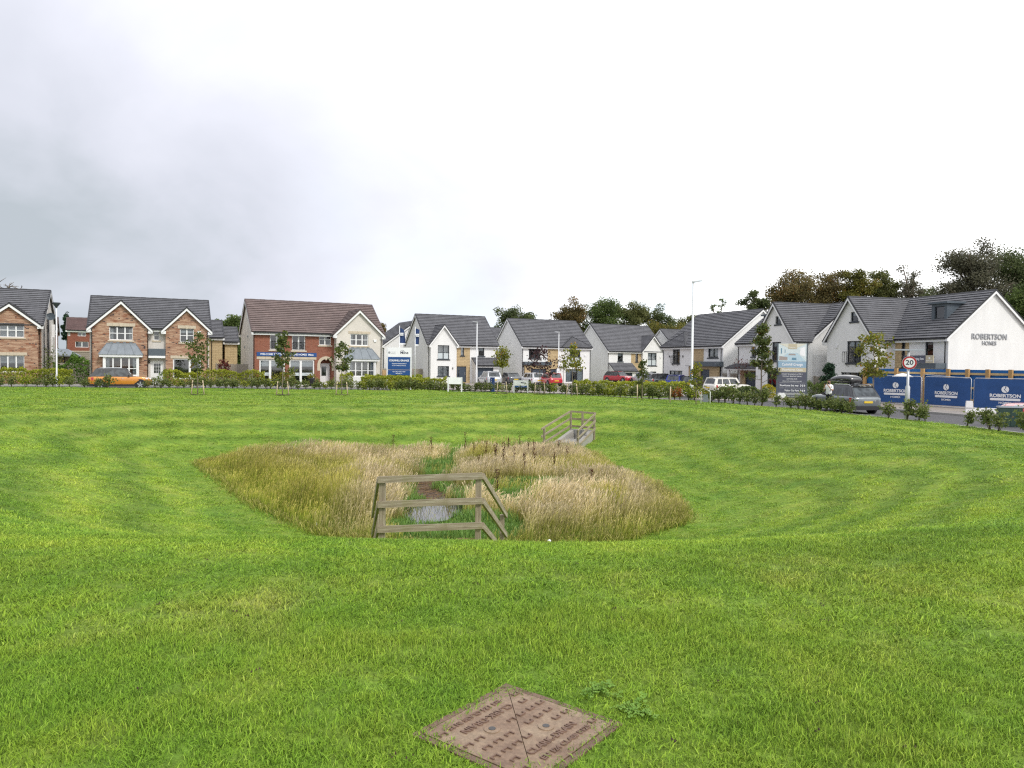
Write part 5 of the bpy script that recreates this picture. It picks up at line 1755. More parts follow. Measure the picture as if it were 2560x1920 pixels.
def house_wide_gable():
    h = House('white_house', 'white house with front gable at its right end behind the red estate car', 14.555, 114.773, .554, 11.717, 8.654, 4.72, 8.74)
    W, pr = h.W, .351
    F, Fw = h.front, h.fr(-pr)
    uc, hl, hr, zw = 8.85, 2.15, 2.15, 6.95
    up = (1.95, 2.95, 3.01, 4.32); slim = (5.51, 2.92, 6.02, 4.32); dr = (5.6, h.zb + .05, 6.66, 1.42)
    wu = (7.78, 2.35, 9.62, 4.36); wl = (8.33, .4, 9.59, 1.42)
    wall(h.e, F, [(0, h.zb), (W, h.zb), (W, h.ze), (0, h.ze)], [up, slim, dr], M['render_white'])
    stone_panel(h, 0, 4.64, 6.68, h.zb, 4.52, [slim, dr])
    wall(h.e, Fw, h.wing_poly(uc, hl, hr, zw), [wu, wl], M['render_white']); h.wing_sides(uc, hl, hr, pr, M['render_white'])
    gl = (2.4, 2.3, 3.05, 4.34)
    box_walls(h, left_open=[gl])
    window(h.e, F, up, 1, (), 'frame_dark', sill='frame_dark', blind=(.4, 'roller')); window(h.e, h.fr(-.03), slim, 1, (), 'frame_dark', sill='frame_dark')
    window(h.e, Fw, wu, 2, (.46,), 'frame_dark', sill='frame_dark', lower_frost=True, blind=(.2, 'roller')); window(h.e, Fw, wl, 2, (), 'frame_dark', sill='frame_dark')
    window(h.e, h.left, gl, 1, (.42,), 'trim_white', sill='trim_white')
    door(h.e, h.fr(-.03), dr, 'garage_blue', (5.85, .4, 6.05, 1.2), frame='frame_dark')
    garage_lean(h, .25, 4.65, 1.2, 2.66, 1.68, (1.25, h.zb + .05, 3.94, 1.37))
    alarm_box(h.e, Fw, 10.4, 3.7)
    h.main_roof(gut=((0, uc - hl - .2),)); h.wing_roof(uc, hl, hr, zw, pr)
    h.downpipe(.06, 0, 4.6); h.downpipe(.3, -1.2, 1.5); h.downpipe(uc + hr, -pr, 4.4)
    h.finish()


house_wide_gable()


def house_corner():
    h = House('white_house', 'white corner house with tan panel and hipped wing behind the tall street lamp', 18.689, 93.134, -1.2, 11.873, 10.215, 4.80, 8.70)
    W = h.W
    F = h.front
    fr_ = (2.05, 2.66, 3.57, 4.52); low = (1.38, .55, 4.16, 1.80); ur = (9.13, 3.34, 10.96, 4.60); gd = (8.6, .0, 10.28, 2.02)
    wall(h.e, F, [(0, h.zb), (W, h.zb), (W, h.ze), (0, h.ze)], [fr_, low, ur, (8.4, .0, 10.5, 2.1)], M['render_white'])
    stone_panel(h, 0, 6.22, 8.32, 2.3, 4.6); stone_panel(h, -.3, 6.3, 11.7, h.zb, 2.35, [gd], proud=.3)
    box_walls(h)
    window(h.e, F, fr_, 2, (), 'frame_dark', sill='frame_dark'); juliet(h.e, F, 1.85, 3.77, 2.62, .98, .16)
    window(h.e, F, low, 3, (), 'frame_dark', sill='frame_dark', blind=(.99, 'roller')); window(h.e, F, ur, 2, (), 'frame_dark', sill='frame_dark', blind=(.95, 'roller'))
    garage_door(h.e, h.fr(-.6), gd, reveal=.15)
    b = MB(); fbox(b, F, 7.3, W + .1, 2.42, 2.90, 0.0, .95); fbox(b, F, 6.2, W + .1, 2.36, 2.42, 0, 1.0); b.build('porch_roof', M['zinc_dark'], h.e)
    alarm_box(h.e, F, 1.0, 3.9)
    for t in (1.4, 4.3): wall_lamp(h.e, F, t, 3.5)
    h.main_roof(gut=((0, None),))
    uc, hw, zw, hd = 2.54, 2.75, 6.3, 1.5
    m = (h.zr - h.ze) / (h.D / 2); vh = (zw - h.ze) / m
    zl = h.ze - m * h.oe; y0 = -h.oe - .06
    A, B, T, K = (uc - hw, y0, zl + .02), (uc + hw, y0, zl + .02), (uc, hd - .2, zw), (uc, vh + .3, zw)
    roof_tri(h.rm, A, B, T)
    roof_plane(h.rm, (uc - hw, y0 + .25, zl + .1), A, T, K); roof_plane(h.rm, B, (uc + hw, y0 + .25, zl + .1), K, T)
    for p in (A, B): h.rd.bar(Vector(p) + Vector((0, 0, .14)), Vector(T) + Vector((0, 0, .16)), .16, .08)
    h.ridge(T, K)
    h.rd.bar((uc + hw, y0 + .3, zl + .2), (uc + .5, vh - .5, zw - .2), .08, .05)
    h.downpipe(W - .3, 0, 4.7); h.downpipe(.05, 0, 4.7)
    h.finish()


house_corner()


def dormer(h, t0, t1, v0, z0, z1, win):
    """flat-roofed dark dormer rising out of the main roof"""
    m = (h.zr - h.ze) / (h.D / 2)
    vb = min((z1 - h.ze) / m, h.D / 2)
    F = h.fr(v0)
    wall(h.e, F, [(t0, z0), (t1, z0), (t1, z1), (t0, z1)], [win], M['zinc_dark'], name='dormer')
    for u in (t0, t1):
        b = MB(); b.poly([(u, v0, z0), (u, v0, z1), (u, vb, z1), (u, v0 + .01, z0)]); b.build('dormer_cheek', M['zinc_dark'], h.e)
    b = MB(); b.box(t0 - .22, t1 + .22, v0 - .22, vb + .5, z1, z1 + .16); b.build('dormer_roof', M['zinc_dark'], h.e)
    window(h.e, F, win, 1, (.22,), 'frame_dark', sill='frame_dark', reveal=.08)
    b = MB(); b.hexa([(t0 - .2, v0 - .30, z0 - .16), (t1 + .2, v0 - .30, z0 - .16), (t1 + .2, v0, z0 + .06), (t0 - .2, v0, z0 + .06), (t0 - .2, v0 - .30, z0 - .12), (t1 + .2, v0 - .30, z0 - .12), (t1 + .2, v0, z0 + .1), (t0 - .2, v0, z0 + .1)]); b.build('flashing', M['lead_grey'], h.e)


def house_l_white(x, y, th, label, mirror, W, D, ze, zr, uc, hl, hr, zw, pr, wins, extra):
    h = House('white_house', label, x, y, th, W, D, ze, zr)
    F, Fw = h.front, h.fr(-pr)
    att, frw, low, main = wins['att'], wins['fr'], wins['low'], wins['main']
    wall(h.e, F, [(0, h.zb), (W, h.zb), (W, h.ze), (0, h.ze)], main, M['render_white'])
    wall(h.e, Fw, h.wing_poly(uc, hl, hr, zw), [att, frw, low], M['render_white']); h.wing_sides(uc, hl, hr, pr, M['render_white'])
    box_walls(h)
    window(h.e, Fw, att, 1, (), 'frame_dark', sill='frame_dark', blind=(.35, 'roller')); window(h.e, Fw, frw, 2, (.46,), 'frame_dark', sill='frame_dark', blind=(.22, 'roller')); window(h.e, Fw, low, 3, (), 'frame_dark', sill='frame_dark')
    juliet(h.e, Fw, frw[0] - .28, frw[2] + .28, frw[1] - .02, 1.0, .2)
    extra(h, F, Fw)
    h.wing_roof(uc, hl, hr, zw, pr, ovf=.26, oe=.30)
    h.finish()
    return h


def ex8(h, F, Fw):
    up = (2.36, 3.42, 3.20, 4.55); gd = (1.42, .0, 3.55, 1.88)
    window(h.e, F, up, 1, (), 'frame_dark', sill='frame_dark', blind=(.3, 'roller'))
    stone_panel(h, 0, .55, 3.8, h.zb, 1.98, [gd], proud=.06); garage_door(h.e, h.fr(-.06), gd)
    b = MB(); fbox(b, F, -.2, 5.6, 2.02, 2.14, 0.0, 1.3); b.build('fascia', M['trim_white'], h.e)
    lean_roof(h.e, [(-.3, -1.4, 2.14), (5.65, -1.4, 2.14), (5.65, 0, 2.62), (-.3, 0, 2.62)])
    b = MB(); fbox(b, F, .0, .22, h.zb, 2.02, 1.05, 1.25); b.build('porch_post', M['trim_white'], h.e)
    h.main_roof(gut=((0, 5.6),)); dormer(h, 2.4, 4.2, 1.35, 6.3, 7.6, (2.7, 6.45, 3.9, 7.35))
    h.downpipe(.1, 0, 4.8)


house_l_white(23.848, 79.493, -1.278, 'white house with tall front gable behind the Colinhill Grange sign', False, 11.508, 8.501, 4.95, 8.34, 8.892, 2.85, 2.85, 8.30, 1.99,
              dict(att=(8.93, 6.35, 9.79, 7.10), fr=(8.50, 2.95, 9.85, 4.72), low=(7.84, .3, 9.75, 2.05), main=[(2.36, 3.42, 3.20, 4.55), (1.3, .0, 3.7, 1.95)]), ex8)


def ex9(h, F, Fw):
    slim = (6.29, 2.45, 6.70, 4.68); wn = (8.67, 3.40, 9.48, 4.68)
    stone_panel(h, 0, 5.62, 7.06, h.zb, 4.72, [slim])
    window(h.e, h.fr(-.03), slim, 1, (.5,), 'frame_dark', sill='frame_dark'); window(h.e, F, wn, 1, (), 'frame_dark', sill='frame_dark', blind=(.3, 'roller'))
    wall_lamp(h.e, Fw, 5.25, 4.05); alarm_box(h.e, Fw, 1.05, 4.25)
    small_box(h.e, h.fr(0), 7.6, 10.75, 2.42, 2.82, 1.0, 'zinc_dark', 'porch_roof')
    s = empty('sales_sign', (0, 0, 0)); s.parent = h.e
    G = h.fr(-1.02)
    b = MB(); fbox(b, G, 7.64, 9.85, 2.84, 3.42, 0, .05); b.build('sign_board', M['sign_slate'], s)
    b = MB(); fbox(b, G, 9.856, 10.60, 2.84, 3.42, 0, .05); b.build('logo_panel', M['sign_sand'], s)
    text(s, G, 'Sales & Marketing Suite', 8.75, 3.15, .24, 'print_white', n=.056, bold=.004, width=1.85)
    text(s, G, 'Robertson', 10.22, 3.0, .13, 'print_white', n=.056, bold=.002, width=.58)
    b = MB(); b.prism([(10.22 + .09 * math.cos(2 * math.pi * i / 6), 3.2 + .09 * math.sin(2 * math.pi * i / 6)) for i in range(6)], lambda p: G.P(p[0], p[1], .052), lambda p: G.P(p[0], p[1], .058)); b.build('emblem', M['print_white'], s)
    # raised grey letters on the big gable
    text(h.e, h.right, 'ROBERTSON', 3.87, 4.90, .60, 'letter_grey', n=.03, extrude=.025, bold=.012, spacing=1.08, width=3.4)
    text(h.e, h.right, 'HOMES', 3.87, 4.40, .44, 'letter_grey', n=.03, extrude=.02, bold=.006, spacing=1.05, width=1.38)
    h.main_roof(gut=((5.6, None),)); dormer(h, 7.75, 9.25, 1.45, 5.95, 7.55, (8.05, 6.1, 9.0, 7.35))
    h.downpipe(h.W - .25, 0, 4.85)


house_l_white(30.149, 67.607, -1.30, 'large white house with ROBERTSON HOMES on its gable, behind the blue hoarding', False, 10.891, 8.451, 4.95, 8.42, 2.6, 2.85, 2.85, 8.36, 2.02,
              dict(att=(2.66, 6.33, 3.58, 7.15), fr=(2.28, 2.80, 3.98, 4.68), low=(1.63, .4, 4.5, 2.0), main=[(6.29, 2.45, 6.70, 4.68), (8.67, 3.40, 9.48, 4.68)]), ex9)


# ------------------------------------------------------------------ houses further back
def simple_house(name, label, x, y, th, W, D, ze, zr, zb, wallm, roofm, wins=(), gw=(), side=None):
    h = House(name, label, x, y, th, W, D, ze, zr, zb, roof=roofm, group='houses seen between the front row')
    wall(h.e, h.front, [(0, zb), (W, zb), (W, ze), (0, ze)], list(wins), M[wallm])
    wall(h.e, h.left, h.gable_poly(), [], M[side or wallm]); wall(h.e, h.right, h.gable_poly(), list(gw), M[side or wallm]); wall(h.e, h.back, [(0, zb), (W, zb), (W, ze), (0, ze)], [], M[wallm])
    for w in wins: window(h.e, h.front, w, 2, (), 'trim_white', sill=None)
    for w in gw: window(h.e, h.right, w, 1, (), 'trim_white', sill=None)
    h.main_roof()
    return h


h = simple_house('stone_house', 'tan stone house end with slate roof just right of the twin gabled house', -37.2, 79.6, .44, 6.1, 6.2, 4.95, 6.75, -.1, 'stone_tan', 'roof_slate')
h.downpipe(5.0, 0, 4.8); h.finish()
h = simple_house('stone_house', 'lower stone annexe with slate roof beside the tan stone house end', -31.9, 83.5, .44, 1.3, 5.2, 4.55, 6.1, -.1, 'stone_tan', 'roof_slate')
h.finish()
h = simple_house('white_house', 'white gable end behind the two blue flags', -20.4, 107.2, -1.134, 8.0, 8.8, 4.75, 7.95, -.1, 'render_white', 'roof_slate')
h.downpipe(7.9, 0, 4.6); h.finish()
h = simple_house('white_house', 'small white gable seen above the roofs left of the corner house', 26.3, 121.6, .44, 9, 8, 5.2, 8.35, -.1, 'render_white', 'roof_slate')
h.finish()
h = simple_house('white_house', 'dark roof end showing between the first two white houses', -2.5, 116.0, .44, 8, 8.6, 4.9, 8.0, -.1, 'render_white', 'roof_slate')
h.finish()
# raised ground behind on the left, held by a rubble wall
tag(sheet('bank', [(-90, 90.6), (-47.5, 90.6), (-40, 96), (-40, 150), (-90, 150)], 2.98 - .3, M['lawn']), kind='structure')
w = empty('retaining_wall', (-54.6, 90.2, 0), 0, 'pale rubble stone retaining wall between the left brick houses', 'wall')
b = MB(); b.box(0, 10, 0, .35, 0.1, 3.2); b.build('wall', M['stone_rubble'], w)
b = MB(); b.box(-.05, 10.05, -.06, .40, 3.205, 3.32); b.build('coping', M['cast_stone'], w)
h = simple_house('red_house', 'dark red brick house with plum roof on the bank between the brick houses', -61.5, 104.0, .5, 10, 7, 6.4, 8.1, 2.9, 'brick_far', 'roof_far',
                 wins=[(1.25, 5.5, 2.25, 6.25), (.95, 3.95, 2.55, 4.75), (.05, 5.5, .35, 6.25)])
h.finish()
h = simple_house('red_house', 'red brick house end with plum roof behind the street lamp on the left', -69.0, 101.0, .5, 6.6, 7, 6.0, 8.1, 2.9, 'brick_far', 'roof_far')
h.finish()


def fence(label, p0, p1, z0, h, mat='wood_grey', bw=.15, rail_side=1, group='timber garden fences'):
    p0, p1 = Vector((*p0, z0)), Vector((*p1, z0))
    d = p1 - p0; L_ = d.length
    e = empty('board_fence', p0, math.atan2(d.y, d.x), label, 'fence', group)
    n = int(L_ / bw)
    ms = []
    for k in range(3):
        b = MB(); b.box(0.006, bw - .006, 0, .02, .02, h - .03 * k * .5); ms.append(b.mesh('board', M[mat]))
    for i in range(n): link('board', ms[(i * 7 + i // 3) % 3], e, (i * bw, (i % 2) * .012, 0))
    r = MB(); r.box(0, L_, .034, .08, 0, .06); rm = r.mesh('rail', M[mat])
    for z in (.3, h * .5, h - .3): link('rail', rm, e, (0, 0, z))
    p = MB(); p.box(-.05, .05, .04, .14, -.2, h + .05); pm = p.mesh('post', M[mat])
    for i in range(int(L_ / 1.9) + 1): link('post', pm, e, (min(i * 1.9, L_), .045, 0))
    return e


fence('weathered board fence between the far left house and the twin gabled house', (-41.2, 67.2), (-36.8, 69.0), .2, 1.8)
fence('weathered board fence between the twin gabled house and the brown roofed show home', (-28.2, 71.6), (-24.6, 72.4), .1, 1.95)
fence('weathered board fence behind the blue sales board', (-15.8, 91.2), (-10.8, 93.4), -.1, 1.75)
fence('pale new board fence panel at the right end of the show home', (-13.0, 75.6), (-11.6, 76.4), -.1, 1.7, 'wood_fence_new')
fence('grey board fence between the corner house and the next gabled house', (22.9, 81.8), (26.0, 80.6), -.1, 1.75)
fence('grey board fence between the two big gabled houses', (27.2, 67.5), (30.4, 68.6), -.1, 1.7)

g = empty('garden_gazebo', (-47.8, 79.6, .3), .2, 'dark garden gazebo with grey hipped roof behind the left fence', 'gazebo')
b = MB(); A = [(-1.6, -1.3, 2.4), (1.6, -1.3, 2.4), (1.6, 1.3, 2.4), (-1.6, 1.3, 2.4)]; T0_, T1_ = (-.7, 0, 3.1), (.7, 0, 3.1)
b.poly([A[0], A[1], T1_, T0_]); b.poly([A[1], A[2], T1_]); b.poly([A[2], A[3], T0_, T1_]); b.poly([A[3], A[0], T0_]); b.poly(A[::-1]); b.box(-1.6, 1.6, -1.3, 1.3, 2.3, 2.395)
b.build('roof', M['lead_grey'], g)
pm = MB(); pm.box(-.05, .05, -.05, .05, 0, 2.3); pme = pm.mesh('post', M['frame_dark'])
for x in (-1.45, 0, 1.45):
    for y in (-1.15, 1.15): link('post', pme, g, (x, y, 0))
b = MB(); b.box(-1.4, 1.4, 1.1, 1.14, 0, 2.3); b.build('back_panel', M['wood_grey'], g)
finish_texts_later = True
# ------------------------------------------------------------------ timber rails round the two pipe headwalls
def rails(label, B, C, A, D, tops, dz, zpost, mid_post=False, w=.10):
    """A-B and C-D are the sloping sides, B-C the level back; points (x, y); tops = top-rail heights at A,B,C,D"""
    e = empty('timber_guardrail', (B[0], B[1], 0), 0, label, 'guard rail', 'timber guard rails at the pipe mouths')
    o = Vector((B[0], B[1], 0))
    zA, zB, zC, zD = tops
    V = lambda p, z: Vector((p[0], p[1], z)) - o
    cen = V(((B[0] + C[0] + A[0] + D[0]) / 4, (B[1] + C[1] + A[1] + D[1]) / 4), 0)

    def local_box(p, q, wd, th, name):
        d = q - p; L_ = d.length
        b = MB(); b.box(0, L_, -th / 2, th / 2, -wd / 2, wd / 2)
        ob = b.build(name, M['wood_weathered'], e)
        x = d.normalized(); y = (Vector((0, 0, 1)) if abs(x.z) < .9 else nb).cross(x).normalized(); z = x.cross(y)
        m = Matrix((x, y, z)).transposed().to_4x4(); m.translation = p
        ob.matrix_local = m
        return ob
    def out(p, q):
        m = (p + q) / 2 - cen; m.z = 0
        d = (q - p); n = Vector((-d.y, d.x, 0)).normalized()
        return n if n.dot(m) > 0 else -n
    nb = out(V(B, 0), V(C, 0))
    ex = (V(C, 0) - V(B, 0)).normalized() * .06
    for k in range(3):
        p, q = V(B, zB - k * dz), V(C, zC - k * dz)
        local_box(p + nb * .07 - ex, q + nb * .07 + ex, w, .04, 'rail')
        for P, Q, z0, z1 in ((B, A, zB, zA), (C, D, zC, zD)):
            p, q = V(P, z0 - k * dz - .012), V(Q, z1 - k * dz - .012); n = out(p, q)
            local_box(p + n * .065, q + n * .065 + (q - p).normalized() * .18, w, .04, 'rail')
    ps = [(B, zB), (C, zC), (A, zA), (D, zD)]
    if mid_post: ps.append((((B[0] + C[0]) / 2, (B[1] + C[1]) / 2), (zB + zC) / 2))
    for (P, z) in ps:
        zb = lz1(*P) - .3
        local_box(V(P, zb), V(P, z - .03), .09, .09, 'post')
    return e


rails('weathered timber guard rail nearest the camera at the edge of the tall grass', (-1.99, 11.62), (-.50, 11.62), (-2.62, 14.6), (-.16, 14.6), (-.55, .585, .665, -.52), .385, 0)
rails('smaller weathered timber guard rail over the concrete pipe mouth on the far bank', (3.15, 39.9), (4.32, 39.2), (1.66, 37.9), (3.30, 37.25), (-.82, -.10, -.14, -.82), .385, 0, True)

# concrete pipe mouth under the far rails
hw = empty('pipe_headwall', (3.3, 38.6, 0), 0, 'pale concrete pipe headwall with bar grille under the far rails', 'headwall')
o_ = Vector((3.3, 38.6, 0))


def wing(pts, th, name):
    """vertical concrete wing wall from (x,y,ztop) points down to the floor"""
    b = MB()
    p, q = Vector(pts[0]), Vector(pts[1])
    d = (q - p); d.z = 0; n = Vector((-d.y, d.x, 0)).normalized() * th / 2
    zb = FLOOR_Z - .3
    P = [p - n, q - n, q + n, p + n]
    b.hexa([Vector((v.x, v.y, zb)) - o_ for v in P] + [v - o_ for v in P])
    return b.build(name, M['concrete'], hw)


wing([(2.05, 37.6, -1.62), (3.22, 39.55, -1.02)], .20, 'wing_wall')
wing([(3.20, 37.2, -1.62), (4.10, 39.0, -1.02)], .20, 'wing_wall')
wing([(3.15, 39.6, -1.0), (4.2, 39.0, -1.0)], .24, 'back_wall')
b = MB(); P = [(2.0, 37.55), (3.25, 37.1), (4.12, 39.0), (3.2, 39.6)]
b.hexa([Vector((x, y, FLOOR_Z - .2)) - o_ for x, y in (P[0], P[1], P[2], P[3])] + [Vector((x, y, -1.52 + (.10 if i > 1 else 0))) - o_ for i, (x, y) in enumerate(P)]); b.build('apron', M['concrete'], hw)
bm_ = MB()
bm_.tube([(0, 0, -1.55), (0, 0, -.98)], .018, 5); bme = bm_.mesh('bar', M['frame_dark'])
for i in range(9):
    t = i / 8; link('bar', bme, hw, Vector((3.26 + .55 * t, 38.75 - .42 * t, 0)) - o_)

# ------------------------------------------------------------------ manhole cover
def rust_mat():
    m, t, b, out = base_mat('rusty_iron')
    L = t.links.new
    tc = nd(t, 'ShaderNodeTexCoord')
    n = nd(t, 'ShaderNodeTexNoise', inp={'Scale': 4.5, 'Detail': 8.0, 'Roughness': 0.65}); L(tc.outputs['Object'], n.inputs['Vector'])
    r1 = ramp(t, [(0.28, (0.150, 0.088, 0.057)), (0.48, (0.238, 0.158, 0.104)), (0.68, (0.320, 0.238, 0.158))]); L(n.outputs['Fac'], r1.inputs[0])
    n2 = nd(t, 'ShaderNodeTexNoise', inp={'Scale': 60.0, 'Detail': 4.0}); L(tc.outputs['Object'], n2.inputs['Vector'])
    r2 = ramp(t, [(0.3, 0.75), (0.7, 1.2)]); L(n2.outputs['Fac'], r2.inputs[0])
    mx = nd(t, 'ShaderNodeMixRGB', blend_type='MULTIPLY'); mx.inputs[0].default_value = .8; L(r1.outputs[0], mx.inputs[1]); L(r2.outputs[0], mx.inputs[2])
    L(mx.outputs[0], b.inputs['Base Color']); b.inputs['Roughness'].default_value = .62; b.inputs['Metallic'].default_value = .15
    bp = nd(t, 'ShaderNodeBump', inp={'Strength': .35, 'Distance': .004}); L(n2.outputs['Fac'], bp.inputs['Height']); L(bp.outputs[0], b.inputs['Normal'])
    M['rusty_iron'] = m


rust_mat()
plain('rust_dark', (0.158, 0.095, 0.066), .7, .25, 20, .3, 60)
plain('keyhole_dark', (0.035, 0.030, 0.028), .35, .2, 20)  # very dark colour of the key hole discs


def manhole():
    S, hf = .60, .300
    zt = .785
    e = empty('manhole_cover', (MH[0], MH[1], zt), MH[2], 'square rusty iron drain cover split across its diagonal in the near grass', 'manhole cover')
    # local: x along the left edge (towards the top corner), y = -b so that the plate reads the right way
    # two triangular lids split along the diagonal from the top corner (+,+) to the bottom corner (-,-)
    g = .0020
    lids = []
    for sg in (1, -1):
        if sg > 0: T = [(-hf, -hf), (hf, -hf), (hf, hf)]
        else: T = [(-hf, -hf), (hf, hf), (-hf, hf)]
        c = (sum(p[0] for p in T) / 3, sum(p[1] for p in T) / 3)
        T = [(p[0] + (c[0] - p[0]) * g * 6, p[1] + (c[1] - p[1]) * g * 6) for p in T]
        b = MB(); b.prism(T, lambda p: (p[0], p[1], -.02), lambda p: (p[0], p[1], .006))
        lids.append(b.build('lid', M['rusty_iron'], e))
    b = MB(); w = .035
    for x0, x1, y0, y1 in ((-hf - w, hf + w, -hf - w, -hf - .003), (-hf - w, hf + w, hf + .003, hf + w), (-hf - w, -hf - .003, -hf - .0025, hf + .0025), (hf + .003, hf + w, -hf - .0025, hf + .0025)): b.box(x0, x1, y0, y1, -.03, .004)
    b.box(-hf, hf, -hf, hf, -.04, -.021); b.build('frame', M['rust_dark'], e)
    # raised U-shaped tread marks
    t = MB(); h0, h1 = .0055, .0115
    t.box(-.021, .021, -.012, -.0055, h0, h1); t.box(-.021, -.0145, -.005, .015, h0, h1); t.box(.0145, .021, -.005, .009, h0, h1)
    tm = t.mesh('tread_mark', M['rust_dark'])
    sp = .074
    for i in range(-4, 5):
        for j in range(-4, 5):
            x, y = (i + (.5 if j % 2 else 0)) * sp, j * sp * .98
            if max(abs(x), abs(y)) > .278: continue
            if abs(x - y) < .035: continue
            side = 1 if x > y else -1          # which lid
            q = -y if side > 0 else y           # distance towards that lid's outer edge
            if side > 0 and y < -.125 and y > -.268 and -.19 < x < .235: continue
            if side < 0 and y > .125 and y < .268 and -.235 < x < .19: continue
            if math.hypot(x - .105 * side * .8, y + .105 * side * .8) < .05: continue
            link('tread_mark', tm, e, (x, y, 0), (0, 0, 0 if side > 0 else math.pi))
    # key holes
    for sg in (1, -1):
        b = MB(); b.tube([(.085 * sg, -.085 * sg, .004), (.085 * sg, -.085 * sg, .0105)], .036, 20); b.build('key_boss', M['rusty_iron'], e)
        b = MB(); b.tube([(.085 * sg, -.085 * sg, .0095), (.085 * sg, -.085 * sg, .0125)], .016, 12); b.build('key_hole', M['keyhole_dark'], e)  # raised dark disc drawn in place of an open hole
    # cast lettering, reading outwards on each lid
    for sg, rz in ((1, 0), (-1, math.pi)):
        c, s = math.cos(rz), math.sin(rz)
        fr = Frame((0, 0, 0), (c, s, 0), (0, 0, 1))

        def T(sx, x, y, size, width):
            o = bpy.data.curves.new('lettering', 'FONT'); o.body = sx; o.size = size; o.align_x = 'CENTER'; o.align_y = 'CENTER'; o.extrude = .003; o.offset = .001; o.materials.append(M['rust_dark'])
            ob = bpy.data.objects.new('lettering', o); col.objects.link(ob)
            m = Matrix.Rotation(rz, 4, 'Z') @ Matrix.Translation((x, y, .008))
            TEXTS.append((ob, e, m, width, 'lettering'))
        T('CLARK-DRAIN', .02, -.165, .052, .34); T('EN 124 CLASS B125', .03, -.232, .038, .36)
    return e


manhole()
plain('mh_mud', (0.055, 0.045, 0.038), .9, .2, 30)

# ------------------------------------------------------------------ street lamps
def lamp_column(label, x, y, z, h, r0b, r1b, mat, head='flat', hdir=(1, 0), base_h=1.1, hl=.62):
    e = empty('street_lamp', (x, y, z), 0, label, 'street lamp', 'street lamps')
    b = MB(); b.tube([(0, 0, -.3), (0, 0, base_h), (0, 0, base_h + .08), (0, 0, h)], [r0b, r0b, r1b * 1.1, r1b * .75], 12); b.build('column', M[mat], e)
    d = Vector((*hdir, 0)).normalized(); n = Vector((-d.y, d.x, 0))
    b = MB()
    if head == 'cone':
        b.tube([(0, 0, h - .02), (0, 0, h + .06), (0, 0, h + .34), (0, 0, h + .40)], [.07, .09, .30, .29], 16)
    else:
        w = .11
        a0, a1 = -d * .10, d * hl
        up = Vector((0, 0, .10))
        P = [a0 - n * w, a1 - n * .05 + up * 1.2, a1 + n * .05 + up * 1.2, a0 + n * w]
        b.hexa([p + Vector((0, 0, h - .02)) for p in P] + [p + Vector((0, 0, h + (.10 if i in (0, 3) else .04))) for i, p in enumerate(P)])
    b.build('lantern', M['frame_dark' if head == 'cone' else 'galvanised'], e)
    dd = MB(); dd.box(-.04, .04, -r0b - .012, -r0b + .002, .35, .85); dd.build('access_door', M[mat], e)
    return e


lamp_column('white street lamp with dark cone head beside the far left house', -36.1, 59.6, .25, 6.15, .09, .055, 'pole_white', 'cone', base_h=.5)
lamp_column('tall white street lamp with blue parking plate in front of the corner house', 12.35, 51.7, -.05, 8.15, .135, .085, 'pole_white', 'flat', (1, -.1), hl=.58)
lamp_column('slim white street lamp in front of the white house with tan stone panel', -3.9, 82.5, -.1, 6.95, .10, .07, 'pole_white', 'flat', (-1, .1), hl=.5)
lamp_column('slim white street lamp with paper notice before the hipped roof house', 5.6, 91.0, -.1, 6.3, .09, .065, 'pole_white', 'flat', (-1, .1), hl=.5)
b = empty('parking_sign', (12.35, 51.52, 0), 0, 'small blue parking plate strapped to the tall street lamp', 'sign')
fr = Frame((0, -.02, 0), (1, 0, 0), (0, -1, 0))
m_ = MB(); fbox(m_, fr, -.16, .20, 1.50, 2.15, 0, .02); m_.build('plate', M['sign_blue'], b)
text(b, fr, 'P', .02, 1.98, .26, 'print_white', n=.025); m_ = MB(); fbox(m_, fr, -.10, .14, 1.56, 1.80, .02, .026); m_.build('panel', M['print_white'], b)
n_ = empty('paper_notice', (5.6, 90.88, 0), 0, 'white paper notice fixed to a lamp column by the red hatchback', 'notice')
m_ = MB(); m_.box(-.22, .22, -.02, 0, 1.2, 1.9); m_.build('sheet', M['print_white'], n_)

# speed limit sign on its own flat-topped column
e = empty('speed_limit_sign', (18.95, 36.0, -.05), 0, 'round red ringed 20 speed limit sign on grey column in front of the blue banners', 'road sign')
b = MB(); b.tube([(0, 0, -.3), (0, 0, 1.55), (0, 0, 1.66), (0, 0, 3.32)], [.105, .105, .06, .055], 14); b.build('column', M['galvanised'], e)
fr = Frame((0, -.11, 0), (.905, -.425, 0), (-.425, -.905, 0))
zc = 2.72
b = MB(); K = 36
cir = lambda r, n: [fr.P(r * math.cos(2 * math.pi * i / K), zc + r * math.sin(2 * math.pi * i / K), n) for i in range(K)]


def disc(mat, r, n0, n1, name):
    b = MB(); A, B_ = cir(r, n0), cir(r, n1)
    b.poly(A[::-1]); b.poly(B_)
    for i in range(K): b.poly([A[i], A[(i + 1) % K], B_[(i + 1) % K], B_[i]])
    return b.build(name, M[mat], e)


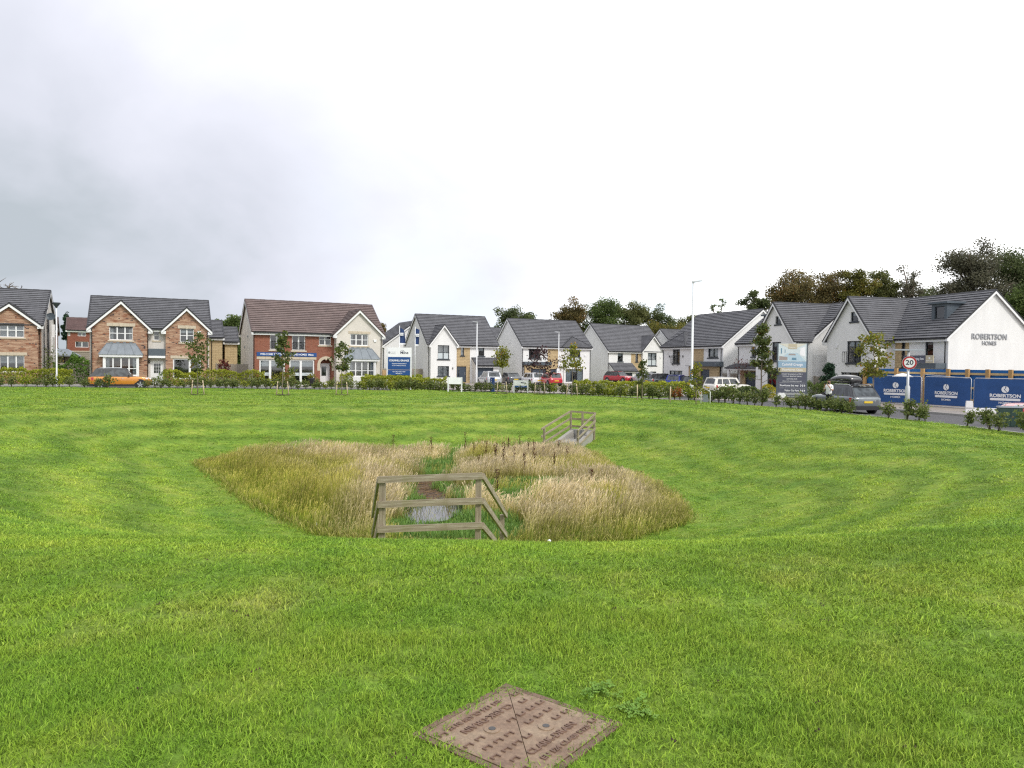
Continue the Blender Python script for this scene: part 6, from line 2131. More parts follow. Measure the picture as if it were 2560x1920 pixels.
disc('galvanised', .315, -.025, .0, 'backing'); disc('sign_red', .305, .001, .006, 'red_ring'); disc('print_white', .232, .0065, .010, 'face')
text(e, fr, '20', 0.0, zc + .005, .315, 'print_dark', n=.0125, extrude=.001, bold=.007, width=.335)
fr2 = Frame((.02, .14, 0), (-.42, .905, 0), (.905, .42, 0))
b = MB(); b.tube([(.06, .10, zc), (.12, .15, zc)], .31, 30); b.build('rear_sign', M['galvanised'], e)
b = MB(); b.hexa([(-.72, -.12, 3.30), (.72, -.12, 3.30), (.72, .12, 3.30), (-.72, .12, 3.30), (-.66, -.10, 3.37), (.66, -.10, 3.37), (.66, .10, 3.37), (-.66, .10, 3.37)]); b.build('lantern', M['lead_grey'], e)

# ------------------------------------------------------------------ sales signs
e = empty('sales_board', (-10.6, 70.5, 0), R(2), 'tall white and blue COLINHILL GRANGE sales board on white posts behind the hedge', 'sign')
F0 = Frame((0, 0, 0), (1, 0, 0), (0, -1, 0))
zb_, zt_ = 1.02, 3.78
b = MB()
for x in (-1.10, 1.10): pm = MB(); pm.box(x - .07, x + .07, -.02, .12, -.2, zt_ + .02); pm.build('post', M['pole_white'], e)
b = MB(); fbox(b, F0, -1.10, 1.10, 2.90, zt_, .022, .05); b.build('white_panel', M['print_white'], e)
b = MB(); fbox(b, F0, -1.03, 1.03, 1.72, 2.895, .022, .05); b.build('blue_panel', M['sign_blue'], e)
b = MB(); fbox(b, F0, -1.03, 1.03, 1.20, 1.66, .022, .05); b.build('blue_strip', M['sign_blue'], e)
text(e, F0, 'Milne', .48, 3.30, .36, 'print_dark', n=.054, bold=.006, width=.74)
text(e, F0, 'STEWART', .30, 3.50, .07, 'print_dark', n=.054); text(e, F0, 'H O M E S', -.55, 3.22, .12, 'letter_grey', n=.054, width=.42); text(e, F0, 'for Scotland', -.56, 3.36, .09, 'letter_grey', n=.054, width=.42)
b = MB(); b.tube([F0.P(-.92, 3.3, .052), F0.P(-.92, 3.3, .056)], .11, 16); b.build('emblem', M['letter_grey'], e)
text(e, F0, 'COLINHILL GRANGE', 0, 2.56, .23, 'print_white', n=.054, bold=.008, width=1.84)
text(e, F0, 'A premium development of', 0, 2.28, .14, 'print_white', n=.054, bold=.002, width=1.36); text(e, F0, '4, 5 & 6 bedroom homes.', 0, 2.10, .14, 'print_white', n=.054, bold=.002, width=1.30)
text(e, F0, 'Open: 7 Days: 10.30am to 5.00pm', 0, 1.52, .12, 'print_white', n=.054, bold=.002, width=1.2); text(e, F0, '0800 458 1776', 0, 1.36, .12, 'print_white', n=.054, bold=.002, width=.6)


def flag(label, x, y, zt, hf_, w0, w1, sag):
    e = empty('flag', (x, y, 0), 0, label, 'flag', 'blue flags by the sales board')
    b = MB(); b.tube([(0, 0, -.1), (0, 0, zt + .15)], [.05, .035], 8); b.build('pole', M['pole_white'], e)
    V = []; F = []; nx, nz = 8, 12
    for k in range(nz + 1):
        q = k / nz; w = w0 + (w1 - w0) * q ** .8
        for i in range(nx + 1):
            t = i / nx
            V.append((.045 + t * w, -.10 * math.sin(t * 5 + q * 2.5) * t, zt - q * hf_ - sag * t * (1 - q) ** 1.5))
    for k in range(nz):
        for i in range(nx):
            a = k * (nx + 1) + i; F.append((a, a + nx + 1, a + nx + 2, a + 1))
    me = bpy.data.meshes.new('cloth'); me.from_pydata(V, [], F); me.materials.append(M['navy']); me.materials.append(M['print_white'])
    for p in me.polygons: p.use_smooth = True
    for k in range(nz):
        if k in (11,) :
            for i in range(nx): me.polygons[k * nx + i].material_index = 1
    o = link('cloth', me, e)
    fr = Frame((0, -.13, 0), (1, 0, 0), (0, -1, 0))
    b = MB(); fbox(b, fr, .08, .05 + w0 * .95, zt - hf_ * .48, zt - hf_ * .32, -.02, .012); b.build('logo_panel', M['print_white'], e)
    text(e, fr, 'Milne', .07 + w0 * .48, zt - hf_ * .40, .13, 'navy', n=.018, extrude=.001, width=w0 * .75)
    return e


flag('blue flag with white logo on the pole at the left of the sales board', -10.75, 71.6, 5.72, 1.62, .36, .56, .25)
flag('narrower blue flag on the pole rising behind the middle of the sales board', -9.3, 71.9, 5.66, 1.66, .36, .32, .12)

e = empty('blank_board', (-4.75, 62.6, 0), R(1), 'blank white back of a low sign board standing at the hedge', 'sign')
for x in (-.56, .56): b = MB(); b.box(x - .055, x + .055, -.05, .05, -.2, 1.22); b.build('post', M['pole_white'], e)
b = MB(); b.box(-.505, .505, -.03, .0, .64, 1.20); b.build('panel', M['print_white'], e)
e = empty('low_sign', (.72, 61.2, 0), R(-1), 'low white sign with blue strip standing on the lawn edge', 'sign')
for x in (-.56, .56): b = MB(); b.box(x - .055, x + .055, -.05, .05, -.2, 1.06); b.build('post', M['pole_white'], e)
b = MB(); fbox(b, F0, -.505, .505, .62, 1.05, .0, .04); b.build('panel', M['print_white'], e)
b = MB(); fbox(b, F0, -.505, .505, .48, .61, .0, .04); b.build('blue_strip', M['sign_blue'], e)
text(e, F0, 'Milne', .20, .86, .17, 'print_dark', n=.044, bold=.003, width=.40); text(e, F0, 'Customer car park', .05, .545, .075, 'print_white', n=.044, width=.5)
e = empty('totem_sign', (-1.7, 65.2, 0), R(-20), 'narrow dark blue totem sign with upright white lettering among the hedge plants', 'sign')
b = MB(); b.box(-.20, .20, -.06, .06, -.1, 1.20); b.build('body', M['navy'], e)
b = MB(); b.box(.05, .12, -.066, -.061, .0, 1.1); b.build('stripe', M['sign_blue'], e)
fv = Frame((-.06, -.06, 0), (1, 0, 0), (0, -1, 0))
for k, ch in enumerate('SALES'): text(e, fv, ch, 0, .98 - k * .17, .14, 'print_white', n=.006)

# tall Colinhill Grange information board
e = empty('information_board', (21.05, 56.6, -.1), R(-8), 'tall slate grey Colinhill Grange board with room picture and direction arrows', 'sign')
hw_ = 1.01; T_ = 4.26
pm = MB(); pm.box(-.05, .05, -.05, .05, -.2, T_ + .02); pme = pm.mesh('post', M['zinc_dark'])
for x in (-hw_ - .05, hw_ + .05): link('post', pme, e, (x, 0, 0))
FB = Frame((0, -.02, 0), (1, 0, 0), (0, -1, 0))


def panel(z0, z1, mat, name, n=.03, x0=-hw_, x1=hw_):
    b = MB(); fbox(b, FB, x0, x1, z0, z1, 0, n); return b.build(name, M[mat], e)


plain('print_pale', (0.62, 0.70, 0.72), .5, .02, 2); plain('print_floor', (0.46, 0.60, 0.68), .5, .02, 2); plain('print_sofa', (0.36, 0.31, 0.29), .5, .1, 8); plain('print_blue', (0.13, 0.26, 0.36), .5, .1, 8); plain('print_cream', (0.68, 0.66, 0.56), .5, .03, 4)
pic = panel(2.92, T_, 'print_pale', 'picture')
pq = MB()
def quad(pts, mi): pq.poly([FB.P(x, z, .032 + .001 * mi) for x, z in pts], mi)
quad([(-1.0, 2.93), (1.0, 2.93), (.35, 3.55), (-.35, 3.55)], 1); quad([(-1.0, 4.25), (-.35, 3.95), (-.35, 3.55), (-1.0, 3.05)], 0); quad([(1.0, 4.25), (1.0, 3.05), (.35, 3.55), (.35, 3.95)], 0)
quad([(-1.0, 4.25), (1.0, 4.25), (.35, 3.95), (-.35, 3.95)], 5)
quad([(-.95, 3.0), (-.35, 3.0), (-.35, 3.25), (-.95, 3.32)], 2); quad([(-.05, 3.02), (.3, 3.02), (.28, 3.2), (-.03, 3.2)], 3); quad([(-.30, 3.38), (.25, 3.38), (.2, 3.5), (-.25, 3.5)], 2)
quad([(-.84, 3.5), (-.76, 3.5), (-.76, 3.9), (-.84, 3.92)], 3); quad([(-.56, 3.55), (-.51, 3.55), (-.51, 3.8), (-.56, 3.82)], 3); quad([(.55, 3.4), (.92, 3.3), (.92, 4.05), (.55, 3.92)], 4)
link('print', pq.mesh('print', [M['print_pale'], M['print_floor'], M['print_sofa'], M['print_blue'], M['print_white'], M['print_cream']]), pic)
b = MB(); fbox(b, FB, -.3, .32, 3.86, T_ - .01, .038, .042); b.build('logo_panel', M['sign_sand'], pic)
text(pic, FB, 'Robertson', .01, 3.97, .12, 'print_white', n=.045, extrude=.001, width=.5)
panel(2.46, 2.91, 'sign_sky', 'title_panel'); panel(2.13, 2.44, 'sign_sand', 'open_panel'); panel(1.32, 2.12, 'sign_slate', 'text_panel'); panel(.93, 1.30, 'sign_slate', 'arrow_panel'); panel(.56, .91, 'sign_slate', 'arrow_panel'); panel(.20, .40, 'sign_slate', 'foot_panel', x0=-.38)
text(e, FB, 'Colinhill Grange', 0, 2.68, .28, 'print_white', n=.034, bold=.004, width=1.5); text(e, FB, 'Showhomes Open', 0, 2.285, .22, 'print_white', n=.034, bold=.002, width=1.5)
text(e, FB, 'A luxury development of 4 & 5', 0, 1.97, .14, 'print_white', n=.034, width=1.5); text(e, FB, 'bedroom detached homes', 0, 1.81, .14, 'print_white', n=.034, width=1.35)
text(e, FB, '0333 060 2428', 0, 1.60, .13, 'print_white', n=.034, width=.75); text(e, FB, 'www.robertsonhomes.co.uk', 0, 1.44, .12, 'print_white', n=.034, width=1.4)
for s_, z, w, x in (('Showhome this way', 1.11, 1.36, -.20), ('Visitor Car Park', .73, 1.06, .0)):
    text(e, FB, s_, x, z, .20, 'print_white', n=.034, bold=.003, width=w)
    for k in range(3):
        b = MB(); q = .60 + k * .13
        b.prism([(q, z - .075), (q + .045, z - .075), (q + .11, z), (q + .045, z + .075), (q, z + .075), (q + .055, z)][::1], lambda p: FB.P(p[0], p[1], .031), lambda p: FB.P(p[0], p[1], .036)); b.build('arrow', M['print_white'], e)
b = MB(); b.prism([(-1.0, .20), (-.40, .20), (-.40, .42), (-.58, .56), (-.70, .50), (-.82, .56), (-1.0, .42)], lambda p: FB.P(p[0], p[1], .0), lambda p: FB.P(p[0], p[1], .03)); b.build('house_panel', M['print_white'], e)
b = MB(); fbox(b, FB, .68, 1.0, .21, .39, .031, .035); b.build('logo_panel', M['sign_sand'], e)
text(e, FB, 'Every Moment Counts', .14, .30, .08, 'print_white', n=.034, width=.9)
b = MB()
for x in (-.36, -.12, .04, .14): fbox(b, FB, x, x + .13, .43, .53, .0, .02)
b.build('small_panel', M['letter_grey'], e)

e = empty('cycle_hoop', (12.35, 47.9, -.02), R(-15), 'white metal hoop frame with dark info plate at the lawn edge', 'hoop')
b = MB(); b.tube([(-.28, 0, -.2), (-.28, 0, .74), (-.22, 0, .84), (.22, 0, .84), (.28, 0, .74), (.28, 0, -.2)], .035, 10); b.build('hoop', M['pole_white'], e)
b = MB(); b.box(-.15, .15, -.02, .02, .12, .60); b.build('plate', M['lead_grey'], e)

# ------------------------------------------------------------------ blue site hoarding, banner fence and barrier on the right
def hoarding():
    P = [Vector((26.3, 56.0, 0)), Vector((32.6, 43.8, 0))]
    d = (P[1] - P[0]); L_ = d.length
    e = empty('site_hoarding', P[0], math.atan2(d.y, d.x), 'blue site hoarding seen from its timber framed back beneath the Robertson gable', 'hoarding')
    b = MB(); b.box(0, 1.215, .05, .07, .0, 2.46); sm = b.mesh('sheet', M['hoarding_blue'])
    for i in range(int(L_ / 1.22) + 1): link('sheet', sm, e, (i * 1.22, 0, -.1))
    b = MB(); b.box(0, L_ + .8, -.03, .045, 0, .14); rm = b.mesh('rail', M['timber_pale'])
    for z in (2.02, 1.1, .3): link('rail', rm, e, (0, 0, z))
    b = MB(); b.box(-.11, .11, -.20, -.035, -.3, 2.4); pm = b.mesh('post', M['timber_new'])
    for x in (0.05, 1.0, 2.6, 4.6, 6.4, 7.7, 9.0, 10.4, 11.9, 13.3): link('post', pm, e, (x, 0, 0))


hoarding()


def banner_panel(label, p, q, zb, hb, xshift=0.0, gap=0.0):
    p, q = Vector((*p, zb)), Vector((*q, zb)); d = q - p; L_ = d.length
    e = empty('banner_fence_panel', p, math.atan2(d.y, d.x), label, 'fence panel', 'blue banner site fence panels')
    b = MB(); r = .021
    b.tube([(0, 0, 0), (0, 0, hb - .1), (.1, 0, hb), (L_ - .1, 0, hb), (L_, 0, hb - .1), (L_, 0, 0)], r, 8)
    b.tube([(0, 0, .12), (L_, 0, .12)], r * .9, 6); b.build('tube_frame', M['galvanised'], e)
    V = []; F = []; nx, nz = 24, 6
    for k in range(nz + 1):
        for i in range(nx + 1):
            t, s = i / nx, k / nz
            V.append((.03 + t * (L_ - .06), -.03 - .012 * math.sin(t * 9 + s * 3) * (1 - abs(2 * s - 1)), .20 + gap * t * (1 - s) + s * (hb - .24) + .0))
    for k in range(nz):
        for i in range(nx):
            a = k * (nx + 1) + i; F.append((a, a + 1, a + nx + 2, a + nx + 1))
    me = bpy.data.meshes.new('banner'); me.from_pydata(V, [], F); me.materials.append(M['banner_blue']); link('banner', me, e)
    fr = Frame((0, -.05, 0), (1, 0, 0), (0, -1, 0))
    c = L_ * .49 + xshift
    text(e, fr, 'ROBERTSON', c, .98, .27, 'print_white', n=0, extrude=.001, bold=.010, width=1.62)
    text(e, fr, 'HOMES', c, .56, .17, 'print_white', n=0, extrude=.001, bold=.003, width=.66)
    b = MB(); hw, hh = .80, .07
    pl = [(c - hw + hh - hh * math.cos(a), .77 + hh * math.sin(a)) for a in np.linspace(-math.pi / 2, math.pi / 2, 8)]
    pl = [(c - hw + hh - hh * math.sin(a), .77 - hh * math.cos(a)) for a in np.linspace(0, math.pi, 8)] + [(c + hw - hh + hh * math.sin(a), .77 + hh * math.cos(a)) for a in np.linspace(0, math.pi, 8)]
    b.prism(pl[::-1], lambda p: fr.P(p[0], p[1], -.003), lambda p: fr.P(p[0], p[1], .001)); b.build('underline', M['print_white'], e)
    # round emblem: white disc parted by a bent dark line
    zc, r0 = 1.36, .20
    b = MB()
    for sg in (-1, 1):
        mid = [(.03, .2), (.02, .09), (-.05, .0), (.03, -.09), (.10, -.175)]
        mid = [(x + sg * .022, z) for x, z in mid]
        a0 = math.atan2(mid[0][1], mid[0][0]); a1 = math.atan2(mid[-1][1], mid[-1][0])
        arc = []
        if sg > 0: arc = [(r0 * math.cos(a), r0 * math.sin(a)) for a in np.linspace(a1, a0, 12)]
        else: arc = [(r0 * math.cos(a), r0 * math.sin(a)) for a in np.linspace(a1 + 2 * math.pi, a0, 20)]
        poly = mid[::1] + arc
        b.poly([fr.P(c + x, zc + z, 0) for x, z in poly])
    b.build('emblem', M['print_white'], e)
    foot = MB(); foot.box(-.35, .35, -.12, .12, 0, .12)
    link('foot_block', foot.mesh('foot_block', M['concrete']), e, (0, 0, -.02)); 
    return e


plain('banner_blue', (0.018, 0.078, 0.250), .6, .16, 1.1)
banner_panel('blue Robertson banner panel directly behind the speed limit sign', (24.95, 52.0), (26.85, 49.3), -.10, 1.98)
banner_panel('blue Robertson banner panel between the speed limit sign and the white barrier', (26.95, 49.1), (28.1, 46.0), -.12, 2.0, gap=-.0)
banner_panel('blue Robertson banner panel at the far right above the white barrier', (28.15, 45.8), (30.3, 43.1), -.14, 2.0)
e = empty('loose_fence_frame', (27.3, 50.0, -.1), R(-62), 'bare tilted steel fence frame leaning behind the blue banners', 'fence panel')
b = MB(); b.tube([(0, 0, .1), (.0, 0, 1.98), (.1, 0, 2.12), (3.0, 0, 1.92), (3.1, 0, .1)], .02, 8); b.build('tube_frame', M['galvanised'], e)
e = empty('storage_tank', (26.95, 51.9, -.1), 0, 'white domed tank top between the hoarding and the banner fence', 'tank')
b = MB(); b.tube([(0, 0, 0), (0, 0, 1.62), (0, 0, 1.82), (0, 0, 1.98), (0, 0, 2.10), (0, 0, 2.16)], [.88, .88, .78, .58, .32, .05], 28); b.build('shell', M['water_barrier'], e)
b = MB(); b.tube([(0, 0, 1.60), (0, 0, 1.64)], .90, 28); b.build('rim', M['galvanised'], e)

e = empty('plastic_barrier', (25.7, 42.6, -.12), R(-24), 'white plastic road barrier with red end in front of the right banner', 'barrier')
b = MB(); b.hexa([(0, -.22, 0), (1.75, -.22, 0), (1.75, .22, 0), (0, .22, 0), (.03, -.15, .34), (1.72, -.15, .34), (1.72, .15, .34), (.03, .15, .34)]); b.build('base', M['water_barrier'], e)
b = MB(); b.hexa([(0.02, -.2, .345), (.38, -.2, .345), (.38, .2, .345), (.02, .2, .345), (.05, -.15, .72), (.36, -.15, .72), (.36, .15, .72), (.05, .15, .72)]); b.build('block', M['water_barrier'], e)
b = MB(); b.box(1.755, 1.95, -.2, .2, .0, .40); b.build('red_end', M['sign_red'], e)
e = empty('utility_cabinet', (22.0, 33.2, -.14), R(-20), 'dark green utility cabinet half hidden by shrubs at the right edge', 'cabinet')
b = MB(); b.box(-.45, .45, -.22, .22, 0, .86); b.build('body', M['cabinet_green'], e)
b = MB(); b.hexa([(-.48, -.25, .865), (.48, -.25, .865), (.48, .25, .865), (-.48, .25, .865), (-.44, -.2, .93), (.44, -.2, .93), (.44, .2, .93), (-.44, .2, .93)]); b.build('lid', M['lead_grey'], e)
b = MB(); b.box(-.43, -.01, -.234, -.222, .05, .82); dm_ = b.mesh('door', M['cabinet_green']); link('door', dm_, e); link('door', dm_, e, (.44, 0, 0))

# pots by the show home entrance
def pot(label, x, y, z, s, leaf):
    e = empty('flower_pot', (x, y, z), 0, label, 'flower pot', 'flower pots at the show home')
    b = MB(); b.tube([(0, 0, 0), (0, 0, .85 * s), (0, 0, .9 * s)], [.22 * s, .32 * s, .34 * s], 14); b.build('pot', M['pot'], e)
    return e


pot('dark flower pot with yellow plants in front of the show home windows', -18.6, 69.8, -.05, 1.0, None)
pot('dark planter with yellow plant left of the show home door', -21.6, 68.6, -.05, .9, None)
for i, (x, y) in enumerate(((797, 1322), (1397, 1370))): pass
b = MB()
for k in range(7):
    a = k * .9; b.poly([(.05 * math.cos(a), .05 * math.sin(a), .005 + .03 * (k % 2)), (.05 * math.cos(a + .9), .05 * math.sin(a + .9), .005 + .03 * ((k + 1) % 2)), (0, 0, .06)])
pm = b.mesh('paper_scrap', M['print_white'])
tag(link('paper_scrap', pm, None, (-4.95, 19.0, lz1(-4.95, 19.0) + .03), None, (1.3, 1.3, 1.3)), 'small white paper scrap at the left rim of the tall grass', 'litter', 'paper scraps')
tag(link('paper_scrap', pm, None, (.42, 8.0, lz1(.42, 8.0) + .045), None, (.38, .38, .38)), 'small white paper scrap on the lawn right of the near rails', 'litter', 'paper scraps')
# ------------------------------------------------------------------ cars
def car(label, x, y, z, heading, paint, L_=4.2, W=1.78, H=1.50, kind='hatch', roofp=None, rail=False, alloy='alloy', cladding=False, black_glass_roof=False):
    """+x is forward in the car's own frame"""
    e = empty('parked_car', (x, y, z), heading, label, 'car', 'parked cars')
    hw = W / 2
    pr = dict(hatch=dict(hood=.25, base=.34, roof0=.46, roof1=.90, rb=.985, belt=.60, hoodz=.60, tail=.60),
              mini=dict(hood=.26, base=.31, roof0=.40, roof1=.91, rb=.97, belt=.60, hoodz=.62, tail=.60),
              suv=dict(hood=.23, base=.30, roof0=.42, roof1=.86, rb=.97, belt=.60, hoodz=.62, tail=.60),
              saloon=dict(hood=.27, base=.34, roof0=.47, roof1=.74, rb=.88, belt=.62, hoodz=.62, tail=.66))[kind]
    X = lambda q: L_ / 2 - q * L_
    zb = .20 if kind != 'suv' else .24
    belt = pr['belt'] * H
    # body shell stations: (fraction from the nose, top z, half width scale, bottom z)
    st = [(0.0, .40 * H, .80, zb + .10), (.02, .47 * H, .90, zb + .03), (.08, pr['hoodz'] * H * .93, .96, zb), (.20, pr['hoodz'] * H * .98, 1.0, zb), (pr['base'] - .02, belt, 1.0, zb), (.50, belt, 1.0, zb), (.75, belt + .01, 1.0, zb),
          (.90, pr['tail'] * H + .01, .985, zb), (.965, pr['tail'] * H - .01, .95, zb + .04), (1.0, pr['tail'] * H - .08, .87, zb + .12)]
    V = []; F = []; ns = 9
    for (q, zt, s, z0) in st:
        w = hw * s; x_ = X(q)
        mid = z0 + (zt - z0) * .55
        half = [(w * .80, z0), (w * .97, z0 + .05), (w * 1.0, z0 + .16), (w * 1.012, mid), (w * 1.0, zt - .10), (w * .955, zt - .015), (w * .82, zt + .012), (w * .4, zt + .03)]
        ring = [(x_, -a, b) for a, b in half] + [(x_, a, b) for a, b in reversed(half)]
        V += ring
    n = 16
    for i in range(len(st) - 1):
        for j in range(n - 1): F.append((i * n + j, i * n + j + 1, (i + 1) * n + j + 1, (i + 1) * n + j))
        F.append((i * n + n - 1, i * n, (i + 1) * n, (i + 1) * n + n - 1))
    F.append(tuple(range(n))[::-1]); F.append(tuple((len(st) - 1) * n + j for j in range(n)))
    me = bpy.data.meshes.new('body'); me.from_pydata(V, [], [f[::-1] for f in F]); me.materials.append(M[paint])
    for p in me.polygons: p.use_smooth = True
    me.update(); bo = link('body', me, e)
    md = bo.modifiers.new('round', 'SUBSURF'); md.levels = 2; md.render_levels = 2
    # cabin
    wb, wt = hw * .92, hw * .74
    xb0, xr0, xr1, xb1 = X(pr['base']), X(pr['roof0']), X(pr['roof1']), X(pr['rb'])
    zr0, zr1 = H - .015, H - .05
    top = [(xr0, zr0), ((xr0 + xr1) / 2, H), (xr1, zr1)]
    c = MB()
    def sec(xx, ww, zz): return [(xx, -ww, zz), (xx, ww, zz)]
    A0, A1 = (xb0, -wb, belt - .02), (xb0, wb, belt - .02); B0, B1 = (xr0, -wt, zr0 - .03), (xr0, wt, zr0 - .03); Cc0, Cc1 = (xr1, -wt, zr1 - .03), (xr1, wt, zr1 - .03); D0, D1 = (xb1, -wb * .96, belt - .02), (xb1, wb * .96, belt - .02)
    c.poly([A0, B0, B1, A1][::-1]); c.poly([B0, Cc0, Cc1, B1][::-1]); c.poly([Cc0, D0, D1, Cc1][::-1]); c.poly([A0, D0, Cc0, B0][::1]); c.poly([A1, B1, Cc1, D1][::1])
    co = c.build('cabin', M['paint_black' if (roofp == 'paint_black' or kind == 'suv') else paint], e)
    bv = co.modifiers.new('weld', 'WELD'); bv.merge_threshold = .002
    bv = co.modifiers.new('round', 'BEVEL'); bv.width = .05; bv.segments = 3; bv.limit_method = 'ANGLE'; bv.angle_limit = R(15)
    r = MB()
    rows = [(xr0 + .05, zr0 - .035, .97), (xr0 - .12, zr0, 1.0), ((xr0 + xr1) / 2, H, 1.0), (xr1 + .12, zr1, 1.0), (xr1 - .06, zr1 - .03, .97)]
    for i in range(len(rows) - 1):
        (xa, za, sa), (xc, zc_, sc) = rows[i], rows[i + 1]
        cols_ = [(-1.02, -.035), (-.85, .0), (-.4, .02), (.4, .02), (.85, .0), (1.02, -.035)]
        for j in range(5):
            (u0, d0), (u1, d1) = cols_[j], cols_[j + 1]
            r.poly([(xa, u0 * wt * sa, za + d0), (xa, u1 * wt * sa, za + d1), (xc, u1 * wt * sc, zc_ + d1), (xc, u0 * wt * sc, zc_ + d0)][::-1], 0, True)
    r.build('roof', M[roofp or paint], e)
    # windows, inset in the cabin's faces and standing a few millimetres proud of the shell
    def inset(P, k0, k1, s0, s1, off, name, mat='car_glass'):
        P = [Vector(p) for p in P]
        nrm = (P[1] - P[0]).cross(P[3] - P[0]).normalized()
        f = lambda a, b: (P[0].lerp(P[1], a)).lerp(P[3].lerp(P[2], a), b) + nrm * off
        off = -off; b = MB(); b.poly([f(k0, s0), f(k0, s1), f(k1, s1), f(k1, s0)]); return b.build(name, M[mat], e)
    inset([A1, A0, B0, B1], .06, .94, .05, .96, .006, 'windscreen')
    inset([D0, D1, Cc1, Cc0], .08, .92, .14, .90, .006, 'rear_window')
    for side in (-1, 1):
        Pq = [A0, D0, Cc0, B0] if side < 0 else [D1, A1, B1, Cc1]
        cuts = ((.07, .38), (.42, .68), (.72, .90)) if side < 0 else ((.10, .28), (.32, .58), (.62, .93))
        for a, b_ in cuts: inset(Pq, a, b_, .10, .90, .006, 'side_window')
    # lights, plates, trim
    def blk(x0, x1, y0, y1, z0, z1, mat, name):
        b = MB(); b.box(min(x0, x1), max(x0, x1), min(y0, y1), max(y0, y1), z0, z1); return b.build(name, M[mat], e)
    zl = pr['tail'] * H
    for sg in (-1, 1):
        b = MB(); y0, y1 = sg * hw * .56, sg * hw * .92
        b.hexa([(X(.985), y0, zl - .30), (X(.93), sg * hw * .99, zl - .30), (X(.90), sg * hw * .99, zl - .28), (X(.96), y0, zl - .30), (X(.985), y0, zl - .08), (X(.94), sg * hw * .965, zl - .06), (X(.90), sg * hw * .97, zl - .06), (X(.96), y0, zl - .06)])
        b.build('tail_light', M['lamp_red'], e)
        zf = .52 * H
        b = MB(); b.hexa([(X(.005), sg * hw * .50, zf - .12), (X(.07), sg * hw * .975, zf - .06), (X(.10), sg * hw * .965, zf - .05), (X(.03), sg * hw * .5, zf - .1), (X(.03), sg * hw * .50, zf + .03), (X(.085), sg * hw * .95, zf + .05), (X(.11), sg * hw * .95, zf + .05), (X(.05), sg * hw * .5, zf + .04)])
        b.build('headlight', M['lamp_clear'], e)
        b = MB(); b.hexa([(X(pr['base'] + .05), sg * hw * .95, belt), (X(pr['base'] + .05), sg * hw * 1.13, belt + .02), (X(pr['base'] + .08), sg * hw * 1.13, belt + .02), (X(pr['base'] + .08), sg * hw * .95, belt), (X(pr['base'] + .055), sg * hw * .95, belt + .12), (X(pr['base'] + .055), sg * hw * 1.12, belt + .14), (X(pr['base'] + .075), sg * hw * 1.12, belt + .14), (X(pr['base'] + .075), sg * hw * .95, belt + .12)])
        b.build('wing_mirror', M['plastic_black' if cladding else paint], e)
        blk(X(.22), X(.80), sg * hw * .955, sg * hw * 1.004, zb - .03, zb + (.14 if cladding else .07), 'plastic_black', 'side_sill')
        for q in (.47, .665): blk(X(q) - .004, X(q) + .004, sg * hw * .985, sg * hw * 1.003, zb + .15, belt - .06, 'plastic_black', 'door_seam')
        for q in (.44, .64): blk(X(q), X(q) - .16, sg * hw * .985, sg * hw * 1.012, belt - .16, belt - .13, 'alloy' if rail else paint, 'door_handle')
    blk(X(1.0) - .012, X(.975), -.26, .26, zl - .34, zl - .23, 'plate_yellow', 'number_plate'); blk(X(0) + .012, X(.02), -.26, .26, .30 * H, .30 * H + .11, 'plate_white', 'number_plate')
    blk(X(1.0) - .01, X(.95), -hw * .8, hw * .8, zb + .05, zb + .20, 'plastic_black', 'bumper'); blk(X(0) + .008, X(.05), -hw * .62, hw * .62, zb + .12, zb + .24, 'plastic_black', 'grille')
    # wheels
    wr = .325 if kind != 'suv' else .345
    for q in (.185, .80):
        for sg in (-1, 1):
            yo = sg * (hw - .115)
            a = MB(); a.tube([(X(q), sg * hw * .80, wr + .02), (X(q), sg * hw * 1.003, wr + .02)], wr + .065, 22); a.build('wheel_arch', M['plastic_black'], e)
            t = MB(); t.tube([(X(q), yo - sg * .09, wr), (X(q), yo - sg * .07, wr), (X(q), yo + sg * .11, wr), (X(q), yo + sg * .130, wr)], [wr * .93, wr, wr, wr * .94], 22)
            to = t.build('wheel', M['tyre'], e)
            rm = MB()
            rm.tube([(X(q), yo + sg * .126, wr), (X(q), yo + sg * .134, wr)], wr * .72, 20, 1)
            for k in range(5):
                an = 2 * math.pi * k / 5 + .3
                p0 = Vector((X(q), yo + sg * .142, wr)); p1 = p0 + Vector((math.cos(an), 0, math.sin(an))) * wr * .68
                rm.bar(p0, p1, .018, .075, up=(-math.sin(an), 0, math.cos(an)))
            ri = MB()
            link('rim', rm.mesh('rim', [M[alloy], M['plastic_black']]), to)
    if rail:
        for sg in (-1, 1):
            b = MB(); b.tube([(xr0 - .25, sg * wt * .92, zr0 - .02), (xr0 - .35, sg * wt * .92, zr0 + .05), (xr1 + .25, sg * wt * .92, zr1 + .07), (xr1 + .1, sg * wt * .92, zr1 - .0)], .018, 6); b.build('roof_rail', M['galvanised'], e)
    if cladding:
        blk(X(1.0) - .005, X(.90), -hw * .97, hw * .97, zb - .02, zb + .16, 'plastic_black', 'skirt')
    return e


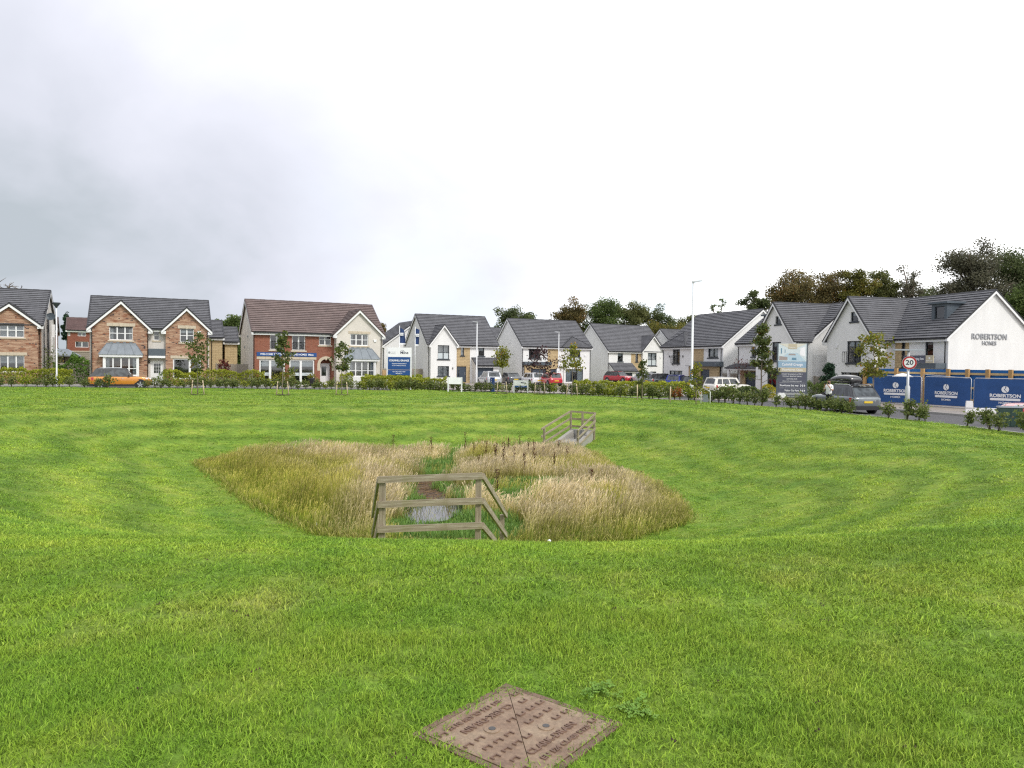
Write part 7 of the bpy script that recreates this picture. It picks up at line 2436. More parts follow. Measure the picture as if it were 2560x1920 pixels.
A115 = R(115)
car('orange crossover car with black roof parked in front of the twin gabled house', -30.45, 58.5, .08, R(24), 'paint_orange', 4.45, 1.83, 1.60, 'suv', 'paint_black', True, cladding=True)
car('silver hatchback seen from behind on the drive of the steep gabled white house', -2.55, 85.0, -.10, R(108), 'paint_silver', 4.25, 1.80, 1.62, 'hatch')
car('dark grey saloon partly hidden by the silver hatchback', -.35, 90.0, -.10, R(112), 'paint_darkgrey', 4.5, 1.80, 1.45, 'saloon')
car('white hatchback seen from behind next to the small red hatchback', 2.2, 88.0, -.10, R(118), 'paint_white', 4.1, 1.78, 1.48, 'hatch')
car('small red hatchback with yellow plate in front of the tan stone garage', 4.35, 86.0, -.10, R(112), 'paint_red', 3.6, 1.66, 1.52, 'mini')
car('red estate car facing the road in front of the lean-to garage', 15.2, 107.0, -.10, R(-48), 'paint_red', 4.6, 1.85, 1.60, 'suv', 'paint_red')
car('silver hatchback between the red estate car and the grey estate', 18.0, 104.0, -.10, R(110), 'paint_silver', 4.1, 1.78, 1.55, 'hatch')
car('dark grey estate car left of the blue hatchback', 18.3, 92.0, -.10, R(25), 'paint_grey', 4.5, 1.80, 1.50, 'mini', 'paint_black', True)
car('blue hatchback seen from behind left of the tall street lamp', 18.2, 82.5, -.10, R(62), 'paint_blue', 4.3, 1.80, 1.50, 'hatch')
car('cream white estate car with yellow plate right of the tall street lamp', 19.1, 66.6, -.10, R(22), 'paint_offwhite', 4.25, 1.80, 1.50, 'mini', None, True, alloy='alloy_dark', cladding=True)
car('black car just showing between the blue hatchback and the cream estate', 19.6, 80.5, -.10, R(60), 'paint_black', 4.2, 1.80, 1.45, 'hatch')
suv = car('grey crossover car carrying a black roof box beside the man in white', 19.02, 43.0, -.12, R(100.5), 'paint_grey', 4.3, 1.82, 1.56, 'suv', 'paint_black', True, alloy='alloy_dark', cladding=True)
car('red car cut off by the right edge of the picture', 26.5, 36.9, -.12, R(176), 'paint_red', 4.2, 1.8, 1.48, 'hatch')
# roof box carried on crossbars
e = empty('roof_box', (19.02, 43.0, -.12), R(100.5), 'glossy black roof box on the grey crossover car', 'roof box')
b = MB()
st = [(1.05, .02, .18), (.95, .10, .30), (.55, .24, .40), (-.1, .32, .42), (-.75, .30, .42), (-1.0, .20, .40), (-1.08, .06, .34)]
zb0 = 1.72
for i in range(len(st) - 1):
    (xa, ha, wa), (xc, hc, wc) = st[i], st[i + 1]
    ra = [(xa, -wa, zb0 + .08), (xa, -wa * .96, zb0 + .06 + ha * .6 + .05), (xa, -wa * .7, zb0 + .10 + ha), (xa, wa * .7, zb0 + .10 + ha), (xa, wa * .96, zb0 + .06 + ha * .6 + .05), (xa, wa, zb0 + .08), (xa, wa * .8, zb0), (xa, -wa * .8, zb0)]
    rc = [(xc, -wc, zb0 + .08), (xc, -wc * .96, zb0 + .06 + hc * .6 + .05), (xc, -wc * .7, zb0 + .10 + hc), (xc, wc * .7, zb0 + .10 + hc), (xc, wc * .96, zb0 + .06 + hc * .6 + .05), (xc, wc, zb0 + .08), (xc, wc * .8, zb0), (xc, -wc * .8, zb0)]
    for j in range(8): k = (j + 1) % 8; b.poly([ra[j], rc[j], rc[k], ra[k]], 0, True)
    if i == 0: b.poly(ra[::1])
    if i == len(st) - 2: b.poly(rc[::-1])
so = b.build('shell', M['paint_black'], e); sw = so.modifiers.new('weld', 'WELD'); sw.merge_threshold = .002; sw = so.modifiers.new('round', 'SUBSURF'); sw.levels = 2; sw.render_levels = 2
for xx in (.45, -.55): c = MB(); c.box(xx - .03, xx + .03, -.62, .62, zb0 - .07, zb0 - .02); c.build('crossbar', M['plastic_black'], e)
b = MB(); b.box(-.45, -.25, .425, .43, zb0 + .10, zb0 + .13); b.build('latch', M['alloy'], e)


# ------------------------------------------------------------------ the man in the white T-shirt
def person():
    e = empty('person', (17.55, 41.6, lz1(17.4, 41.6) - .03), R(32), 'man in white T-shirt and dark jeans holding a phone up beside the grey car', 'person')
    # joints in metres; figure faces -x (to the left of the picture), z up
    J = {}
    E_ = []
    def j(n, p, r): J[n] = (p, r)
    j('pelvis', (0, 0, .93), (.135, .165)); j('waist', (-.01, 0, 1.08), (.140, .175)); j('chest', (.005, 0, 1.28), (.145, .195)); j('upper', (.015, 0, 1.41), (.11, .17)); j('neck', (-.005, 0, 1.50), (.055, .055)); j('skull0', (-.025, 0, 1.575), (.07, .062)); j('skull1', (-.03, 0, 1.655), (.098, .078)); j('skull2', (-.015, 0, 1.72), (.07, .06))
    for s, sg in (('l', -1), ('r', 1)):
        j('hip' + s, (0, sg * .095, .86), (.095, .085)); j('knee' + s, (-.02 + .02 * sg, sg * .11, .49), (.062, .062)); j('ankle' + s, (.02 + .03 * sg, sg * .115, .09), (.042, .042)); j('toe' + s, (-.16 + .03 * sg, sg * .13, .035), (.036, .034))
        j('sho' + s, (.01, sg * .185, 1.40), (.068, .065)); j('elb' + s, (-.07, sg * .27, 1.13), (.046, .046)); j('wri' + s, (-.235, sg * .105, 1.42), (.031, .031)); j('palm' + s, (-.275, sg * .08, 1.475), (.030, .036))
        tips = [(-.33, .025, 1.56), (-.335, .045, 1.545), (-.33, .063, 1.525), (-.32, .078, 1.505)]
        for k, (tx, ty, tz) in enumerate(tips):
            j('f%s%da' % (s, k), (-.295, sg * (.05 + .018 * k), 1.515 - .012 * k), (.011, .011)); j('f%s%db' % (s, k), (tx, sg * ty, tz), (.009, .009))
        j('t%sa' % s, (-.265, sg * .05, 1.49), (.012, .012)); j('t%sb' % s, (-.295, sg * .023, 1.525), (.010, .010))
        E_ += [('pelvis', 'hip' + s), ('hip' + s, 'knee' + s), ('knee' + s, 'ankle' + s), ('ankle' + s, 'toe' + s), ('upper', 'sho' + s), ('sho' + s, 'elb' + s), ('elb' + s, 'wri' + s), ('wri' + s, 'palm' + s)]
        for k in range(4): E_ += [('palm' + s, 'f%s%da' % (s, k)), ('f%s%da' % (s, k), 'f%s%db' % (s, k))]
        E_ += [('palm' + s, 't%sa' % s), ('t%sa' % s, 't%sb' % s)]
    E_ += [('pelvis', 'waist'), ('waist', 'chest'), ('chest', 'upper'), ('upper', 'neck'), ('neck', 'skull0'), ('skull0', 'skull1'), ('skull1', 'skull2')]
    names = list(J); idx = {n: i for i, n in enumerate(names)}
    me = bpy.data.meshes.new('body'); me.from_pydata([J[n][0] for n in names], [(idx[a], idx[b]) for a, b in E_], [])
    tmp = bpy.data.objects.new('body_tmp', me); col.objects.link(tmp)
    sk = tmp.modifiers.new('skin', 'SKIN'); tmp.modifiers.new('sub', 'SUBSURF').levels = 2
    for i, n in enumerate(names):
        v = me.skin_vertices[0].data[i]; v.radius = J[n][1]; v.use_root = (n == 'pelvis')
    bpy.context.view_layer.update()
    dg = bpy.context.evaluated_depsgraph_get()
    bm2 = bpy.data.meshes.new_from_object(tmp.evaluated_get(dg))
    bpy.data.objects.remove(tmp)
    for m in ('skin', 'shirt', 'denim', 'tyre', 'hair'): bm2.materials.append(M[m])
    for p in bm2.polygons:
        c = p.center; p.use_smooth = True
        arm_low = c.x < -.06 and c.z < 1.5 and c.z > 1.0 and not (abs(c.y) < .15 and c.x > -.16 and c.z < 1.34)
        if c.z > 1.475: p.material_index = 0
        elif c.z < .10: p.material_index = 3
        elif c.z < .93: p.material_index = 2
        elif c.x < -.17 or (abs(c.y) > .19 and c.z < 1.22): p.material_index = 0
        else: p.material_index = 1
        if c.z > 1.475 and c.z < 1.60 and c.x < -.045 and abs(c.y) < .07: p.material_index = 4 if c.z < 1.585 else 0
    link('body', bm2, e)
    # face: nose, eyes, ears, mouth
    f = MB(); f.hexa([(-.122, -.014, 1.615), (-.122, .014, 1.615), (-.105, .017, 1.615), (-.105, -.017, 1.615), (-.112, -.007, 1.665), (-.112, .007, 1.665), (-.10, .007, 1.665), (-.10, -.007, 1.665)]); f.build('nose', M['skin'], e)
    for sg in (-1, 1):
        f = MB(); f.tube([(-.108, sg * .032, 1.66), (-.116, sg * .032, 1.66)], .009, 8); f.build('eye', M['hair'], e)
        f = MB(); f.tube([(-.01, sg * .072, 1.63), (-.005, sg * .080, 1.65), (.0, sg * .075, 1.67)], [.012, .017, .012], 7); f.build('ear', M['skin'], e)
    f = MB(); f.box(-.117, -.105, -.022, .022, 1.583, 1.590); f.build('mouth', M['sign_red'], e)
    hm = MB(); K, Q = 14, 6
    def hp(i, k):
        a = 2 * math.pi * k / K; t = i / Q
        lat = math.pi / 2 * (1 - t * 1.12); r = math.cos(lat)
        fx = math.cos(a) * r * .112; d = .0 if math.cos(a) > -.3 else max(0, t - .55) * .10
        return (-.018 + fx, math.sin(a) * r * .092, 1.662 + math.sin(lat) * .098 + d)
    for i in range(Q):
        for k in range(K): hm.poly([hp(i, k), hp(i, (k + 1) % K), hp(i + 1, (k + 1) % K), hp(i + 1, k)][::-1], 0, True)
    hm.build('hair', M['hair'], e)
    p = empty('phone', e.location, R(32), 'dark phone held up in front of the man\'s face', 'phone')
    f = MB(); f.box(-.325, -.315, -.078, .078, 1.52, 1.595); f.build('case', M['plastic_black'], p)
    f = MB(); f.poly([(-.3145, -.07, 1.526), (-.3145, .07, 1.526), (-.3145, .07, 1.59), (-.3145, -.07, 1.59)]); f.build('screen', M['car_glass'], p)


person()
# ------------------------------------------------------------------ foliage
def leaf_cloud(C, size, tint, seed, flat=0.0):
    """one kite-shaped leaf (two triangles folded along the midrib) per centre"""
    g = np.random.default_rng(seed)
    n = len(C)
    a = g.normal(0, 1, (n, 3)); a[:, 2] *= 1 - flat; a /= np.linalg.norm(a, axis=1)[:, None] + 1e-9
    b = g.normal(0, 1, (n, 3)); b -= a * (a * b).sum(1)[:, None]; b /= np.linalg.norm(b, axis=1)[:, None] + 1e-9
    c = np.cross(a, b)
    s = (size * g.uniform(0.6, 1.35, n))[:, None]
    V = np.stack([C - a * s * .5, C + b * s * .34 + c * s * .08, C + a * s * .5, C - b * s * .34 + c * s * .08], 1).reshape(-1, 3)
    k = np.arange(n)[:, None] * 4
    F = np.concatenate([k + np.array([[0, 1, 2]]), k + np.array([[0, 2, 3]])], 0)
    return V, F, np.repeat(np.clip(tint, 0, 1), 4)


def crown_mesh(name, C, size, tint, mat, seed, flat=0.0):
    V, F, T = leaf_cloud(C, size, tint, seed, flat)
    return np_mesh(name, V, F, M[mat], {'tint': T})


def grow(seed, h, rx, z0, nl, ns, lean=(0, 0), trunk_top=.8, r0=.1, up=.5, shape='oval', gap=.0, ry=None):
    """trunk, limbs and branch tips; returns (MB of wood, list of tip points)"""
    g = random.Random(seed)
    ry = ry or rx
    b = MB(); tips = []
    zt = h * trunk_top
    pts = []
    for i in range(6):
        t = i / 5
        pts.append(Vector((lean[0] * t * t + g.uniform(-.02, .02) * h * t, lean[1] * t * t + g.uniform(-.02, .02) * h * t, -.15 + (zt + .15) * t)))
    b.tube(pts, [r0 * (1 - .8 * i / 5) for i in range(6)], 7)
    def along(t):
        q = max(0, min(.999, t)) * 5; i = int(q); return pts[i].lerp(pts[i + 1], q - i)
    zc = (z0 + h) / 2; rz = (h - z0) / 2
    for i in range(nl):
        f = (i + .5) / nl
        z_ = z0 + (h - z0) * (.06 + .90 * f)
        zz = (z_ - zc) / rz
        if shape == 'oval': w = math.sqrt(max(.05, 1 - zz * zz))
        elif shape == 'cone': w = max(.08, 1 - f) ** .8 * 1.05
        elif shape == 'dome': w = math.sqrt(max(.05, 1 - max(0, zz + .3) ** 2 / 1.69))
        else: w = 1
        a = i * 2.399 + g.uniform(-.5, .5)
        w *= g.uniform(.62, 1.12)
        end = Vector((lean[0] * f + math.cos(a) * rx * w, lean[1] * f + math.sin(a) * ry * w, z_ + g.uniform(-.04, .06) * h))
        st = along(min(.97, max(.25, (z_ - up * rx * w * .8) / zt)))
        if st.z > end.z: st = along(max(.2, (end.z - .15 * h) / zt))
        mid = st.lerp(end, .5) + Vector((0, 0, -.02 * h + g.uniform(-.02, .03) * h))
        rr = r0 * .34
        b.tube([st, mid, end], [rr, rr * .6, rr * .2], 5)
        tips.append((end, w)); tips.append((mid.lerp(end, .4), w * .8))
        for k in range(ns):
            t = g.uniform(.35, 1.0)
            p = st.lerp(end, t)
            d = Vector((g.uniform(-1, 1), g.uniform(-1, 1), g.uniform(-.35, .9))).normalized() * rx * g.uniform(.22, .48)
            q = p + d
            b.tube([p, p.lerp(q, .5) + Vector((0, 0, .02)), q], [rr * .35, rr * .25, rr * .1], 4)
            tips.append((q, 1)); tips.append((p.lerp(q, .55), .8))
    return b, tips


BG = 'trees behind the houses'


def plant_tree(name, label, cat, group, x, y, z, h, rx, z0, leafmat, nleaf, lsize, seed, nl=12, ns=4, lean=(0, 0), r0=.1, spread=.16, shape='oval', bark='bark', clump_var=.5, ry=None, trunk_top=.8, flat=0.0, sparse=0.0):
    g = np.random.default_rng(seed)
    b, tips = grow(seed, h, rx, z0, nl, ns, lean, trunk_top, r0, shape=shape, ry=ry)
    nleaf = int(nleaf * (4.4 if group == BG else 1.6))
    if group == BG: lsize *= .65
    e = empty(name, (x, y, z), 0, label, cat, group)
    b.build('trunk', M[bark], e)
    P = np.array([t[0] for t in tips])
    keep = g.uniform(0, 1, len(P)) > sparse
    P = P[keep]
    w = g.uniform(.35, 1.4, len(P)) ** 1.3; w /= w.sum()
    idx = g.choice(len(P), nleaf, p=w)
    q_ = g.normal(0, 1, (nleaf, 3)); q_ /= np.linalg.norm(q_, axis=1)[:, None]; q_ *= (1.75 * g.uniform(0, 1, nleaf) ** .45)[:, None]
    C = P[idx] + q_ * np.array([spread * rx, spread * rx, spread * rx * .74])
    C[:, 2] = np.maximum(C[:, 2], z0 * .55)
    ct = g.uniform(0, 1, len(P))
    tint = .5 + (ct[idx] - .5) * clump_var * 1.4 + g.normal(0, .17, nleaf)
    link('crown', crown_mesh('crown', C, lsize, tint, leafmat, seed, flat), e)
    return e


def px_x(px, D): return (px - 1280) / 1880.0 * D


# (label, px centre, D, z top, half width m, crown bottom z, material, leaves, leaf size, shape, lean, sparse)
def bg(label, px, D, ytop, wpx, mat, n, ls=.42, z0f=.30, shape='dome', lean=0.0, sparse=0.0, spread=.17, nl=16, ns=5, zb=-.2, name='broadleaf_tree'):
    yh = 909.2 + .012 * (px - 1280)
    h = 2.4 + (yh - ytop) / 1880.0 * D - zb
    rx = wpx / 2 / 1880.0 * D
    return plant_tree(name, label, 'tree', BG, px_x(px, D), D, zb, h, rx, h * z0f, mat, n, ls, int(px * 7 + D), nl, ns, (lean, 0), r0=.035 * h, spread=spread, shape=shape, trunk_top=.72, sparse=sparse, ry=rx * .8)


bg('bushy dark green tree between the twin gabled house and the show home', 583, 108, 787, 82, 'leaf_green', 5200, .40, .12, spread=.2)
bg('dark green tree just left of the brown roofed show home', 612, 116, 800, 60, 'leaf_dark', 3000, .40, .12)
bg('rust tinted tree top behind the right end of the show home', 951, 132, 804, 46, 'leaf_brown', 1500, .40, .2)
bg('small dark conifer top between the two left brick houses', 168, 118, 781, 30, 'leaf_conifer', 1400, .40, .35, 'cone', name='conifer', zb=2.5)
bg('bare grey branching tree behind the far left roof', 8, 96, 690, 110, 'leaf_brown', 60, .22, .42, 'dome', spread=.1, nl=22, ns=9, sparse=.3)
bg('dark round tree behind the ridge of the hipped house', 1290, 146, 770, 108, 'leaf_dark', 5200, .46)
bg('low dark tree left of the round one behind the white roofs', 1243, 150, 815, 56, 'leaf_green', 1800, .44)
bg('brown tinged tree behind the middle white houses', 1428, 150, 752, 104, 'leaf_brown', 4600, .46, .2)
bg('broad green tree above the house with the lean-to garage', 1505, 152, 752, 128, 'leaf_green', 6200, .48, .15, spread=.19)
bg('olive tree with wind swept twigs behind the middle houses', 1578, 154, 753, 112, 'leaf_olive', 4800, .46, .18)
bg('dark tree left of the tall street lamp', 1645, 156, 776, 92, 'leaf_dark', 3600, .46, .2)
bg('yellowish low tree behind the small white gable', 1668, 146, 802, 110, 'leaf_autumn', 3600, .44, .15)
bg('dark thin topped tree behind the tall street lamp', 1716, 158, 786, 84, 'leaf_olive', 2800, .46, .2)
bg('thin sparse tree above the corner house ridge', 1793, 132, 757, 56, 'leaf_green', 620, .38, .45, 'oval', spread=.13, nl=14)
bg('dark green tree left of the brown one behind the gabled houses', 1885, 116, 724, 84, 'leaf_dark', 4000, .42, .2)
bg('brown autumn tree with swept twigs behind the tall front gable', 1972, 118, 679, 150, 'leaf_brown', 7600, .42, .2, lean=.8, spread=.19, nl=20)
bg('bronze and olive tree above the Colinhill Grange board', 2060, 120, 674, 128, 'leaf_brown', 6400, .42, .2, spread=.18, nl=20)
bg('yellow green tree behind the large white house', 2133, 118, 664, 112, 'leaf_autumn', 5600, .42, .2, spread=.17, nl=18)
bg('olive brown tree right of the yellow green one', 2200, 120, 672, 104, 'leaf_olive', 4600, .42, .2)
bg('thin see-through tree above the large white roof', 2275, 118, 672, 108, 'leaf_plum', 1500, .38, .38, spread=.12, nl=18, ns=6)
bg('low dark trees behind the large white roof', 2330, 112, 722, 120, 'leaf_dark', 4400, .42, .1)
bg('tall plum grey tree behind the dormer', 2424, 96, 610, 176, 'leaf_plum', 9000, .36, .22, spread=.17, nl=22, ns=6)
bg('tall dark green tree at the right edge behind the big gable', 2545, 98, 622, 190, 'leaf_dark', 9500, .38, .1, spread=.18, nl=22, ns=6)
bg('dark green tree low at the right edge behind the gable slope', 2585, 90, 700, 170, 'leaf_green', 6000, .38, .05, spread=.18)

# ------------------------------------------------------------------ young staked trees
YG = 'young trees round the green'


def staked(label, x, y, h, rx, z0, mat, n, ls, seed, shape='oval', stakes=True, spread=.22, mulch=True, sparse=0.0, lean=(0, 0), group=YG, r0=.035, zb=None, nl=12, ns=3, bark='bark_young'):
    z = lz1(x, y) if zb is None else zb
    e = plant_tree('young_tree', label, 'tree', group, x, y, z, h, rx, z0, mat, n, ls, seed, nl, ns, lean, r0=r0, spread=spread, shape=shape, bark=bark, trunk_top=.93, sparse=sparse)
    if stakes:
        s = MB(); s.tube([(0, 0, -.1), (0, 0, .95)], .035, 7); sm = s.mesh('stake', M['stake'])
        for sg in (-1, 1): link('stake', sm, e, (sg * .42, .03, 0), (0, -sg * .10, 0))
        t = MB(); t.box(-.36, .36, -.012, .012, .74, .79); t.build('tree_tie', M['plastic_black'], e)
    if mulch: blob_sheet('mulch', x, y, .55, .5, z + .035, M['mulch'], seed, 18, 0, 'stuff', 'dark mulch ring under a young tree')
    return e


staked('staked young tree with olive leaves in front of the twin gabled house', -20.5, 49.0, 4.05, .80, 1.7, 'leaf_young', 360, .19, 101, 'dome')
staked('staked young tree covering part of the blue welcome sign', -15.6, 51.1, 4.1, .72, 1.55, 'leaf_young', 460, .19, 102, 'cone')
staked('staked young tree in front of the show home bay window', -12.0, 53.0, 3.75, .70, 1.6, 'leaf_young', 380, .19, 103)
staked('staked round headed young tree between the totem and the low sign', -.8, 60.0, 3.6, .62, 2.1, 'leaf_yellow', 430, .18, 104, spread=.28)
staked('staked young tree with dark purple leaves right of the low sign', 2.2, 59.3, 3.7, 1.10, 1.5, 'leaf_purple', 330, .18, 105, 'dome')
staked('staked young tree with yellowing leaves before the hipped roof house', 4.5, 56.3, 3.7, .80, 1.9, 'leaf_yellow', 330, .19, 106, 'dome', mulch=False)
staked('thin young tree at the lawn edge before the red estate car', 8.9, 51.4, 2.8, .55, .9, 'leaf_young', 230, .17, 107, 'cone', False, mulch=False)
staked('short young tree at the lawn edge just right of the tall street lamp', 11.5, 46.9, 2.5, .62, .8, 'leaf_yellow', 240, .17, 108, 'cone', False, mulch=False)
s = MB(); s.tube([(0, 0, -.1), (.02, 0, 1.05)], .04, 7)
tag(s.build('timber_stake', M['stake'], None, (10.3, 48.9, -.02)), 'lone timber stake at the lawn edge left of the tall street lamp', 'stake')
s = MB(); s.tube([(0, 0, -.1), (-.01, 0, 1.1)], .04, 7)
tag(s.build('timber_stake', M['stake'], None, (8.55, 51.2, -.02)), 'lone timber stake beside the thin young tree', 'stake')
staked('cone shaped pale green tree left of the Colinhill Grange board', 18.9, 57.0, 5.8, 1.05, 1.5, 'leaf_young', 1500, .20, 109, 'cone', False, mulch=False, zb=-.15, r0=.07, nl=20, ns=5, spread=.17)
staked('yellow green young tree between the Robertson banners and the house', 23.3, 48.5, 4.75, 1.10, 1.9, 'leaf_yellow', 1000, .17, 110, 'oval', False, mulch=False, zb=-.15, r0=.06, nl=18, ns=5, spread=.16)
staked('sparse sapling behind the white street lamp at the left', -38.7, 63.0, 3.0, 1.05, 1.2, 'leaf_young', 150, .17, 111, 'dome', False, mulch=False, zb=.25, lean=(.3, 0))
staked('thin sapling with few leaves before the hipped roof house', 5.9, 86.5, 3.9, .75, 1.6, 'leaf_brown', 130, .19, 112, 'dome', False, mulch=False, zb=-.1)
staked('nearly bare pinkish small tree beside the gabled house porch', 23.2, 76.0, 3.4, 1.1, 1.2, 'leaf_red', 120, .14, 113, 'dome', False, mulch=False, zb=-.1, nl=16, ns=6)
e = plant_tree('conifer', 'small green conifer behind the man in white', 'tree', None, 25.3, 60.0, -.1, 3.0, .78, .25, 'leaf_conifer', 1500, .17, 114, 22, 3, r0=.06, spread=.2, shape='cone')
e = plant_tree('red_bush', 'dark red leaved small tree beside the board fence', 'bush', None, -26.5, 69.2, .1, 2.35, .60, .5, 'leaf_red', 420, .16, 115, 14, 3, r0=.035, spread=.22)
for (x, y, z, s_) in ((-18.6, 69.8, .85, .36), (-21.6, 68.6, .78, .30)):
    C = rng.normal(0, 1, (170, 3)) * np.array([s_ * .5, s_ * .5, s_ * .42]) + np.array([0, 0, s_ * .5])
    tag(link('potted_plant', crown_mesh('potted_plant', C, .13, rng.uniform(.3, 1, 170), 'leaf_yellow', 5), None, (x, y, z)), 'yellow plant growing in the dark pot %s' % ('by the windows' if x > -20 else 'left of the door'), 'plant')


# ------------------------------------------------------------------ hedges
def hedge(label, pts, h, w, mat, per_m=620, ls=.135, zoff=None, seed=1, group='garden hedges', lumps=.16, top_yellow=0.0):
    g = np.random.default_rng(seed)
    P = catmull(pts, 6) if len(pts) > 2 else np.array(pts, float)
    seg = np.linalg.norm(np.diff(P, axis=0), axis=1); L_ = seg.sum(); cum = np.concatenate([[0], np.cumsum(seg)])
    n = int(L_ * per_m)
    s = g.uniform(0, L_, n); k = np.clip(np.searchsorted(cum, s) - 1, 0, len(seg) - 1)
    t = (s - cum[k]) / seg[k]
    B = P[k] + (P[k + 1] - P[k]) * t[:, None]
    T = (P[k + 1] - P[k]) / seg[k][:, None]; N = np.stack([-T[:, 1], T[:, 0]], 1)
    lump = 1 + lumps * 2 * (vnoise(s, s * 0 + seed, .62, seed) - .5) + lumps * (vnoise(s, s * 0, .23, seed + 3) - .5)
    hh = h * lump
    # most leaves sit in the outer shell
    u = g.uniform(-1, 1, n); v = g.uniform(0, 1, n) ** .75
    shell = g.uniform(0, 1, n) < .72
    side = g.uniform(0, 1, n) < .62
    u = np.where(shell & side, np.sign(u) * g.uniform(.82, 1.08, n), u); v = np.where(shell & ~side, g.uniform(.86, 1.06, n), v)
    wv = w / 2 * (1 - .32 * v ** 3) * (.62 + .38 * np.minimum(1, v / .25)) * lump
    q = B + N * (u * wv)[:, None]
    z = (.06 + v * .96) * hh + g.normal(0, .025, n)
    zb = (site(q[:, 0]) - .10) if zoff is None else zoff(q[:, 0], q[:, 1])
    o0 = P[0]
    C = np.stack([q[:, 0] - o0[0], q[:, 1] - o0[1], z + zb], 1)
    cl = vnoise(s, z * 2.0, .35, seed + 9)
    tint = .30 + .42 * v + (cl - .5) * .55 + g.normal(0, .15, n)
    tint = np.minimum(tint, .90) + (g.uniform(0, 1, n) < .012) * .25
    e = empty('hedge', (o0[0], o0[1], 0), 0, label, 'hedge', group)
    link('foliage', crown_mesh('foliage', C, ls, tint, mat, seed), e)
    b = MB()
    rr = random.Random(seed)
    for i in range(int(L_ / .45)):
        d = (i + .5) * .45; kk = min(len(seg) - 1, max(0, int(np.searchsorted(cum, d) - 1))); tt = (d - cum[kk]) / seg[kk]
        p = P[kk] + (P[kk + 1] - P[kk]) * tt - o0
        zz = float(site(P[kk][0])) - .15 if zoff is None else float(zoff(np.array([p[0] + o0[0]]), np.array([p[1] + o0[1]]))[0]) - .05
        b.tube([(p[0], p[1], zz), (p[0] + rr.uniform(-.06, .06), p[1] + rr.uniform(-.06, .06), zz + h * .7)], [.018, .008], 5)
    b.build('stems', M['bark'], e)
    return e


OFFG = offset_curve(EDGE, 9.1)


def along_edge(x0, x1, off):
    C = offset_curve(EDGE, off)
    m = (C[:, 0] > x0) & (C[:, 0] < x1) & (C[:, 1] > 30)
    return [tuple(p) for p in C[m]]


hedge('yellow green hedge left of the orange car below the far left house', along_edge(-47.5, -36.6, 8.9), 1.20, .9, 'leaf_hedge', seed=21)
hedge('dark green laurel bush behind the hedge left of the orange car', [(-39.4, 64.6), (-38.0, 65.2), (-36.9, 65.5)], 1.95, 1.3, 'leaf_fresh', 760, .16, seed=22, lumps=.25)
hedge('yellow green hedge between the orange car and the show home', along_edge(-30.6, -22.6, 8.9), 1.20, .9, 'leaf_hedge', seed=23)
hedge('bright yellow hedge piece left of the show home entrance', along_edge(-22.2, -19.9, 8.7), 1.22, 1.0, 'leaf_yellow', seed=24)
hedge('yellow hedge right of the flower pots below the show home arch', along_edge(-17.4, -14.6, 8.5), 1.28, 1.0, 'leaf_hedge', seed=25)
hedge('yellow green hedge below the show home bay window', along_edge(-14.0, -7.6, 8.3), 1.18, .9, 'leaf_hedge', seed=26)
hedge('thick hedge in front of the blue sales board', along_edge(-13.6, -5.2, .75), 1.12, 1.1, 'leaf_hedge', 800, seed=27, group='hedges at the lawn edge', zoff=lambda x, y: site(x) - .05)
hedge('long yellow green hedge before the parked red and blue cars', [(4.9, 60.2), (8.0, 59.4), (11.0, 59.4), (13.9, 60.4)], 1.12, 1.15, 'leaf_hedge', 800, seed=28, group='hedges at the lawn edge', zoff=lambda x, y: site(x) - .10)
hedge('dark low evergreen bed in front of the cream estate car', [(17.0, 60.3), (18.6, 59.8), (20.2, 59.2)], .85, 1.2, 'leaf_green', 700, .13, seed=29, lumps=.3)
hedge('dark green hedge right of the Colinhill Grange board', [(22.6, 57.6), (24.0, 57.2), (25.6, 57.6)], 1.25, 1.1, 'leaf_green', 700, .14, seed=30, lumps=.25)
n = 900
a = rng.normal(0, 1, (n, 3)); a /= np.linalg.norm(a, axis=1)[:, None]
C = a * (rng.uniform(.75, 1.03, n) ** .6)[:, None] * np.array([.62, .62, .58]) + np.array([0, 0, .55])
tag(link('golden_bush', crown_mesh('golden_bush', C, .11, rng.uniform(.35, 1, n), 'leaf_gold', 6), None, (20.45, 60.0, -.12)), 'round golden yellow clipped bush left of the Colinhill Grange board', 'bush')
n = 420
a = rng.normal(0, 1, (n, 3)); a /= np.linalg.norm(a, axis=1)[:, None]
C = a * (rng.uniform(.6, 1.03, n) ** .6)[:, None] * np.array([.6, .55, .6]) + np.array([0, 0, .75])
tag(link('round_bush', crown_mesh('round_bush', C, .11, rng.uniform(.3, .9, n), 'leaf_fresh', 8), None, (-31.2, 67.4, 0)), 'round green bush under the wide right window of the twin gabled house', 'bush')


def shrub_proto(seed, mat, h, w, n, ls):
    g = np.random.default_rng(seed); r = random.Random(seed)
    e = bpy.data.objects.new('hedge_shrub', None)
    b = MB(); tips = []
    for i in range(5):
        a = r.uniform(0, 6.28); q = r.uniform(.1, .5) * w
        p = Vector((math.cos(a) * q, math.sin(a) * q, h * r.uniform(.55, 1.0)))
        b.tube([(r.uniform(-.03, .03), r.uniform(-.03, .03), -.05), (p.x * .4, p.y * .4, p.z * .5), p], [.014, .010, .004], 5)
        for t in (.45, .7, .9, 1.0): tips.append(Vector((p.x * t, p.y * t, p.z * t)))
    P = np.array(tips)
    idx = g.integers(0, len(P), n)
    C = P[idx] + g.normal(0, 1, (n, 3)) * np.array([w * .17, w * .17, h * .10]); C[:, 2] = np.maximum(C[:, 2], h * .2 + .1 * g.uniform(0, 1, n))
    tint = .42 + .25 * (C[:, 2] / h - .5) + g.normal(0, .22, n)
    return b.mesh('stems', M['bark']), crown_mesh('foliage', C, ls, tint, mat, seed)


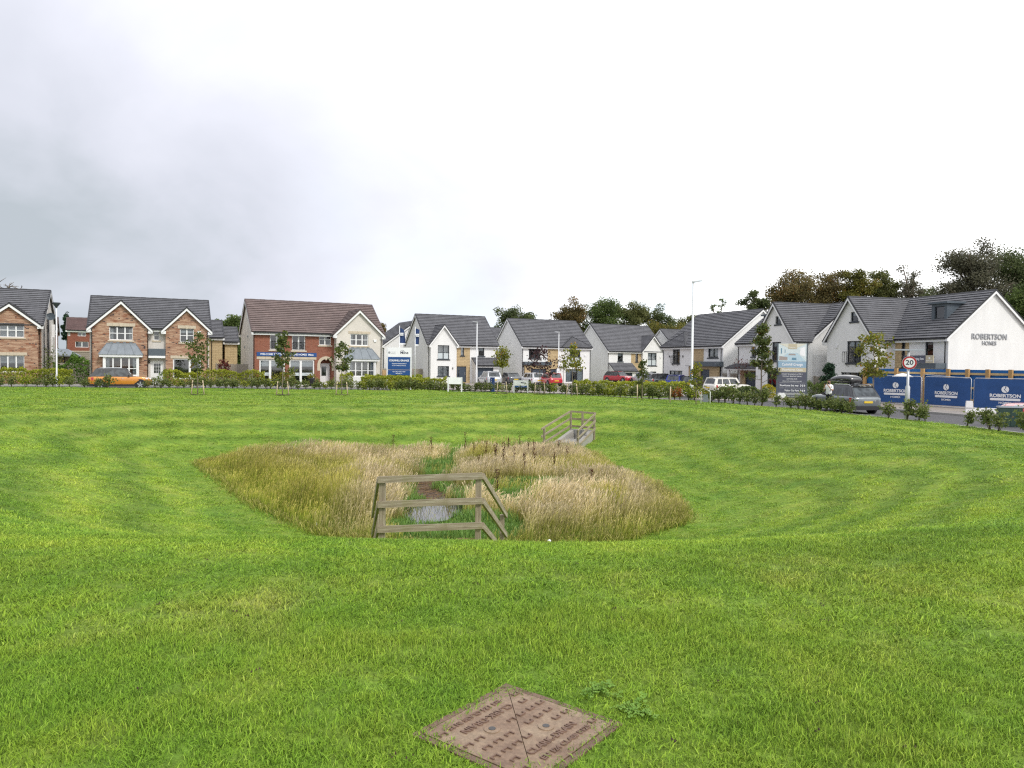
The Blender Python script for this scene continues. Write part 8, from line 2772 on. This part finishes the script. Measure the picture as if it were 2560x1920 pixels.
def hedge_shrubs():
    protos = [shrub_proto(300 + i, 'leaf_shrub', .78, .66, 300, .11) for i in range(5)] + [shrub_proto(320 + i, 'leaf_hedge', .78, .66, 280, .11) for i in range(2)]
    rust = shrub_proto(340, 'leaf_rust', .8, .5, 150, .11)
    C = offset_curve(EDGE, -.28)
    seg = np.linalg.norm(np.diff(C, axis=0), axis=1); cum = np.concatenate([[0], np.cumsum(seg)])
    def lab(x, y):
        if x < -37.5: return 'young hedge shrub at the lawn edge below the far left house'
        if x < -34: return 'young hedge shrub at the lawn edge right of the cone headed lamp'
        if x < -27.5: return 'young hedge shrub at the lawn edge in front of the orange car'
        if x < -21: return 'young hedge shrub at the lawn edge left of the show home entrance'
        if x < -12: return 'young hedge shrub at the lawn edge below the show home'
        if x < -4: return 'young hedge shrub below the thick hedge at the sales board'
        if x < 1.5: return 'young hedge shrub between the blank board and the low sign'
        if x < 9.5: return 'young hedge shrub in front of the long yellow green hedge'
        if y > 46: return 'young hedge shrub at the lawn edge near the tall street lamp'
        if y > 43.4: return 'young hedge shrub at the lawn edge below the Colinhill Grange board'
        if y > 38: return 'young hedge shrub in front of the grey car with the roof box'
        if y > 34: return 'young hedge shrub at the foot of the 20 sign'
        return 'young hedge shrub near the utility cabinet at the right edge'
    s = 0.0; i = 0
    count = {}
    r = random.Random(5)
    first = {}
    while s < cum[-1]:
        k = min(len(seg) - 1, max(0, int(np.searchsorted(cum, s) - 1))); t = (s - cum[k]) / seg[k]
        x, y = C[k] + (C[k + 1] - C[k]) * t
        step = .52
        if -46 < x and y > 27.2:
            skip = False
            if -35.6 < x < -34.9: skip = True
            if -33.0 < x < -27.6: skip = r.random() < .45
            if x > 10: step = .62; skip = r.random() < .12
            if y < 38.5 and x > 15: step = .6; skip = not (35.4 < y < 36.2 or 33.2 < y < 34.9 or (y < 31.4 and r.random() < .6))
            if not skip:
                p = protos[r.randrange(5) if r.random() < (.85 if x < 9 else .97) else 5 + r.randrange(2)]
                if 11.2 < x < 11.75 and y > 50: p = rust
                sc = r.uniform(.78, 1.2) * (1.12 if x > 9 else 1.0)
                e = empty('hedge_shrub', (x + r.uniform(-.1, .1), y + r.uniform(-.12, .12), lz1(x, y) - .01), r.uniform(0, 6.28), ordinal(count.setdefault(lab(x, y), 0)) + ' ' + lab(x, y).replace('young hedge shrub', 'shrub from the left', 1), 'shrub', 'young hedge shrubs along the lawn edge')
                count[lab(x, y)] += 1
                e.scale = (sc * r.uniform(.9, 1.15), sc, sc * r.uniform(.88, 1.12))
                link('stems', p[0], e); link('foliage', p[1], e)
                i += 1
        s += step * r.uniform(.85, 1.15)


hedge_shrubs()
for i, (x, y) in enumerate(((22.7, 31.9),)):
    st_, fo = shrub_proto(360 + i, 'leaf_shrub', 1.0, .8, 260, .12)
    e = empty('hedge_shrub', (x, y, -.1), i, 'taller hedge shrub hiding the green utility cabinet', 'shrub', 'hedge shrubs round the utility cabinet')
    link('stems', st_, e); link('foliage', fo, e)
finish_texts()
